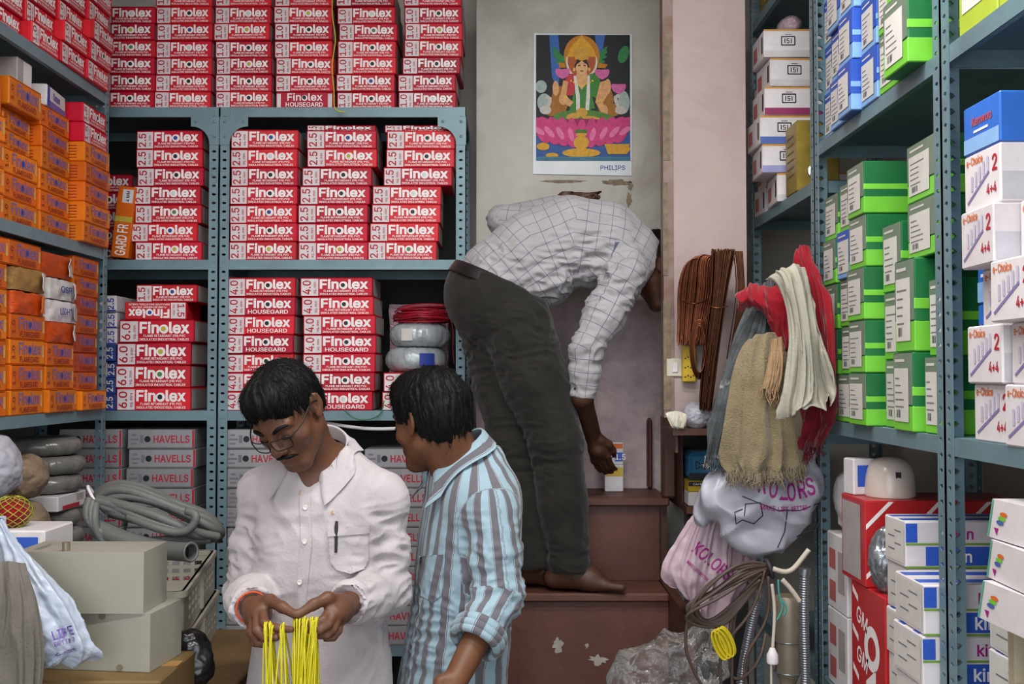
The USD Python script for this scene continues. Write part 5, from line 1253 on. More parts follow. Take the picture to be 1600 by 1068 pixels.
def loose_hand(V, W, d, side, nrm, s=1.):
    """relaxed hand: d along the fingers, side towards the thumb, nrm out of the palm"""
    d, side, nrm = (np.asarray(q, float) / np.linalg.norm(q) for q in (d, side, nrm)); fs = []
    for i, (o, l) in enumerate(((.03, .078), (.01, .084), (-.01, .078), (-.029, .062))):
        k = W + d * .085 + side * o; fs.append([k, k + d * l * .5 + nrm * .012, k + d * l * .8 + nrm * .03, k + d * l * .9 + nrm * .048])
    hand(V, W, (W + d * .05, (.028, .036, .028)), fs, [W + d * .02 + side * .025, W + d * .05 + side * .045 + nrm * .012, W + d * .08 + side * .05 + nrm * .024, W + d * .1 + side * .045 + nrm * .032])
dl_ = (WBl - EBl) / np.linalg.norm(WBl - EBl); loose_hand(V, WBl + dl_ * .01, dl_, (-.3, .2, .9), (.6, .6, 0)); dr_ = (WBr - EBr) / np.linalg.norm(WBr - EBr); loose_hand(V, WBr + dr_ * .01, dr_, fB, lB)
bB = V.mesh(); relax(bB, 1); part('body', bB, 'skin_b', B, smooth=True)
V = Vol((-.66, 2.02, .66), (.12, 2.92, 1.56), .0045)
zs = [.70, .82, .95, 1.08, 1.2, 1.28, 1.335, 1.375, 1.405, 1.43]
V.loft(zs, [axB(z)[0] for z in zs], [axB(z)[1] for z in zs], [.175, .17, .16, .155, .16, .165, .155, .12, .085, .06], [.128, .122, .113, .106, .11, .106, .096, .08, .066, .055], yawB, .02)
V.cone(SBl + lB * -.01, NBb + [0, 0, -.03], .05, .05, .05); V.cone(SBr, NBb + [0, 0, -.03], .05, .05, .05)
CUl = EBl + (WBl - EBl) * .42
V.chain([SBl + lB * -.01, SBl + (EBl - SBl) * .5, EBl, CUl], [.056, .058, .056, .05], .014)
V.chain([SBr, EBr, WBr], [.05, .05, .044], .014)
V.cone(NBb + [0, 0, .12], NBb + [-.004, -.004, .005], .066, .055, .008, 'sub')
V.cone(CUl + dl_ * .035, CUl + dl_ * .09, .054, .054, .004, 'sub'); V.cone(WBr + dr_ * .03, WBr + dr_ * .09, .05, .05, .004, 'sub')
sB = V.mesh(); relax(sB, 2); V_B = V
spn = (C3(axB(.7), .7), C3(axB(1.42), 1.42))
uvB = cloth_uv(sB, [(spn[0], spn[1], -fB - .6 * lB * 0, .125, .055), (SBl + (EBl - SBl) * .3, EBl, -lB, .056, -.014), (EBl, CUl, -lB, .056, -.014), (SBr, EBr, lB, .05, 0.), (EBr, WBr, lB, .05, 0.)])
folds(sB, [(spn[0], spn[1], 2.), (SBl, EBl, 1.), (EBl, CUl, 1.), (SBr, EBr, 1.), (EBr, WBr, 1.)], .0065, 15, 21, .85, [(EBl, .09), (SBl + [0, 0, -.1], .09), (CUl, .06), (C3(axB(1.0), 1.0, .05, .05), .12)], .009)
BL = [(0, '#9fc0d2'), (.5, '#86858c')]
stripes_mat('cloth_striped', [(0., '#8ea5b1'), (.46, '#625f66'), (.88, '#98a8af'), (.92, '#625f66'), (.95, '#8ea5b1')], .0385, bump=.2)
part('shirt', sB, 'cloth_striped', B, smooth=True, uv=uvB)
def yaw_about(m, C, deg): m.apply_translation(-np.asarray(C)); m.apply_transform(R('z', deg)); m.apply_translation(C); return m
cB = collar((0, 0, 0), ((1, 0, 0), math.radians(20)), 32, .061, (.04, .062), .018, 0, .012, fwd=.5, spread=.024, tipout=.026); uvc = np.c_[np.array([0, .1, .15, .2, .62, 1.1, 1.1, .62, .2])[np.arange(len(cB.vertices)) % 9] * .0385 + 3.85, cB.vertices[:, 2] + 5]
cB.apply_transform(R('z', math.degrees(math.atan2(-fB[0], fB[1]) + PI))); cB.apply_translation(NBb + [.002, -.002, .05]); keep_out(V_B, cB, np.tile(np.array([.0015, .002, .003, .005, .007, .0075, .0045, .0035, .0025]), 64))
part('collar', cB, 'cloth_striped', B, smooth=True, uv=uvc)
# rolled cuff
ring = []
for q, (o, r, w) in enumerate(((.0, .056, .012), (.016, .058, .011), (.028, .055, .009))):
    t_ = torus(r - w * .55, w, 40, 10); t_.vertices *= 1 + .05 * (meshkit.fbm(t_.vertices * 30, 2, q)[:, None] - .5); t_.apply_transform(trimesh.geometry.align_vectors((0, 0, 1), dl_)); t_.apply_translation(CUl + dl_ * (o + .004))
    part('cuff_roll', t_, 'cloth_striped', B, smooth=True, uv=np.c_[np.repeat(np.arange(40) / 40, 10) * .308 + 5, np.zeros(400)])
pk = drape(sB, Polygon([(655, 868), (692, 866), (690, 930), (676, 942), (657, 930)]), .003)
if pk is not None:
    pq, _ = proj(pk.vertices); part('pocket', pk, 'cloth_striped', B, smooth=True, uv=np.c_[pq[:, 0] / 690 + pq[:, 1] * .0003, pq[:, 1] / 690])
o = [C3(axB(.8), .8)]
V = Vol((tb[0] - .35, 2.2, .02), (tb[0] + .3, 2.85, .95), .007)
zs = [.76, .85, .93]; V.loft(zs, [axB(z)[0] for z in zs], [axB(z)[1] for z in zs], [.145, .145, .13], [.1, .1, .09], yawB, .02)
for s in (-1, 1): V.chain([C3(axB(.8), .74, s * .08), C3(axB(.6), .46, s * .092, .01), C3(axB(.6), .1, s * .1, -.1)], [.1, .08, .068], .04)
V.half((0, 0, .06), (0, 0, 1)); tB = V.mesh(); relax(tB, 2); part('trousers', tB, 'trouser_dark', B, smooth=True)
hB = hair_mesh(OB, MB, seed=13, back=-.098, vol=1.0, S=SB); hp = part('hair', hB, 'hair_black', B, smooth=True); strands('hair_strand', hB, OB, MB, hp, 3600, .022, .0009, seed=14, up=.15)
LB = lambda x, y, z: OB + SB * MB @ np.array([x, y, z], float)
face_bits(LB, MB, B, False)

# ---------------------------------------------------------------- the man bending over on the stairs
Cp = thing('person', 'barefoot man in checked shirt and dark trousers bending over on the stair', 'person', (0, 0, 0))
zt1 = z1 + .0085
HPr, KNr, ANr = J(805, 505, 3.27), J(868, 690, 3.225), J(888, 878, 3.235)
HPl, KNl, ANl = J(772, 505, 3.39), J(803, 690, 3.315), J(832, 872, 3.28)
W0, W1, W2, W3, W4 = J(786, 440, 3.33), J(838, 398, 3.33), J(893, 376, 3.33), J(945, 384, 3.33), J(985, 400, 3.33)
SCr, ECr, WCr = J(977, 430, 3.205), J(917, 543, 3.17), J(910, 620, 3.19)
FCr = J(927, 682, 3.33)
SCl, ECl, WCl = J(920, 352, 3.44), J(783, 344, 3.50), J(868, 323, 3.545)
MC = head_frame((.78, .12, -.62), math.radians(10)); OC = J(1027, 420, 3.36)
V = Vol((-.24, 3.02, z1 - .01), (.62, 3.66, 2.22), .005)
V.chain([W0, W1, W2, W3, W4], [.105, .105, .112, .112, .085], .03)
V.ell(J(782, 478, 3.335), (.115, .14, .12), None, .03)
V.chain([HPr, KNr, ANr], [.085, .055, .038], .03); V.chain([HPl, KNl, ANl], [.085, .055, .038], .03)
hr = np.array([J(866, 900, 3.24)[0], 3.24, zt1]); foot(V, hr, hr + [.205, -.02, 0]); V.cone(ANr, hr + [.03, 0, .05], .038, .034, .02)
hl = np.array([J(806, 900, 3.305)[0], 3.305, zt1]); foot(V, hl, hl + [.2, .0, 0]); V.cone(ANl, hl + [.03, 0, .05], .038, .034, .02)
V.chain([W3, W4, SCr], [.1, .085, .045], .03); V.chain([W3, SCl], [.1, .045], .03); V.chain([SCr, ECr, WCr, FCr], [.04, .036, .03, .026], .02); V.chain([SCl, ECl, WCl], [.042, .036, .026], .02)
V.cone(W4, OC + MC @ np.array([0, -.03, -.05]), .058, .05, .03); add_head(V, OC, MC, .92)
dh = (FCr - WCr) / np.linalg.norm(FCr - WCr); loose_hand(V, FCr, dh * .6 + np.array([.22, .12, -.6]), (.6, -.6, .3), (.3, .9, .2)); dl2 = (WCl - ECl) / np.linalg.norm(WCl - ECl); loose_hand(V, WCl, dl2, (0, 0, 1.), (0, -1., 0))
bC = V.mesh(); relax(bC, 1); part('body', bC, 'skin_c', Cp, smooth=True)
V = Vol((-.26, 2.98, 1.38), (.62, 3.70, 2.26), .005)
V.chain([W0 + (W0 - W1) * .0, W1, W2, W3, W4], [.142, .134, .136, .13, .1], .04)
V.ell(J(858, 438, 3.31), (.07, .11, .075), None, .04)
V.chain([W4 + [-.02, 0, 0], SCr], [.1, .062], .03)
V.chain([W3 + [0, .05, .03], SCl], [.09, .055], .03); V.chain([SCl, ECl], [.055, .048], .02); V.chain([ECl, WCl], [.048, .04], .01)
dn = (W4 - W3) / np.linalg.norm(W4 - W3); V.cone(W4 + np.array([.085, 0, -.02]), W4 + np.array([.16, 0, -.05]), .062, .07, .008, 'sub')
uw = (WCr - ECr) / np.linalg.norm(WCr - ECr)
V.D = V.D
wn = np.array([-.36, 0, .93]) * -1; belt_c = J(787, 449, 3.33); bn = np.array([.42, 0, .9]); bn /= np.linalg.norm(bn)
V.half(belt_c - bn * .005, bn)
V.chain([SCr, SCr + (ECr - SCr) * .55, ECr], [.064, .06, .05], .03); V.chain([ECr, ECr + (WCr - ECr) * .5, WCr], [.05, .044, .036], .02)
V.cone(WCr + uw * .03, WCr + uw * .08, .045, .045, .004, 'sub')
sC = V.mesh(); relax(sC, 2)
chainC = [(W0, W1, (0, -1, 0), .135, .03), (W1, W2, (0, -1, 0), .135, .03), (W2, W3, (0, -1, 0), .135, .03), (W3, W4 + [.05, 0, -.03], (0, -1, 0), .13, .02), (SCr, ECr, (0, -1, 0), .055, 0.), (ECr, WCr, (0, -1, 0), .045, 0.), (SCl, ECl, (0, -1, 0), .05, 0.), (ECl, WCl, (0, -1, 0), .045, 0.)]
uvC = cloth_uv(sC, chainC)
# lengthwise coordinate runs on along the spine
acc = 0.
folds(sC, [(W0, W2, 2.), (W2, W4, 2.), (SCr, ECr, 1.), (ECr, WCr, 1.), (SCl, ECl, 1.)], .008, 13, 31, .55, [(J(865, 425, 3.25), .12), (J(790, 420, 3.25), .1), (ECr, .07), (WCr, .05), (SCr + [-.05, -.02, -.04], .1), (J(930, 400, 3.22), .12)], .011)
stripes_mat('cloth_checked', ['#a9a4a7', '#5c6178'], .039, grid=True, line=.04, bump=.2)
part('shirt', sC, 'cloth_checked', Cp, smooth=True, uv=uvC)
V = Vol((-.26, 2.98, z1 - .01), (.42, 3.66, 1.98), .005)
V.chain([W0 + (W0 - W1) * .4, W0 + (W1 - W0) * .35], [.142, .135], .03)
V.ell(J(782, 478, 3.335), (.142, .165, .15), None, .05)
V.chain([HPr, HPr + (KNr - HPr) * .5, KNr, KNr + (ANr - KNr) * .5, ANr], [.116, .102, .082, .073, .064], .02); V.chain([HPl, HPl + (KNl - HPl) * .5, KNl, KNl + (ANl - KNl) * .5, ANl], [.114, .1, .08, .072, .064], .02)
V.half(belt_c + bn * .012, -bn)
D0 = V.D.copy()
for (an, hz) in ((ANr, .05), (ANl, .06)): V.cone(an + [0, 0, -.085], an + [0, 0, -.16], .08, .09, .004, 'sub')
tC = V.mesh(); relax(tC, 2)
folds(tC, [(HPr, KNr, 1.), (KNr, ANr, 1.), (HPl, KNl, 1.), (KNl, ANl, 1.)], .008, 10, 41, .88, [(KNr + [-.04, 0, 0], .12), (KNl, .12), (ANr, .1), (HPr + [.03, -.05, -.05], .14), (HPl + [-.05, -.05, -.1], .12)], .007)
part('trousers', tC, 'trouser_dark', Cp, smooth=True)
V2 = Vol((-.26, 2.98, 1.5), (.42, 3.66, 1.98), .005)
V2.chain([W0 + (W0 - W1) * .4, W0 + (W1 - W0) * .35], [.149, .142], .03); V2.half(belt_c + bn * .016, -bn); V2.half(belt_c - bn * .026, bn)
bl = V2.mesh(); relax(bl, 2); part('belt', bl, 'belt_black', Cp, smooth=True)
hC = hair_mesh(OC, MC, seed=23, back=-.075, S=.93); hp = part('hair', hC, 'hair_black', Cp, smooth=True); strands('hair_strand', hC, OC, MC, hp, 1500, .02, seed=24)
LC = lambda x, y, z: OC + .92 * MC @ np.array([x, y, z], float); face_bits(LC, MC, Cp, True)
# ================================================================ hanging and lying things
def sheet(ctrl, nu=60, nv=70, th=.004, amp=.012, fq=9., seed=0, stretch=.2, grow=True, crumple=.0):
    """cloth through control points (rows from the top edge down), with folds that run down it, closed to a thickness"""
    from scipy.interpolate import RectBivariateSpline
    c = np.array([[P(*q) for q in r] for r in ctrl]); nr, nc = c.shape[:2]
    kx, ky = min(3, nr - 1), min(3, nc - 1); a, b = np.linspace(0, 1, nv), np.linspace(0, 1, nu)
    v = np.stack([RectBivariateSpline(np.linspace(0, 1, nr), np.linspace(0, 1, nc), c[..., k], kx=kx, ky=ky)(a, b) for k in range(3)], -1)
    du, dv = np.gradient(v, axis=1), np.gradient(v, axis=0); n = np.cross(du, dv); n /= np.maximum(np.linalg.norm(n, axis=-1, keepdims=True), 1e-9)
    n *= np.where(n[..., 1:2].mean() > 0, -1, 1)
    A, B = np.meshgrid(a, b, indexing='ij'); q = np.stack([B * fq + .5 * meshkit.noise(np.stack([A * 3, B * 2, A * 0], -1), seed + 4), A * fq * stretch, A * 0 + seed], -1)
    d = amp * (ridge(q, seed) * .7 + .5 * ridge(q * 2.3 + 3, seed + 1) - .5) * ((.35 + .65 * A) if grow else 1)
    if crumple: d = d + crumple * (meshkit.fbm(v * 40, 3, seed + 6) - .5)
    f = v + n * d[..., None]; g = f - n * th
    V = np.vstack([f.reshape(-1, 3), g.reshape(-1, 3)]); N = nu * nv
    i = np.arange(nv - 1)[:, None] * nu; j = np.arange(nu - 1)[None]; Q = np.stack([i + j, i + j + 1, i + nu + j + 1, i + nu + j], -1).reshape(-1, 4)
    ring = np.r_[np.arange(nu), np.arange(1, nv) * nu + nu - 1, (nv - 1) * nu + np.arange(nu - 2, -1, -1), np.arange(nv - 2, 0, -1) * nu]; r2 = np.roll(ring, -1)
    T_ = np.vstack([Q[:, [0, 1, 2]], Q[:, [0, 2, 3]], Q[:, [0, 2, 1]] + N, Q[:, [0, 3, 2]] + N, np.c_[ring, ring + N, r2 + N], np.c_[ring, r2 + N, r2]])
    m = trimesh.Trimesh(V, T_, process=False)
    if m.volume < 0: m.faces = m.faces[:, ::-1]
    return m, f
mat('cloth_red', '#8a0f1e', .85, var=.15, scale=14, bump=.4, bscale=120, spec=.15, sheen_weight=.25)
mat('cloth_maroon', '#6a1522', .9, var=.25, scale=30, bump=.6, bscale=80, spec=.1, sheen_weight=.2)
mat('cloth_cream', '#a39e90', .9, var=.1, scale=12, bump=.4, bscale=120, spec=.1, col2='#a59d8c', lo=.5, hi=.75)
mat('cloth_slate', '#55585a', .9, var=.35, scale=26, bump=.4, bscale=120, spec=.1, col2='#9d9c98', lo=.56, hi=.62)
mat('cloth_towel', '#82745a', .95, var=.16, scale=24, bump=.9, bscale=220, spec=.05, sheen_weight=.3)
mat('cloth_tan', '#9a7c5c', .9, var=.15, scale=20, bump=.5, bscale=120)
hk = thing('wall_hook', 'steel hook on the rack post holding the hanging clothes', 'hook', (0, 0, 0))
part('hook', tube(spline([P(1262, 392, 2.775), P(1258, 388, 2.74), P(1254, 392, 2.70), P(1252, 384, 2.68)], 16), .004, 8), 'chrome', hk, smooth=True)
def cloth(name, label, ctrl, m, fringe=0, **k):
    t = thing(name, label, 'cloth', (0, 0, 0)); ms, f = sheet(ctrl, **k); part('fabric', ms, m, t, smooth=50)
    if fringe:
        rg = np.random.default_rng(k.get('seed', 0)); b = f[-1]; out = []
        for i in range(fringe):
            q = b[int(rg.integers(len(b)))] + rg.normal(0, .002, 3); out.append(tube([q + [0, 0, .004], q + [rg.normal(0, .004), rg.normal(0, .003), -.016], q + [rg.normal(0, .009), rg.normal(0, .006), -.036 * rg.uniform(.5, 1.2)]], [.0016, .0013, .0005], 4))
        part('fringe', cat_(out), m, t, smooth=True, kind='stuff')
    return t
Yc = 2.70
cloth('shawl', 'grey slate shawl with pale leafy marks hanging left of the red cloth', [[(1183, 455, Yc), (1196, 440, Yc - .03), (1212, 436, Yc - .02)], [(1150, 520, Yc), (1182, 510, Yc - .05), (1212, 512, Yc - .02)], [(1128, 590, Yc), (1156, 580, Yc - .05), (1208, 560, Yc - .02)], [(1112, 650, Yc + .01), (1132, 655, Yc - .03), (1160, 650, Yc)], [(1098, 712, Yc + .02), (1118, 716, Yc), (1140, 712, Yc + .02)]], 'cloth_slate', 40, seed=2, amp=.016)
cloth('towel', 'beige fuzzy towel with a frayed bottom edge hanging lowest of the clothes', [[(1170, 530, Yc - .07), (1195, 520, Yc - .09), (1228, 520, Yc - .06)], [(1146, 585, Yc - .07), (1188, 580, Yc - .10), (1240, 590, Yc - .06)], [(1134, 660, Yc - .07), (1190, 665, Yc - .1), (1256, 660, Yc - .06)], [(1127, 708, Yc - .06), (1190, 714, Yc - .1), (1260, 702, Yc - .05)], [(1138, 736, Yc - .06), (1190, 738, Yc - .09), (1256, 728, Yc - .05)]], 'cloth_towel', 260, seed=5, amp=.02, fq=6, th=.007)
cloth('rag', 'small tan rag hanging between the shawl and the cream cloth', [[(1205, 530, Yc - .12), (1222, 525, Yc - .12)], [(1198, 575, Yc - .12), (1224, 570, Yc - .12)], [(1190, 606, Yc - .115), (1216, 612, Yc - .12)]], 'cloth_tan', 20, seed=8, nu=24, nv=30, amp=.008)
t = cloth('red_cloth', 'red cloth hung from the rack post, arms spread behind the cream cloth', [[(1242, 388, Yc - .03), (1254, 382, Yc - .05), (1268, 388, Yc - .03)], [(1240, 420, Yc - .05), (1262, 412, Yc - .07), (1284, 440, Yc - .08)], [(1252, 470, Yc - .03), (1276, 470, Yc - .08), (1300, 470, Yc - .13)], [(1262, 540, Yc - .02), (1284, 540, Yc - .06), (1302, 530, Yc - .13)], [(1270, 612, Yc - .02), (1288, 620, Yc - .05), (1302, 604, Yc - .13)]], 'cloth_red', 0, seed=11, amp=.022, fq=5)
ms, _ = sheet([[(1150, 468, Yc - .06), (1170, 444, Yc - .08), (1196, 446, Yc - .08), (1226, 440, Yc - .08), (1246, 420, Yc - .06)], [(1152, 478, Yc - .07), (1172, 468, Yc - .11), (1198, 480, Yc - .11), (1232, 490, Yc - .10), (1250, 470, Yc - .07)], [(1156, 484, Yc - .06), (1184, 484, Yc - .08), (1208, 510, Yc - .09), (1236, 530, Yc - .08), (1250, 520, Yc - .06)], [(1160, 474, Yc - .05), (1190, 476, Yc - .05), (1216, 530, Yc - .06), (1228, 548, Yc - .07), (1246, 540, Yc - .05)]], seed=12, amp=.012, grow=False); part('sleeve', ms, 'cloth_red', t, smooth=50)
cloth('maroon_cloth', 'dark maroon woolly cloth showing below the cream cloth', [[(1246, 610, Yc - .03), (1276, 605, Yc - .1), (1306, 600, Yc - .14)], [(1240, 650, Yc - .03), (1276, 650, Yc - .11), (1308, 640, Yc - .14)], [(1236, 676, Yc - .03), (1264, 690, Yc - .1), (1296, 672, Yc - .12)], [(1244, 688, Yc - .03), (1262, 698, Yc - .06), (1284, 690, Yc - .03)]], 'cloth_maroon', 60, seed=14, amp=.02)
cloth('cream_cloth', 'cream cotton cloth draped over the red cloth in long folds', [[(1196, 438, Yc - .13), (1222, 418, Yc - .15), (1246, 412, Yc - .13), (1258, 424, Yc - .1)], [(1222, 460, Yc - .14), (1240, 450, Yc - .17), (1258, 455, Yc - .15), (1270, 470, Yc - .11)], [(1234, 520, Yc - .14), (1250, 520, Yc - .17), (1268, 530, Yc - .16), (1282, 530, Yc - .16)], [(1226, 590, Yc - .14), (1248, 600, Yc - .17), (1276, 600, Yc - .16), (1294, 590, Yc - .17)], [(1213, 652, Yc - .13), (1240, 648, Yc - .17), (1276, 628, Yc - .18), (1306, 626, Yc - .18)]], 'cloth_cream', 0, seed=17, amp=.026, fq=6)

# carrier bags
mat('bag_white', '#a9a8b3', .35, var=.06, scale=8, bump=.5, bscale=22, spec=.5)
mat('bag_pink', '#b59ca5', .35, var=.06, scale=8, bump=.4, bscale=22, spec=.5)
def crinkle(m, amp=.012, fr=9, seed=0, down=.5):
    n = normals(m); v = m.vertices; q = v * np.array([1, 1, down]) * fr + 1.3 * meshkit.fbm(v * 6, 2, seed)[:, None]
    m.vertices = v + n * (amp * (.7 * ridge(q, seed) + .5 * ridge(q * 2.2 + 5, seed + 1) - .5))[:, None]; return m
def px_text(m, s, x0, y0, x1, y1, h, seed=0, bold=True, lift=.002):
    """print on a curved bag: letters set along a line in the picture and laid on the bag's own surface"""
    t = text(s, 1., None, bold); L = math.hypot(x1 - x0, y1 - y0); k = L / t.vertices[:, 0].max(); ca, sa = (x1 - x0) / L, (y1 - y0) / L
    v = t.vertices; X = v[:, 0] * k; Y = -v[:, 1] * h
    px = np.c_[x0 + X * ca - Y * sa, y0 + X * sa + Y * ca]
    return lay(m, px, t.faces, lift)
def lay(m, px, faces, lift):
    from scipy.interpolate import LinearNDInterpolator
    n = normals(m); q, dep = proj(m.vertices); ok = ((m.vertices - [0, 0, CAMZ]) * n).sum(1) < 0
    b0, b1 = px.min(0) - 12, px.max(0) + 12; ok &= (q > b0).all(1) & (q < b1).all(1)
    if ok.sum() < 4: return None
    d = LinearNDInterpolator(q[ok], dep[ok])(px[:, 0], px[:, 1]); d = np.where(np.isnan(d), np.nanmean(d), d) - lift
    c, s_ = math.cos(PITCH), math.sin(PITCH); dx, dy = (px[:, 0] - CX) / F, (CY - px[:, 1]) / F
    return trimesh.Trimesh(np.c_[dx * d, (c - s_ * dy) * d, CAMZ + (s_ + c * dy) * d], np.asarray(faces)[:, ::-1] if False else np.asarray(faces), process=False)
Yb = 2.75
V = Vol(P(1070, 900, Yb)[[0, 0, 0]] * 0 + [.36, 2.5, 1.0], (.9, 2.98, 1.56), .006)
V.ell(P(1188, 802, Yb), (.112, .062, .105), None, .03); V.cone(P(1125, 775, Yb), P(1245, 765, Yb), .05, .06, .05); V.cone(P(1236, 770, Yb), P(1256, 705, Yb + .0), .055, .026, .04); V.cone(P(1140, 760, Yb), P(1205, 730, Yb + .03), .05, .04, .04); V.cone(P(1112, 775, Yb), P(1092, 812, Yb + .02), .035, .014, .03)
m = V.mesh(); relax(m, 2); crinkle(m, .022, 9, 3, .6)
bg = thing('carrier_bag', 'white plastic carrier bag with magenta shop lettering hanging under the clothes', 'bag', (0, 0, 0)); part('bag', m, 'bag_white', bg, smooth=40)
bagm1 = m
for i, (ch, x, y, r) in enumerate((('K', 1184, 768, 14), ('O', 1201, 776, 6), ('L', 1218, 780, 2), ('O', 1231, 782, -4), ('R', 1249, 778, -10), ('S', 1263, 774, -14))):
    a = math.radians(r); part('lettering', px_text(m, ch, x, y, x + 13 * math.cos(a), y + 13 * math.sin(a), 27), 'ink_magenta', bg)
for (s, x0, y0, x1, y1) in (('MAKE', 1188, 795, 1211, 798), ('LIFE', 1216, 799, 1232, 799), ('BETTER', 1237, 799, 1262, 796)): part('lettering', px_text(m, s, x0, y0, x1, y1, 7.5), 'ink_magenta', bg)
def px_line(m, pts, w, lift=.002):
    from shapely.geometry import LineString
    g = LineString(pts).buffer(w, 3); t = flat(g); v, fc = trimesh.remesh.subdivide_to_size(t.vertices, t.faces, 8); return lay(m, v[:, :2], fc, lift)
for i, pts in enumerate(([(1160, 775), (1180, 783), (1215, 797), (1250, 797), (1282, 785)], [(1163, 805), (1165, 787), (1188, 785), (1192, 805), (1178, 818), (1160, 812), (1150, 818), (1148, 800), (1160, 795)], [(1230, 800), (1226, 830), (1215, 855)], [(1245, 838), (1262, 830), (1274, 828), (1280, 812)])):
    q = px_line(m, pts, .8); 
    if q is not None: part('outline_print', q, 'ink_dark', bg)
ms, f = sheet([[(1104, 775, Yb + .13), (1130, 790, Yb + .09), (1180, 830, Yb + .14)], [(1062, 832, Yb + .12), (1112, 840, Yb + .08), (1180, 860, Yb + .14)], [(1034, 900, Yb + .12), (1100, 905, Yb + .08), (1170, 905, Yb + .13)], [(1066, 920, Yb + .12), (1096, 950, Yb + .1), (1150, 965, Yb + .13)], [(1078, 924, Yb + .12), (1104, 974, Yb + .1), (1150, 985, Yb + .13)]], seed=23, amp=.014, fq=7, crumple=.01, grow=False)
bg2 = thing('carrier_bag', 'pinkish flat carrier bag with slanted magenta lettering left of the white one', 'bag', (0, 0, 0)); part('bag', ms, 'bag_pink', bg2, smooth=40)
fr = trimesh.Trimesh(ms.vertices, ms.faces, process=False)
part('lettering', px_text(fr, 'KOLORS', 1080, 860, 1136, 908, 19), 'ink_magenta', bg2); part('lettering', px_text(fr, 'MAKE LIFE BETTER', 1072, 878, 1104, 908, 5), 'ink_magenta', bg2)

# cables and conduits below the bags
mat('cable_brown', '#4e4038', .5, var=.1, scale=20); mat('cable_white', '#b5ab9d', .5, var=.06); mat('conduit_steel', '#8e9298', .3, metal=.8, var=.08, scale=20)
Yd = 2.54
cb = thing('cable_bundle', 'bundle of brown cables tied at one end, looping out to the left', 'cable', (0, 0, 0)); rc = np.random.default_rng(31)
for i in range(7):
    e = np.array([rc.uniform(1072, 1092), rc.uniform(945, 968)]); up = rc.uniform(-30, 8); k_ = spline([P(1205, 884, Yd + .02), P(1160, 880 + i * 5, Yd - .02), P(1110, 915 + i * 4 + up * .3, Yd - .03 + .01 * (i % 3)), P(*e, Yd - .01), P(1100 + 4 * i, 968 + i * 1.5, Yd + .01), P(1150, 938 + 3 * i, Yd + .0), P(1204, 890, Yd + .03)], 50); part('cable', tube(k_, .0042, 7), 'cable_brown', cb, smooth=True)
for (pts) in ([(1076, 960), (1072, 1010), (1088, 1055), (1105, 1085)], [(1190, 895), (1150, 940), (1140, 1000), (1150, 1060), (1180, 1040), (1196, 990)], [(1195, 890), (1170, 960), (1132, 1010), (1130, 1090)], [(1200, 900), (1196, 970), (1165, 1030), (1172, 1090)], [(1188, 905), (1160, 930), (1146, 985), (1144, 1090)]):
    part('cable', tube(spline([P(x, y, Yd + .01 * (i % 4)) for i, (x, y) in enumerate(pts)], 40), .004, 7), 'cable_brown', cb, smooth=True)
tie = torus(.02, .006, 24, 8); tie.apply_transform(R('y', 70)); tie.apply_translation(P(1202, 888, Yd + .02)); part('tie', tie, 'ink_dark', cb, smooth=True)
def conduit(name, label, pts, r, m, pitch=.006):
    p = spline([P(*q) for q in pts], 160); L = np.r_[0, np.cumsum(np.linalg.norm(np.diff(p, axis=0), axis=1))]; n = int(L[-1] / pitch * 4); q = np.stack([np.interp(np.linspace(0, L[-1], n), L, p[:, k]) for k in range(3)], 1)
    t = thing(name, label, 'conduit', (0, 0, 0)); part('tube', tube(q, r * (1 + .1 * np.sin(np.arange(n) * PI / 2)), 14), m, t, smooth=True)
    part('end_collar', tube([q[0] + [0, 0, -.004], q[0] + [0, 0, .012]], r * 1.2, 14), m, t, smooth=40); return t
conduit('flexible_conduit', 'upright silver flexible conduit right of the cable bundle', [(1257, 895, 2.62), (1256, 960, 2.62), (1258, 1040, 2.62), (1258, 1120, 2.62)], .012, 'conduit_steel')
conduit('flexible_conduit', 'slanting silver flexible conduit behind the cable bundle', [(1184, 930, 2.6), (1172, 985, 2.61), (1160, 1050, 2.61), (1154, 1120, 2.61)], .012, 'conduit_steel')
st_ = thing('fabric_strap', 'pale strap knotted above the silver conduit', 'strap', (0, 0, 0))
for pts in ([(1208, 888), (1232, 892), (1250, 876), (1264, 858)], [(1222, 905), (1234, 918), (1250, 940)]): part('strap', tube(spline([P(x, y, 2.5) for x, y in pts], 20), .006, 8), 'cable_white', st_, smooth=True)
wc = thing('white_cable', 'white cable with a round plug hanging below the tied knot', 'cable', (0, 0, 0))
part('cable', tube(spline([P(1206, 912, 2.47), P(1210, 950, 2.47), P(1208, 1000, 2.47), P(1207, 1018, 2.47)], 30), .004, 8), 'cable_white', wc, smooth=True)
pl = lathe([(0, 0), (.012, 0), (.0135, .004), (.0135, .02), (.01, .026), (.006, .036), (0, .037)], 20); pl.apply_translation(P(1207, 1036, 2.47)); part('plug', pl, 'card_white', wc, smooth=40)
part('cable', tube(spline([P(1205, 1036, 2.47), P(1205, 1060, 2.47), P(1206, 1110, 2.47)], 20), .0028, 8), 'cable_white', wc, smooth=True)
mat('metal_beige', '#877c6c', .35, metal=.4, var=.12, scale=12)
bt = thing('metal_canister', 'dull beige metal canister hanging behind the white cable', 'canister', P(1232, 1110, 2.68)); hb = (P(1232, 930, 2.68) - P(1232, 1110, 2.68))[2]
part('body', lathe([(0, 0), (.02, 0), (.02, hb * .25), (.026, hb * .3), (.032, hb * .33), (.032, hb * .6), (.036, hb * .7), (.036, hb * .96), (.03, hb), (0, hb)], 28), 'metal_beige', bt, smooth=40)
for zq in (.33, .62): part('band', torus(.0335, .002, 28, 8), 'conduit_steel', bt, smooth=True)
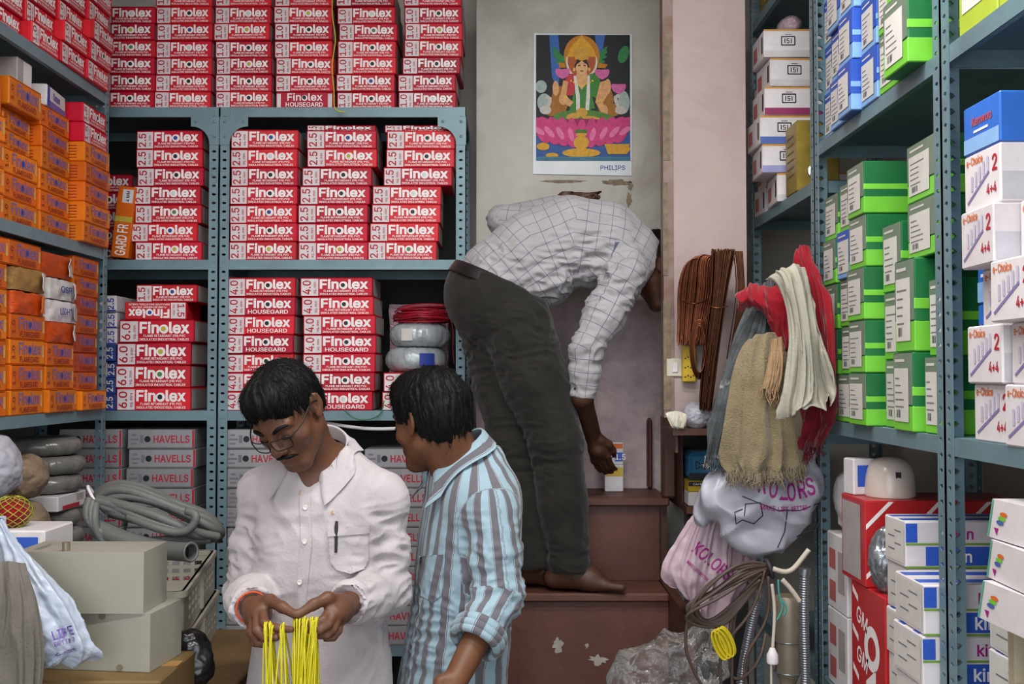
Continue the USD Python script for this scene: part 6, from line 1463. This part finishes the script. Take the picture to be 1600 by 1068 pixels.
for i, k in enumerate([c for c in bt.GetChildren() if c.GetName().startswith('band')]): UsdGeom.Xformable(k).AddTranslateOp().Set((0, 0, hb * (.34, .61)[i]))
mat('teal_string', '#3f8f86', .7)
ts = thing('string_knot', 'teal string knot hanging right of the white cable', 'string', (0, 0, 0))
for pts in ([(1216, 905), (1218, 930), (1222, 948), (1214, 968)], [(1218, 936), (1228, 946), (1224, 962)]): part('string', tube(spline([P(x, y, 2.46) for x, y in pts], 16), .0022, 6), 'teal_string', ts, smooth=True)
yc_ = thing('yellow_coil', 'small hank of yellow wire beside the clear plastic bag', 'wire', P(1131, 1005, 2.52), 0, ry=-24)
hk_ = []
for i in range(9):
    th = np.linspace(0, 2 * PI, 30, endpoint=False); hk_.append(tube(np.c_[.006 * (i - 4) * .5 + .012 * np.cos(th), (i % 3) * .004 + .0 * th, .036 * np.sin(th)], .0022, 6, closed=True))
part('strand', cat_(hk_), mat('wire_yellow2', '#b9a614', .5, var=.1), yc_, smooth=True, kind='stuff')
clear_film('film_bag')
Yz = 2.71; V = Vol((.16, 2.5, .665), (.72, 3.02, 1.14), .007); V.ell(P(1046, 1050, Yz), (.085, .08, .09), None, .03); V.cone(P(1000, 1062, Yz), P(1100, 1030, Yz), .07, .06, .05); V.ell(P(1034, 1095, Yz), (.14, .1, .1), None, .05); V.cone(P(1090, 1000, Yz), P(1116, 988, Yz), .04, .02, .04); V.half((0, 0, .672), (0, 0, 1))
m = V.mesh(); relax(m, 1); crinkle(m, .026, 10, 7, .9); cbg = thing('clear_bag', 'crumpled clear plastic bag at the foot of the stair', 'bag', (0, 0, 0)); part('bag', m, 'film_bag', cbg, smooth=25)
crt = thing('stock_crate', 'brown carton under the clear plastic bag at the foot of the stair', 'carton', (P(1040, 1100, 2.74)[0], 2.735, 0.0)); part('carton', rbx(-.16, .16, -.13, .13, 0, .655, .006), 'card_brown', crt); part('flap', rbx(-.158, .158, -.128, -.005, .655, .659, .001), 'card_brown', crt); part('flap', rbx(-.158, .158, .005, .128, .655, .659, .001), 'card_brown', crt)

# copper wire on the partition
for nm, c in (('copper', '#8a5038'), ('copper_dark', '#52301f')): mat(nm, c, .34, metal=.75, var=.3, scale=40)
nl = thing('nail', 'steel nail in the partition holding the copper wire', 'nail', (0, 0, 0)); part('nail', tube([P(1122, 400, 3.21), P(1122, 397, 3.02)], .005, 8), 'chrome', nl, smooth=40); part('nail_head', trimesh.creation.icosphere(1, .008), 'chrome', nl); UsdGeom.Xformable(nl.GetChild('nail_head')).AddTranslateOp().Set(tuple(P(1122, 397, 3.02)))
rp_ = np.random.default_rng(41)
def bundle(name, label, n, fn, r, m, sides=5):
    t = thing(name, label, 'wire', (0, 0, 0)); part('strand', cat_([tube(fn(i), r, sides, caps=False) for i in range(n)]), m, t, smooth=True, kind='stuff'); return t
def hank(i):
    a, b = rp_.uniform(-1, 1), rp_.uniform(-1, 1); Y0 = 3.135 + .03 * b
    return spline([P(1118 + 8 * a, 402 + 4 * abs(a), Y0 - .02), P(1100 + 24 * a, 398 + 10 * a * a, Y0 - .03), P(1090 + 27 * a, 440 + 8 * a, Y0 - .02), P(1084 + 25 * a, 490, Y0), P(1080 + 22 * a, 534 + rp_.uniform(-5, 6), Y0)], 18)
b1 = bundle('copper_hank', 'thick smooth hank of copper wire at the left of the hanging copper', 230, hank, .0016, 'copper'); part('tie', tube(spline([P(1064, 470, 3.05), P(1085, 474, 3.02), P(1106, 468, 3.05)], 12), .0025, 6), 'copper_dark', b1, smooth=True)
def rods(i):
    a, b = rp_.uniform(-1, 1), rp_.uniform(-1, 1); Y0 = 3.03 + .03 * b
    return spline([P(1130 + 18 * a, 392 + 4 * rp_.uniform(-1, 1), Y0), P(1124 + 13 * a, 450, Y0 - .01), P(1112 + 12 * a, 540, Y0 - .01), P(1102 + 9 * a, 634 + rp_.uniform(-14, 8), Y0)], 10)
b2 = bundle('copper_rods', 'long straight bundle of dark copper rods hanging down the partition', 130, rods, .0018, 'copper_dark'); part('tie', tube(spline([P(1108, 478, 3.0), P(1122, 481, 2.985), P(1136, 478, 3.0)], 12), .0025, 6), 'copper', b2, smooth=True)
def coil_(i):
    a = rp_.uniform(-1, 1); th = np.linspace(0, 2 * PI, 28); return np.array([P(1093 + (12 + 3 * a) * math.cos(q), 545 + (42 + 5 * a) * math.sin(q), 3.0 + .02 * a + .008 * math.sin(q)) for q in th])
bundle('copper_coil', 'oval coil of bright copper wire in front of the straight rods', 60, coil_, .0016, 'copper')
def small(i):
    a = rp_.uniform(-1, 1); return spline([P(1152 + 8 * a, 392, 3.08), P(1156 + 7 * a, 440, 3.07), P(1150 + 10 * a, 520, 3.07), P(1142 + 8 * a, 560, 3.08)], 8)
bundle('copper_rods', 'short thin bundle of copper rods nearest the far right rack', 26, small, .0015, 'copper_dark')
# switch plate, packs and paper at the partition foot
mat('plate_cream', '#c6bfae', .4, var=.04)
sw = thing('switch_plate', 'cream square switch plate on the partition edge', 'plate', P(1054, 574, YP), 0); part('plate', rbx(-.026, .026, -.008, -.0005, -.028, .028, .003), 'plate_cream', sw); part('rocker', rbx(-.009, .009, -.012, -.007, -.015, .015, .002), 'card_white', sw)
yp = thing('yellow_packet', 'yellow packet with dark dots hung behind the copper wire', 'packet', P(1076, 568, YP - .02), 0); part('packet', rbx(-.02, .02, -.012, .012, -.055, .055, .003), mat('packet_yellow', '#c2a02a', .4, var=.1), yp)
for i in range(10): part('dot', on_front(disc(.0025, 8), -.012 + .008 * (i % 4), -.04 + .028 * (i // 4) + .004 * (i % 2), -.0128), 'ink_dark', yp)
ps = thing('wall_shelf', 'small wooden wall shelf under the partition holding a white crumpled bag', 'shelf', (0, 0, 0)); zsh = P(1080, 668, 3.1)[2]
part('board', bx(P(1046, 668, 3.1)[0], P(1116, 668, 3.1)[0], 3.03, 3.26, zsh - .018, zsh), 'wood_edge', ps); part('bracket', bx(P(1052, 668, 3.1)[0], P(1056, 668, 3.1)[0], 3.06, 3.26, zsh - .07, zsh - .018), 'wood_edge', ps)
cw = thing('crumpled_bag', 'white crumpled cloth bag on the small wall shelf', 'bag', (P(1090, 640, 3.1)[0], 3.1, zsh + .036)); part('bag', blob(.045, .05, .042, 33, .3, 9), 'bag_white', cw, smooth=40)
pp = thing('torn_paper', 'torn cream paper hanging over the edge of the small wall shelf', 'paper', (0, 0, 0)); ms, _ = sheet([[(1040, 645, 3.02), (1058, 642, 3.02), (1074, 648, 3.02)], [(1044, 656, 3.015), (1058, 658, 3.015), (1072, 662, 3.015)], [(1050, 668, 3.02), (1060, 670, 3.02), (1070, 668, 3.02)]], nu=20, nv=16, th=.001, amp=.006, seed=44); part('paper', ms, 'plate_cream', pp, smooth=40)
zni = P(1080, 792, 3.2)[2]
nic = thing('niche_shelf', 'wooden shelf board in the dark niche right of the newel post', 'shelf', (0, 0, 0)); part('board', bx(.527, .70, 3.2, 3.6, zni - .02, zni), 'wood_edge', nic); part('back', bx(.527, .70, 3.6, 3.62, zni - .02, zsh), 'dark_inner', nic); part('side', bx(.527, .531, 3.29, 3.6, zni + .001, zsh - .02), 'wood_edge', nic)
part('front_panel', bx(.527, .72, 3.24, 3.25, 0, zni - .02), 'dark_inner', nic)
plain_carton('white_red_carton', 'white and red carton lowest in the niche', .11, .042, .15, (P(1104, 790, 3.22)[0], 3.22, zni + .0006), 0, 'card_white', [('red_mark', on_front(rect(.06, .02), -.03, .01, -.0008), 'ink_red'), ('lettering', on_front(text('Centre', .01, .06), -.03, .028, -.001), 'ink_orange')])
plain_carton('striped_carton', 'yellow and black carton second in the niche', .11, .035, .15, (P(1104, 790, 3.22)[0], 3.225, zni + .0425), 0, 'packet_yellow', [('band', on_front(rect(.108, .013), -.054, .018, -.0008), 'ink_dark'), ('lettering', on_front(text('CAPE FITTINGS', .006, .08), -.04, .021, -.0014), 'ink_white')])
plain_carton('blue_packet', 'blue packet with dark lettering on top in the niche', .1, .085, .12, (P(1103, 790, 3.22)[0], 3.23, zni + .078), 0, mat('packet_blue', '#2c6f97', .4, var=.12), [('lettering', on_front(text('Delta', .022, .06), -.03, .035, -.001), 'ink_dark'), ('band', on_front(rect(.098, .018), -.049, .004, -.0008), 'ink_dark')], r=.012)

# ---------------------------------------------------------------- coils on the second shelf
mat('wrap_silver', '#a9b0b4', .28, metal=.15, var=.2, scale=26, bump=.8, bscale=45, spec=.7)
mat('wire_red', '#a0182c', .4, var=.15, scale=30)
zc0 = 1.4802 + 2 * .0638 + .001
def wrapped_coil(name, label, loc, R0, r, sq, m='wrap_silver', seed=0, tag_=None, group=None):
    t = thing(name, label, 'coil', loc, 0, group); c = torus(R0, r, 72, 18, sq); v = c.vertices; an = np.arctan2(v[:, 1], v[:, 0])
    c.vertices = v * (1 + .035 * (ridge(np.c_[an * 9, v[:, 2] * 20, an * 0 + seed], seed) - .3))[:, None]; part('wrap', c, m, t, smooth=35)
    if tag_:
        th = np.radians(np.linspace(-90 + tag_[0], -90 + tag_[1], 9)); rr_ = (R0 + r) * 1.035; q = np.vstack([np.c_[np.cos(th) * rr_, np.sin(th) * rr_, th * 0 - r * sq * .5], np.c_[np.cos(th) * rr_, np.sin(th) * rr_, th * 0 + r * sq * .5]]); i = np.arange(8); part('tag', trimesh.Trimesh(q, np.vstack([np.c_[i, i + 1, i + 10], np.c_[i, i + 10, i + 9]]), process=False), tag_[2], t)
    return t
xc = P(655, 560, 3.63)[0]
wrapped_coil('wrapped_coil', 'silver wrapped wire coil with a blue tag, directly on the red cartons', (xc - .01, 3.645, zc0 + .042), .066, .04, 1.05, seed=1, tag_=(10, 38, 'ink_blue'))
wrapped_coil('wrapped_coil', 'silver wrapped wire coil under the loose red wire', (xc + .0, 3.645, zc0 + .126), .064, .04, 1.02, seed=2, tag_=(-30, -8, 'label_white'))
rw = thing('red_wire_coil', 'loose coil of thin red wire on the silver wrapped coils', 'wire', (xc + .012, 3.645, zc0 + .169)); rq = np.random.default_rng(51); cs = []
for i in range(46):
    th = np.linspace(0, 2 * PI, 44, endpoint=False); r_ = rq.uniform(.062, .102); zz_ = rq.uniform(0.004, .06 - abs(r_ - .08) * 1.2); cs.append(tube(np.c_[np.cos(th) * r_ + rq.normal(0, .003), np.sin(th) * r_ + rq.normal(0, .003), zz_ + .006 * np.sin(th + rq.uniform(0, 6))], .0017, 5, closed=True))
cs.append(tube(spline([(.09, -.05, .03), (.106, -.07, -.02), (.108, -.085, -.1), (.112, -.09, -.14)], 20), .0015, 5))
part('strand', cat_(cs), 'wire_red', rw, smooth=True, kind='stuff')
mat('bubble_pink', '#a87f8a', .25, metal=.1, var=.25, scale=60, bump=1., bscale=120, spec=.7)
bp = thing('bubble_pack', 'pinkish bubble wrapped pack behind the coils on the second shelf', 'pack', (P(655, 470, 3.8)[0], 3.815, 1.4803)); q = trimesh.creation.box((.21, .055, .37))
for _ in range(4): q = q.subdivide()
q.vertices += (meshkit.fbm(q.vertices * 30, 3, 2)[:, None] - .5) * .016; q.apply_translation((0, 0, .187)); part('pack', q, 'bubble_pink', bp, smooth=35)
gw = thing('green_wire', 'short green wire drooping from the second shelf lip between the two heads', 'wire', (0, 0, 0)); part('wire', tube(spline([P(538, 640, 3.52), P(552, 652, 3.515), P(575, 655, 3.515), P(594, 646, 3.515), P(600, 625, 3.525)], 30), .002, 6), mat('green_wire_mat', '#2d7a4a', .5), gw, smooth=True)
yw2 = thing('yellow_wire', 'thin yellow wire dangling down the gap between the red rack-top stacks', 'wire', (0, 0, 0)); part('wire', tube(spline([P(521, -20, 3.515), P(520, 30, 3.51), P(524, 60, 3.515), P(519, 100, 3.51), P(522, 150, 3.51), P(526, 172, 3.505), P(540, 175, 3.505)], 50), .002, 6), 'wire_bright_yellow', yw2, smooth=True)
wp = thing('white_pipe', 'thin white pipe lying on the silver cartons behind the two customers', 'pipe', (0, 0, 0)); part('pipe', tube(spline([P(470, 652, 3.66), P(520, 662, 3.57), P(570, 669, 3.55), P(640, 668, 3.55)], 24), .006, 10), 'card_white', wp, smooth=True)
# jar and small cartons on the upper tread
jr = thing('clear_jar', 'clear plastic jar with a blue lid on the upper stair tread', 'jar', (P(756, 770, 3.52)[0], 3.55, z2 + .001)); film('jar_film', '#9aa0a6', .4, .1); part('jar', lathe([(0, 0), (.034, 0), (.036, .01), (.036, .12), (.026, .135), (.026, .14), (0, .14)], 28), 'jar_film', jr, smooth=40); part('lid', lathe([(0, .14), (.028, .14), (.028, .165), (.024, .17), (0, .17)], 28), 'packet_blue', jr, smooth=40); part('label', lathe([(.0365, .04), (.0365, .09)], 28), 'label_white', jr, smooth=True)
bx15 = thing('small_carton', 'small white carton marked 1.5 by the bending man\'s hand', 'carton', (P(960, 762, 3.56)[0], 3.56, z2 + .0905)); part('carton', rbx(-.03, .03, 0, .05, 0, .075, .002), 'card_white', bx15); part('blue_panel', on_front(rect(.026, .03), .002, .012, -.0008), 'kin_blue', bx15); part('number', on_front(text('1.5', .018), .003, .018, -.0014), 'ink_white', bx15); part('orange_panel', on_front(rect(.056, .016), -.028, .055, -.0008), 'ink_orange', bx15)
bx16 = thing('small_carton', 'small yellow and white carton under the carton marked 1.5', 'carton', (P(960, 762, 3.56)[0], 3.56, z2 + .0005)); part('carton', rbx(-.032, .03, 0, .05, 0, .0895, .002), 'card_white', bx16); part('band', on_front(rect(.058, .03), -.03, .052, -.0008), 'packet_yellow', bx16)
# ================================================================ lower left: table, coils, conduit, metal boxes, crates
mat('table_wood', '#6f5733', .6, var=.2, scale=8, bump=.2)
ZT = .86
tb_ = thing('wooden_table', 'yellowish wooden table under the metal boxes and crates', 'table', (0, 0, 0))
part('tabletop', rbx(-1.24, -.66, 2.06, 3.1, ZT - .03, ZT, .004), 'table_wood', tb_)
for x in (-1.2, -.7):
    for y in (2.1, 3.06): part('leg', bx(x - .025, x + .025, y - .025, y + .025, 0, ZT - .03), 'table_wood', tb_)
mat('sheet_beige', '#959286', .45, metal=.05, var=.05, scale=6, spec=.45, bump=.05)
def metal_box(label, loc, rz, w, d, h, knock):
    t = thing('metal_box', label, 'metal box', loc, rz)
    o = m3.Manifold.cube((w, d, h)).translate((-w / 2, 0, 0)) - m3.Manifold.cube((w - .05, d - .05, .012)).translate((-w / 2 + .025, .025, h - .01))
    part('case', tm(o), 'sheet_beige', t); part('cover', rbx(-w / 2 + .028, w / 2 - .028, .028, d - .028, h - .0095, h - .004, .001), 'dark_inner' if False else 'sheet_beige', t)
    for (x, z) in knock:
        c = trimesh.creation.cylinder(.007, .003, sections=20); c.apply_transform(R('x', 90)); c.apply_translation((x, -.001, z)); part('screw', c, 'metal_beige', t, smooth=40)
    if not knock: c = trimesh.creation.cylinder(.008, .02, sections=16); c.apply_translation((-w * .12, .012, h + .008)); part('knob', c, 'metal_beige', t, smooth=40)
    return t
c1 = P(235, 1050, 2.2); c2 = P(226, 960, 2.2); zb1 = c1[2]
mount = thing('brown_carton', 'long brown carton lying under the beige metal boxes', 'carton', (c1[0] - .13, 2.14, ZT)); part('carton', rbx(-.19, .17, 0, .235, 0, zb1 - ZT - .0005, .004), 'table_wood', mount); part('tape', bx(-.19, .17, .11, .15, zb1 - ZT - .0005, zb1 - ZT), 'card_brown', mount)
metal_box('lower beige metal junction box on the brown carton', (c1[0] - .135, 2.215, zb1 + .0005), -7, .27, .15, .1195, [(.03, .112), (.07, .008)])
metal_box('upper beige metal junction box stacked on the lower one', (c2[0] - .137, 2.2, zb1 + .1203), -1, .27, .14, .127, [])
# crates
mat('crate_plastic', '#a29e91', .4, var=.05, spec=.5)
def crate(label, loc, rz, w=.26, d=.36, h=.15):
    t = thing('plastic_crate', label, 'crate', loc, rz)
    from shapely.geometry.polygon import orient
    base = sbox(-w / 2, -d / 2, w / 2, d / 2).buffer(-.02).buffer(.02, 6)
    def wall(b, z0, z1, tck): return m3.Manifold.extrude(m3.CrossSection([np.array(orient(b).exterior.coords)[:-1]]), z1 - z0).translate((0, 0, z0))
    o = wall(base, 0, h, 0) - wall(base.buffer(-.006), .006, h + .01, 0)
    for i in range(10):
        for j in range(3):
            z = .03 + j * .022
            if i % 5: o = o - m3.Manifold.cube((w * 2, .03, .012)).translate((-w, -d / 2 + .03 + i * .056, z))
            if i < 6: o = o - m3.Manifold.cube((.02, d * 2, .012)).translate((-w / 2 + .03 + i * .031, -d, z))
    part('tub', tm(o), 'crate_plastic', t)
    rim = wall(base.buffer(.008), h - .014, h, 0) - wall(base.buffer(-.007), h - .02, h + .01, 0); part('rim', tm(rim), 'crate_plastic', t)
    for s in (-1, 1): part('corner_post', rbx(s * (w / 2 + .003) - .006, s * (w / 2 + .003) + .006, -.012, .012, .01, h - .014, .003), 'crate_plastic', t)
    return t
def crate_at(label, px, Y, z, rz, w=.24, d=.6, h=.115):
    c, s_ = math.cos(math.radians(rz)), math.sin(math.radians(rz)); n = np.array([P(px, 900, Y)[0], Y]); o = n - np.array([c * w / 2 + s_ * d / 2, s_ * w / 2 - c * d / 2])
    crate(label, (o[0], o[1], z), rz, w, d, h)
crate_at('lower cream plastic crate right of the metal boxes', 286, 2.5, ZT, 8)
crate_at('upper cream plastic crate holding grey conduit', 287, 2.5, ZT + .1155, 9)
# grey conduit
mat('conduit_grey', '#5f615e', .5, var=.08, scale=18, bump=.15, bscale=90)
cg = thing('grey_conduit_coil', 'coil of grey flexible conduit tied at its left end, heaped on the crate', 'conduit', (0, 0, 0)); rg_ = np.random.default_rng(61)
def lp(pts, r=.0105): 
    p = spline([P(*q) for q in pts], 90); n = len(p); part('conduit', tube(p, r * (1 + .03 * np.sin(np.arange(n) * 2.2)), 12), 'conduit_grey', cg, smooth=True)
for i in range(9):
    a = i / 8; Y0 = 2.74 - .012 * (i % 4)
    lp([(152 - 6 * a, 770 + 22 * a, Y0), (175 + 6 * a, 757 + 22 * a, Y0 - .02), (225 + 6 * a, 764 + 20 * a + rg_.uniform(-3, 3), Y0 - .03), (285 + 8 * a, 786 + 20 * a + rg_.uniform(-5, 5), Y0 - .02), (326 + 10 * a, 806 + 22 * a, Y0), (346 - 3 * a, 833 - 2 * a, Y0 + .03), (318 - 10 * a, 836 + 2 * a, Y0 + .06), (240, 815 + 6 * a, Y0 + .07), (170, 792 + 10 * a, Y0 + .05)])
for i in range(3): lp([(140 + 5 * i, 778 + 4 * i, 2.66), (136 + 6 * i, 806, 2.64), (160, 832 + 5 * i, 2.64), (205, 845 + 3 * i, 2.65), (262, 842 + 3 * i, 2.66), (330, 836 + 3 * i, 2.7)])
big = spline([P(150, 825, 2.66), P(200, 845, 2.64), P(250, 858, 2.62), P(298, 862, 2.575)], 40); part('wide_pipe', tube(big, .023, 20, caps=False), 'conduit_grey', cg, smooth=True)
dd = big[-1] - big[-2]; dd /= np.linalg.norm(dd); rng_ = torus(.0215, .0035, 30, 8); rng_.apply_transform(trimesh.geometry.align_vectors((0, 0, 1), dd)); rng_.apply_translation(big[-1]); part('pipe_rim', rng_, 'conduit_grey', cg, smooth=True)
for i in range(7):
    a = i / 6; lp([(150, 778 + 10 * a, 2.69 - .01 * (i % 3)), (185, 786 + 16 * a, 2.66), (240, 806 + 14 * a + rg_.uniform(-4, 4), 2.65 - .008 * (i % 2)), (300, 828 + 6 * a, 2.66), (342, 838 + 4 * a, 2.7 + .01 * i)])
hole = trimesh.creation.cylinder(.021, .002, sections=24); hole.apply_transform(trimesh.geometry.align_vectors((0, 0, 1), dd)); hole.apply_translation(big[-1] - dd * .03); part('pipe_inside', hole, 'dark_inner', cg)
lp([(292, 798, 2.64), (306, 806, 2.63), (300, 822, 2.63), (250, 826, 2.63), (200, 806, 2.65)])
tie = torus(.042, .004, 30, 8); tie.apply_transform(R('y', 62)); tie.apply_transform(R('z', 20)); tie.apply_translation(P(150, 782, 2.7)); part('tie', tie, 'card_white', cg, smooth=True)
# wrapped coils low in the left rack
mat('wrap_grey', '#6c6a66', .25, var=.2, scale=22, bump=.5, bscale=40, spec=.7)
for i in range(7): wrapped_coil('plastic_coil', 'grey plastic wrapped coil in the left rack, %s from the bottom' % ORD[i + 1], (-1.415 + .006 * (i % 3), 3.18, .981 + .0275 + i * .0552 + (.047 if i > 3 else 0)), .085, .03, .9, 'wrap_grey', seed=i + 3, group='grey wrapped coils low in the left rack')
mat('bag_brown', '#84705c', .4, var=.3, scale=14, bump=.6, bscale=30, spec=.5)
for i, (x, y, z, rx_, ry2, rz_, m_, lb) in enumerate(((-1.35, 2.93, 1.06, .06, .09, .07, 'bag_brown', 'lowest brown plastic bag of fittings in front of the wrapped coils'), (-1.345, 2.93, 1.185, .06, .09, .068, 'bag_brown', 'middle brown plastic bag of fittings in front of the wrapped coils'), (-1.345, 2.93, 1.318, .055, .085, .066, 'bag_brown', 'highest brown plastic bag of fittings in front of the wrapped coils'), (-1.32, 2.7, 1.365, .065, .1, .08, 'bag_white', 'cloudy grey bag at the left picture edge'), (-1.345, 2.7, 1.13, .07, .11, .132, 'wrap_grey', 'grey plastic bag under the cloudy bag at the picture edge'))):
    bb_ = thing('fittings_bag', lb, 'bag', (x, y, z)); part('bag', blob(rx_, ry2, rz_, 70 + i, .28, 10), m_, bb_, smooth=30)
plain_carton('white_packet', 'white packet with red stripe lying between the wrapped coils', .2, .045, .2, (-1.31, 3.16, .981 + 4 * .0552 + .0005), 90, 'card_white', [('edge_strip', on_front(rect(.12, .012), -.07, .003, -.0008), 'ink_red'), ('print_patch', on_front(rect(.05, .02), .03, .02, -.0008), 'card_grey')])
mat('mesh_yellow', '#9a9a2c', .5, var=.3, scale=60)
yb_ = thing('mesh_bag', 'yellow green net ball bag at the left picture edge', 'bag', P(18, 800, 2.5)); s_ = blob(.042, .042, .036, 81, .1, 5, 3); part('filling', s_, 'cloth_red', yb_, smooth=True)
net = []
for k in range(12):
    for sg in (-1, 1):
        t_ = np.linspace(-1.3, 1.3, 24); an = k / 12 * 2 * PI + sg * t_ * 1.2; rr2 = .0465; net.append(tube(np.c_[rr2 * np.cos(t_) * np.cos(an), rr2 * np.cos(t_) * np.sin(an), rr2 * .86 * np.sin(t_)], .0011, 4, caps=False))
part('net', cat_(net), 'mesh_yellow', yb_, smooth=True, kind='stuff')
rs_ = thing('rack_box', 'cream carton under the net ball bag at the picture edge', 'carton', (P(30, 900, 2.5)[0], 2.44, ZT)); hb2 = P(18, 800, 2.5)[2] - .034 - ZT
part('carton', rbx(-.075, .085, 0, .16, 0, hb2, .004), 'card_white', rs_); part('blue_panel', on_front(rect(.05, .045), .02, hb2 - .06, -.0008), 'kin_blue', rs_); part('red_mark', on_front(rect(.05, .05), -.05, hb2 - .09, -.0008), 'ink_red', rs_)
# white carrier bag and grey cloth at the picture edge
mat('cloth_grey', '#6b655f', .9, var=.1, scale=20, bump=.4, bscale=140, spec=.1)
Yq = 2.13
m, _ = sheet([[(-24, 806, Yq + .02), (-4, 808, Yq), (12, 820, Yq + .02)], [(-24, 870, Yq), (28, 868, Yq - .03), (64, 880, Yq + .01)], [(-24, 935, Yq - .01), (60, 930, Yq - .05), (112, 930, Yq)], [(-24, 1000, Yq - .01), (84, 990, Yq - .06), (140, 985, Yq - .01)], [(-24, 1040, Yq), (84, 1030, Yq - .06), (158, 1018, Yq - .01)], [(-24, 1056, Yq + .01), (70, 1050, Yq - .04), (144, 1034, Yq)]], nu=90, nv=90, th=.03, amp=.014, fq=4.5, seed=27, grow=True, crumple=.014)
wb = thing('carrier_bag', 'white blue carrier bag with violet lettering at the lower left edge', 'bag', (0, 0, 0)); part('bag', m, mat('bag_bluewhite', '#a3abbb', .35, var=.06, scale=8, bump=.4, bscale=22, spec=.5), wb, smooth=40)
mat('ink_violet', '#6a4c9c', .5)
for (s, x0, y0, x1, y1, h) in (('LIFE', 84, 1000, 116, 990, 14), ('BETTER', 86, 1010, 118, 1001, 7), ('ACCESSORIES', 86, 1025, 122, 1016, 5)):
    q = px_text(m, s, x0, y0, x1, y1, h, lift=.009)
    if q is not None: part('lettering', q, 'ink_violet', wb)
gc = cloth('grey_jacket', 'grey woven cloth hanging over the table corner at the lower left edge', [[(-40, 872, Yq - .09), (10, 876, Yq - .1), (42, 880, Yq - .08)], [(-40, 930, Yq - .1), (15, 935, Yq - .12), (56, 930, Yq - .08)], [(-40, 1000, Yq - .1), (20, 1000, Yq - .12), (68, 1000, Yq - .08)], [(-40, 1090, Yq - .1), (20, 1090, Yq - .12), (62, 1090, Yq - .08)]], 'cloth_grey', 0, seed=91, amp=.016, fq=5)
# black bag and white basket
mat('bag_black', '#161517', .28, var=.2, bump=.5, bscale=24, spec=.6)
bk = thing('black_bag', 'black plastic bag on the table before the crates', 'bag', (P(288, 1045, 2.42)[0], 2.425, ZT + .085)); part('bag', blob(.068, .045, .075, 95, .3, 9), 'bag_black', bk, smooth=30)
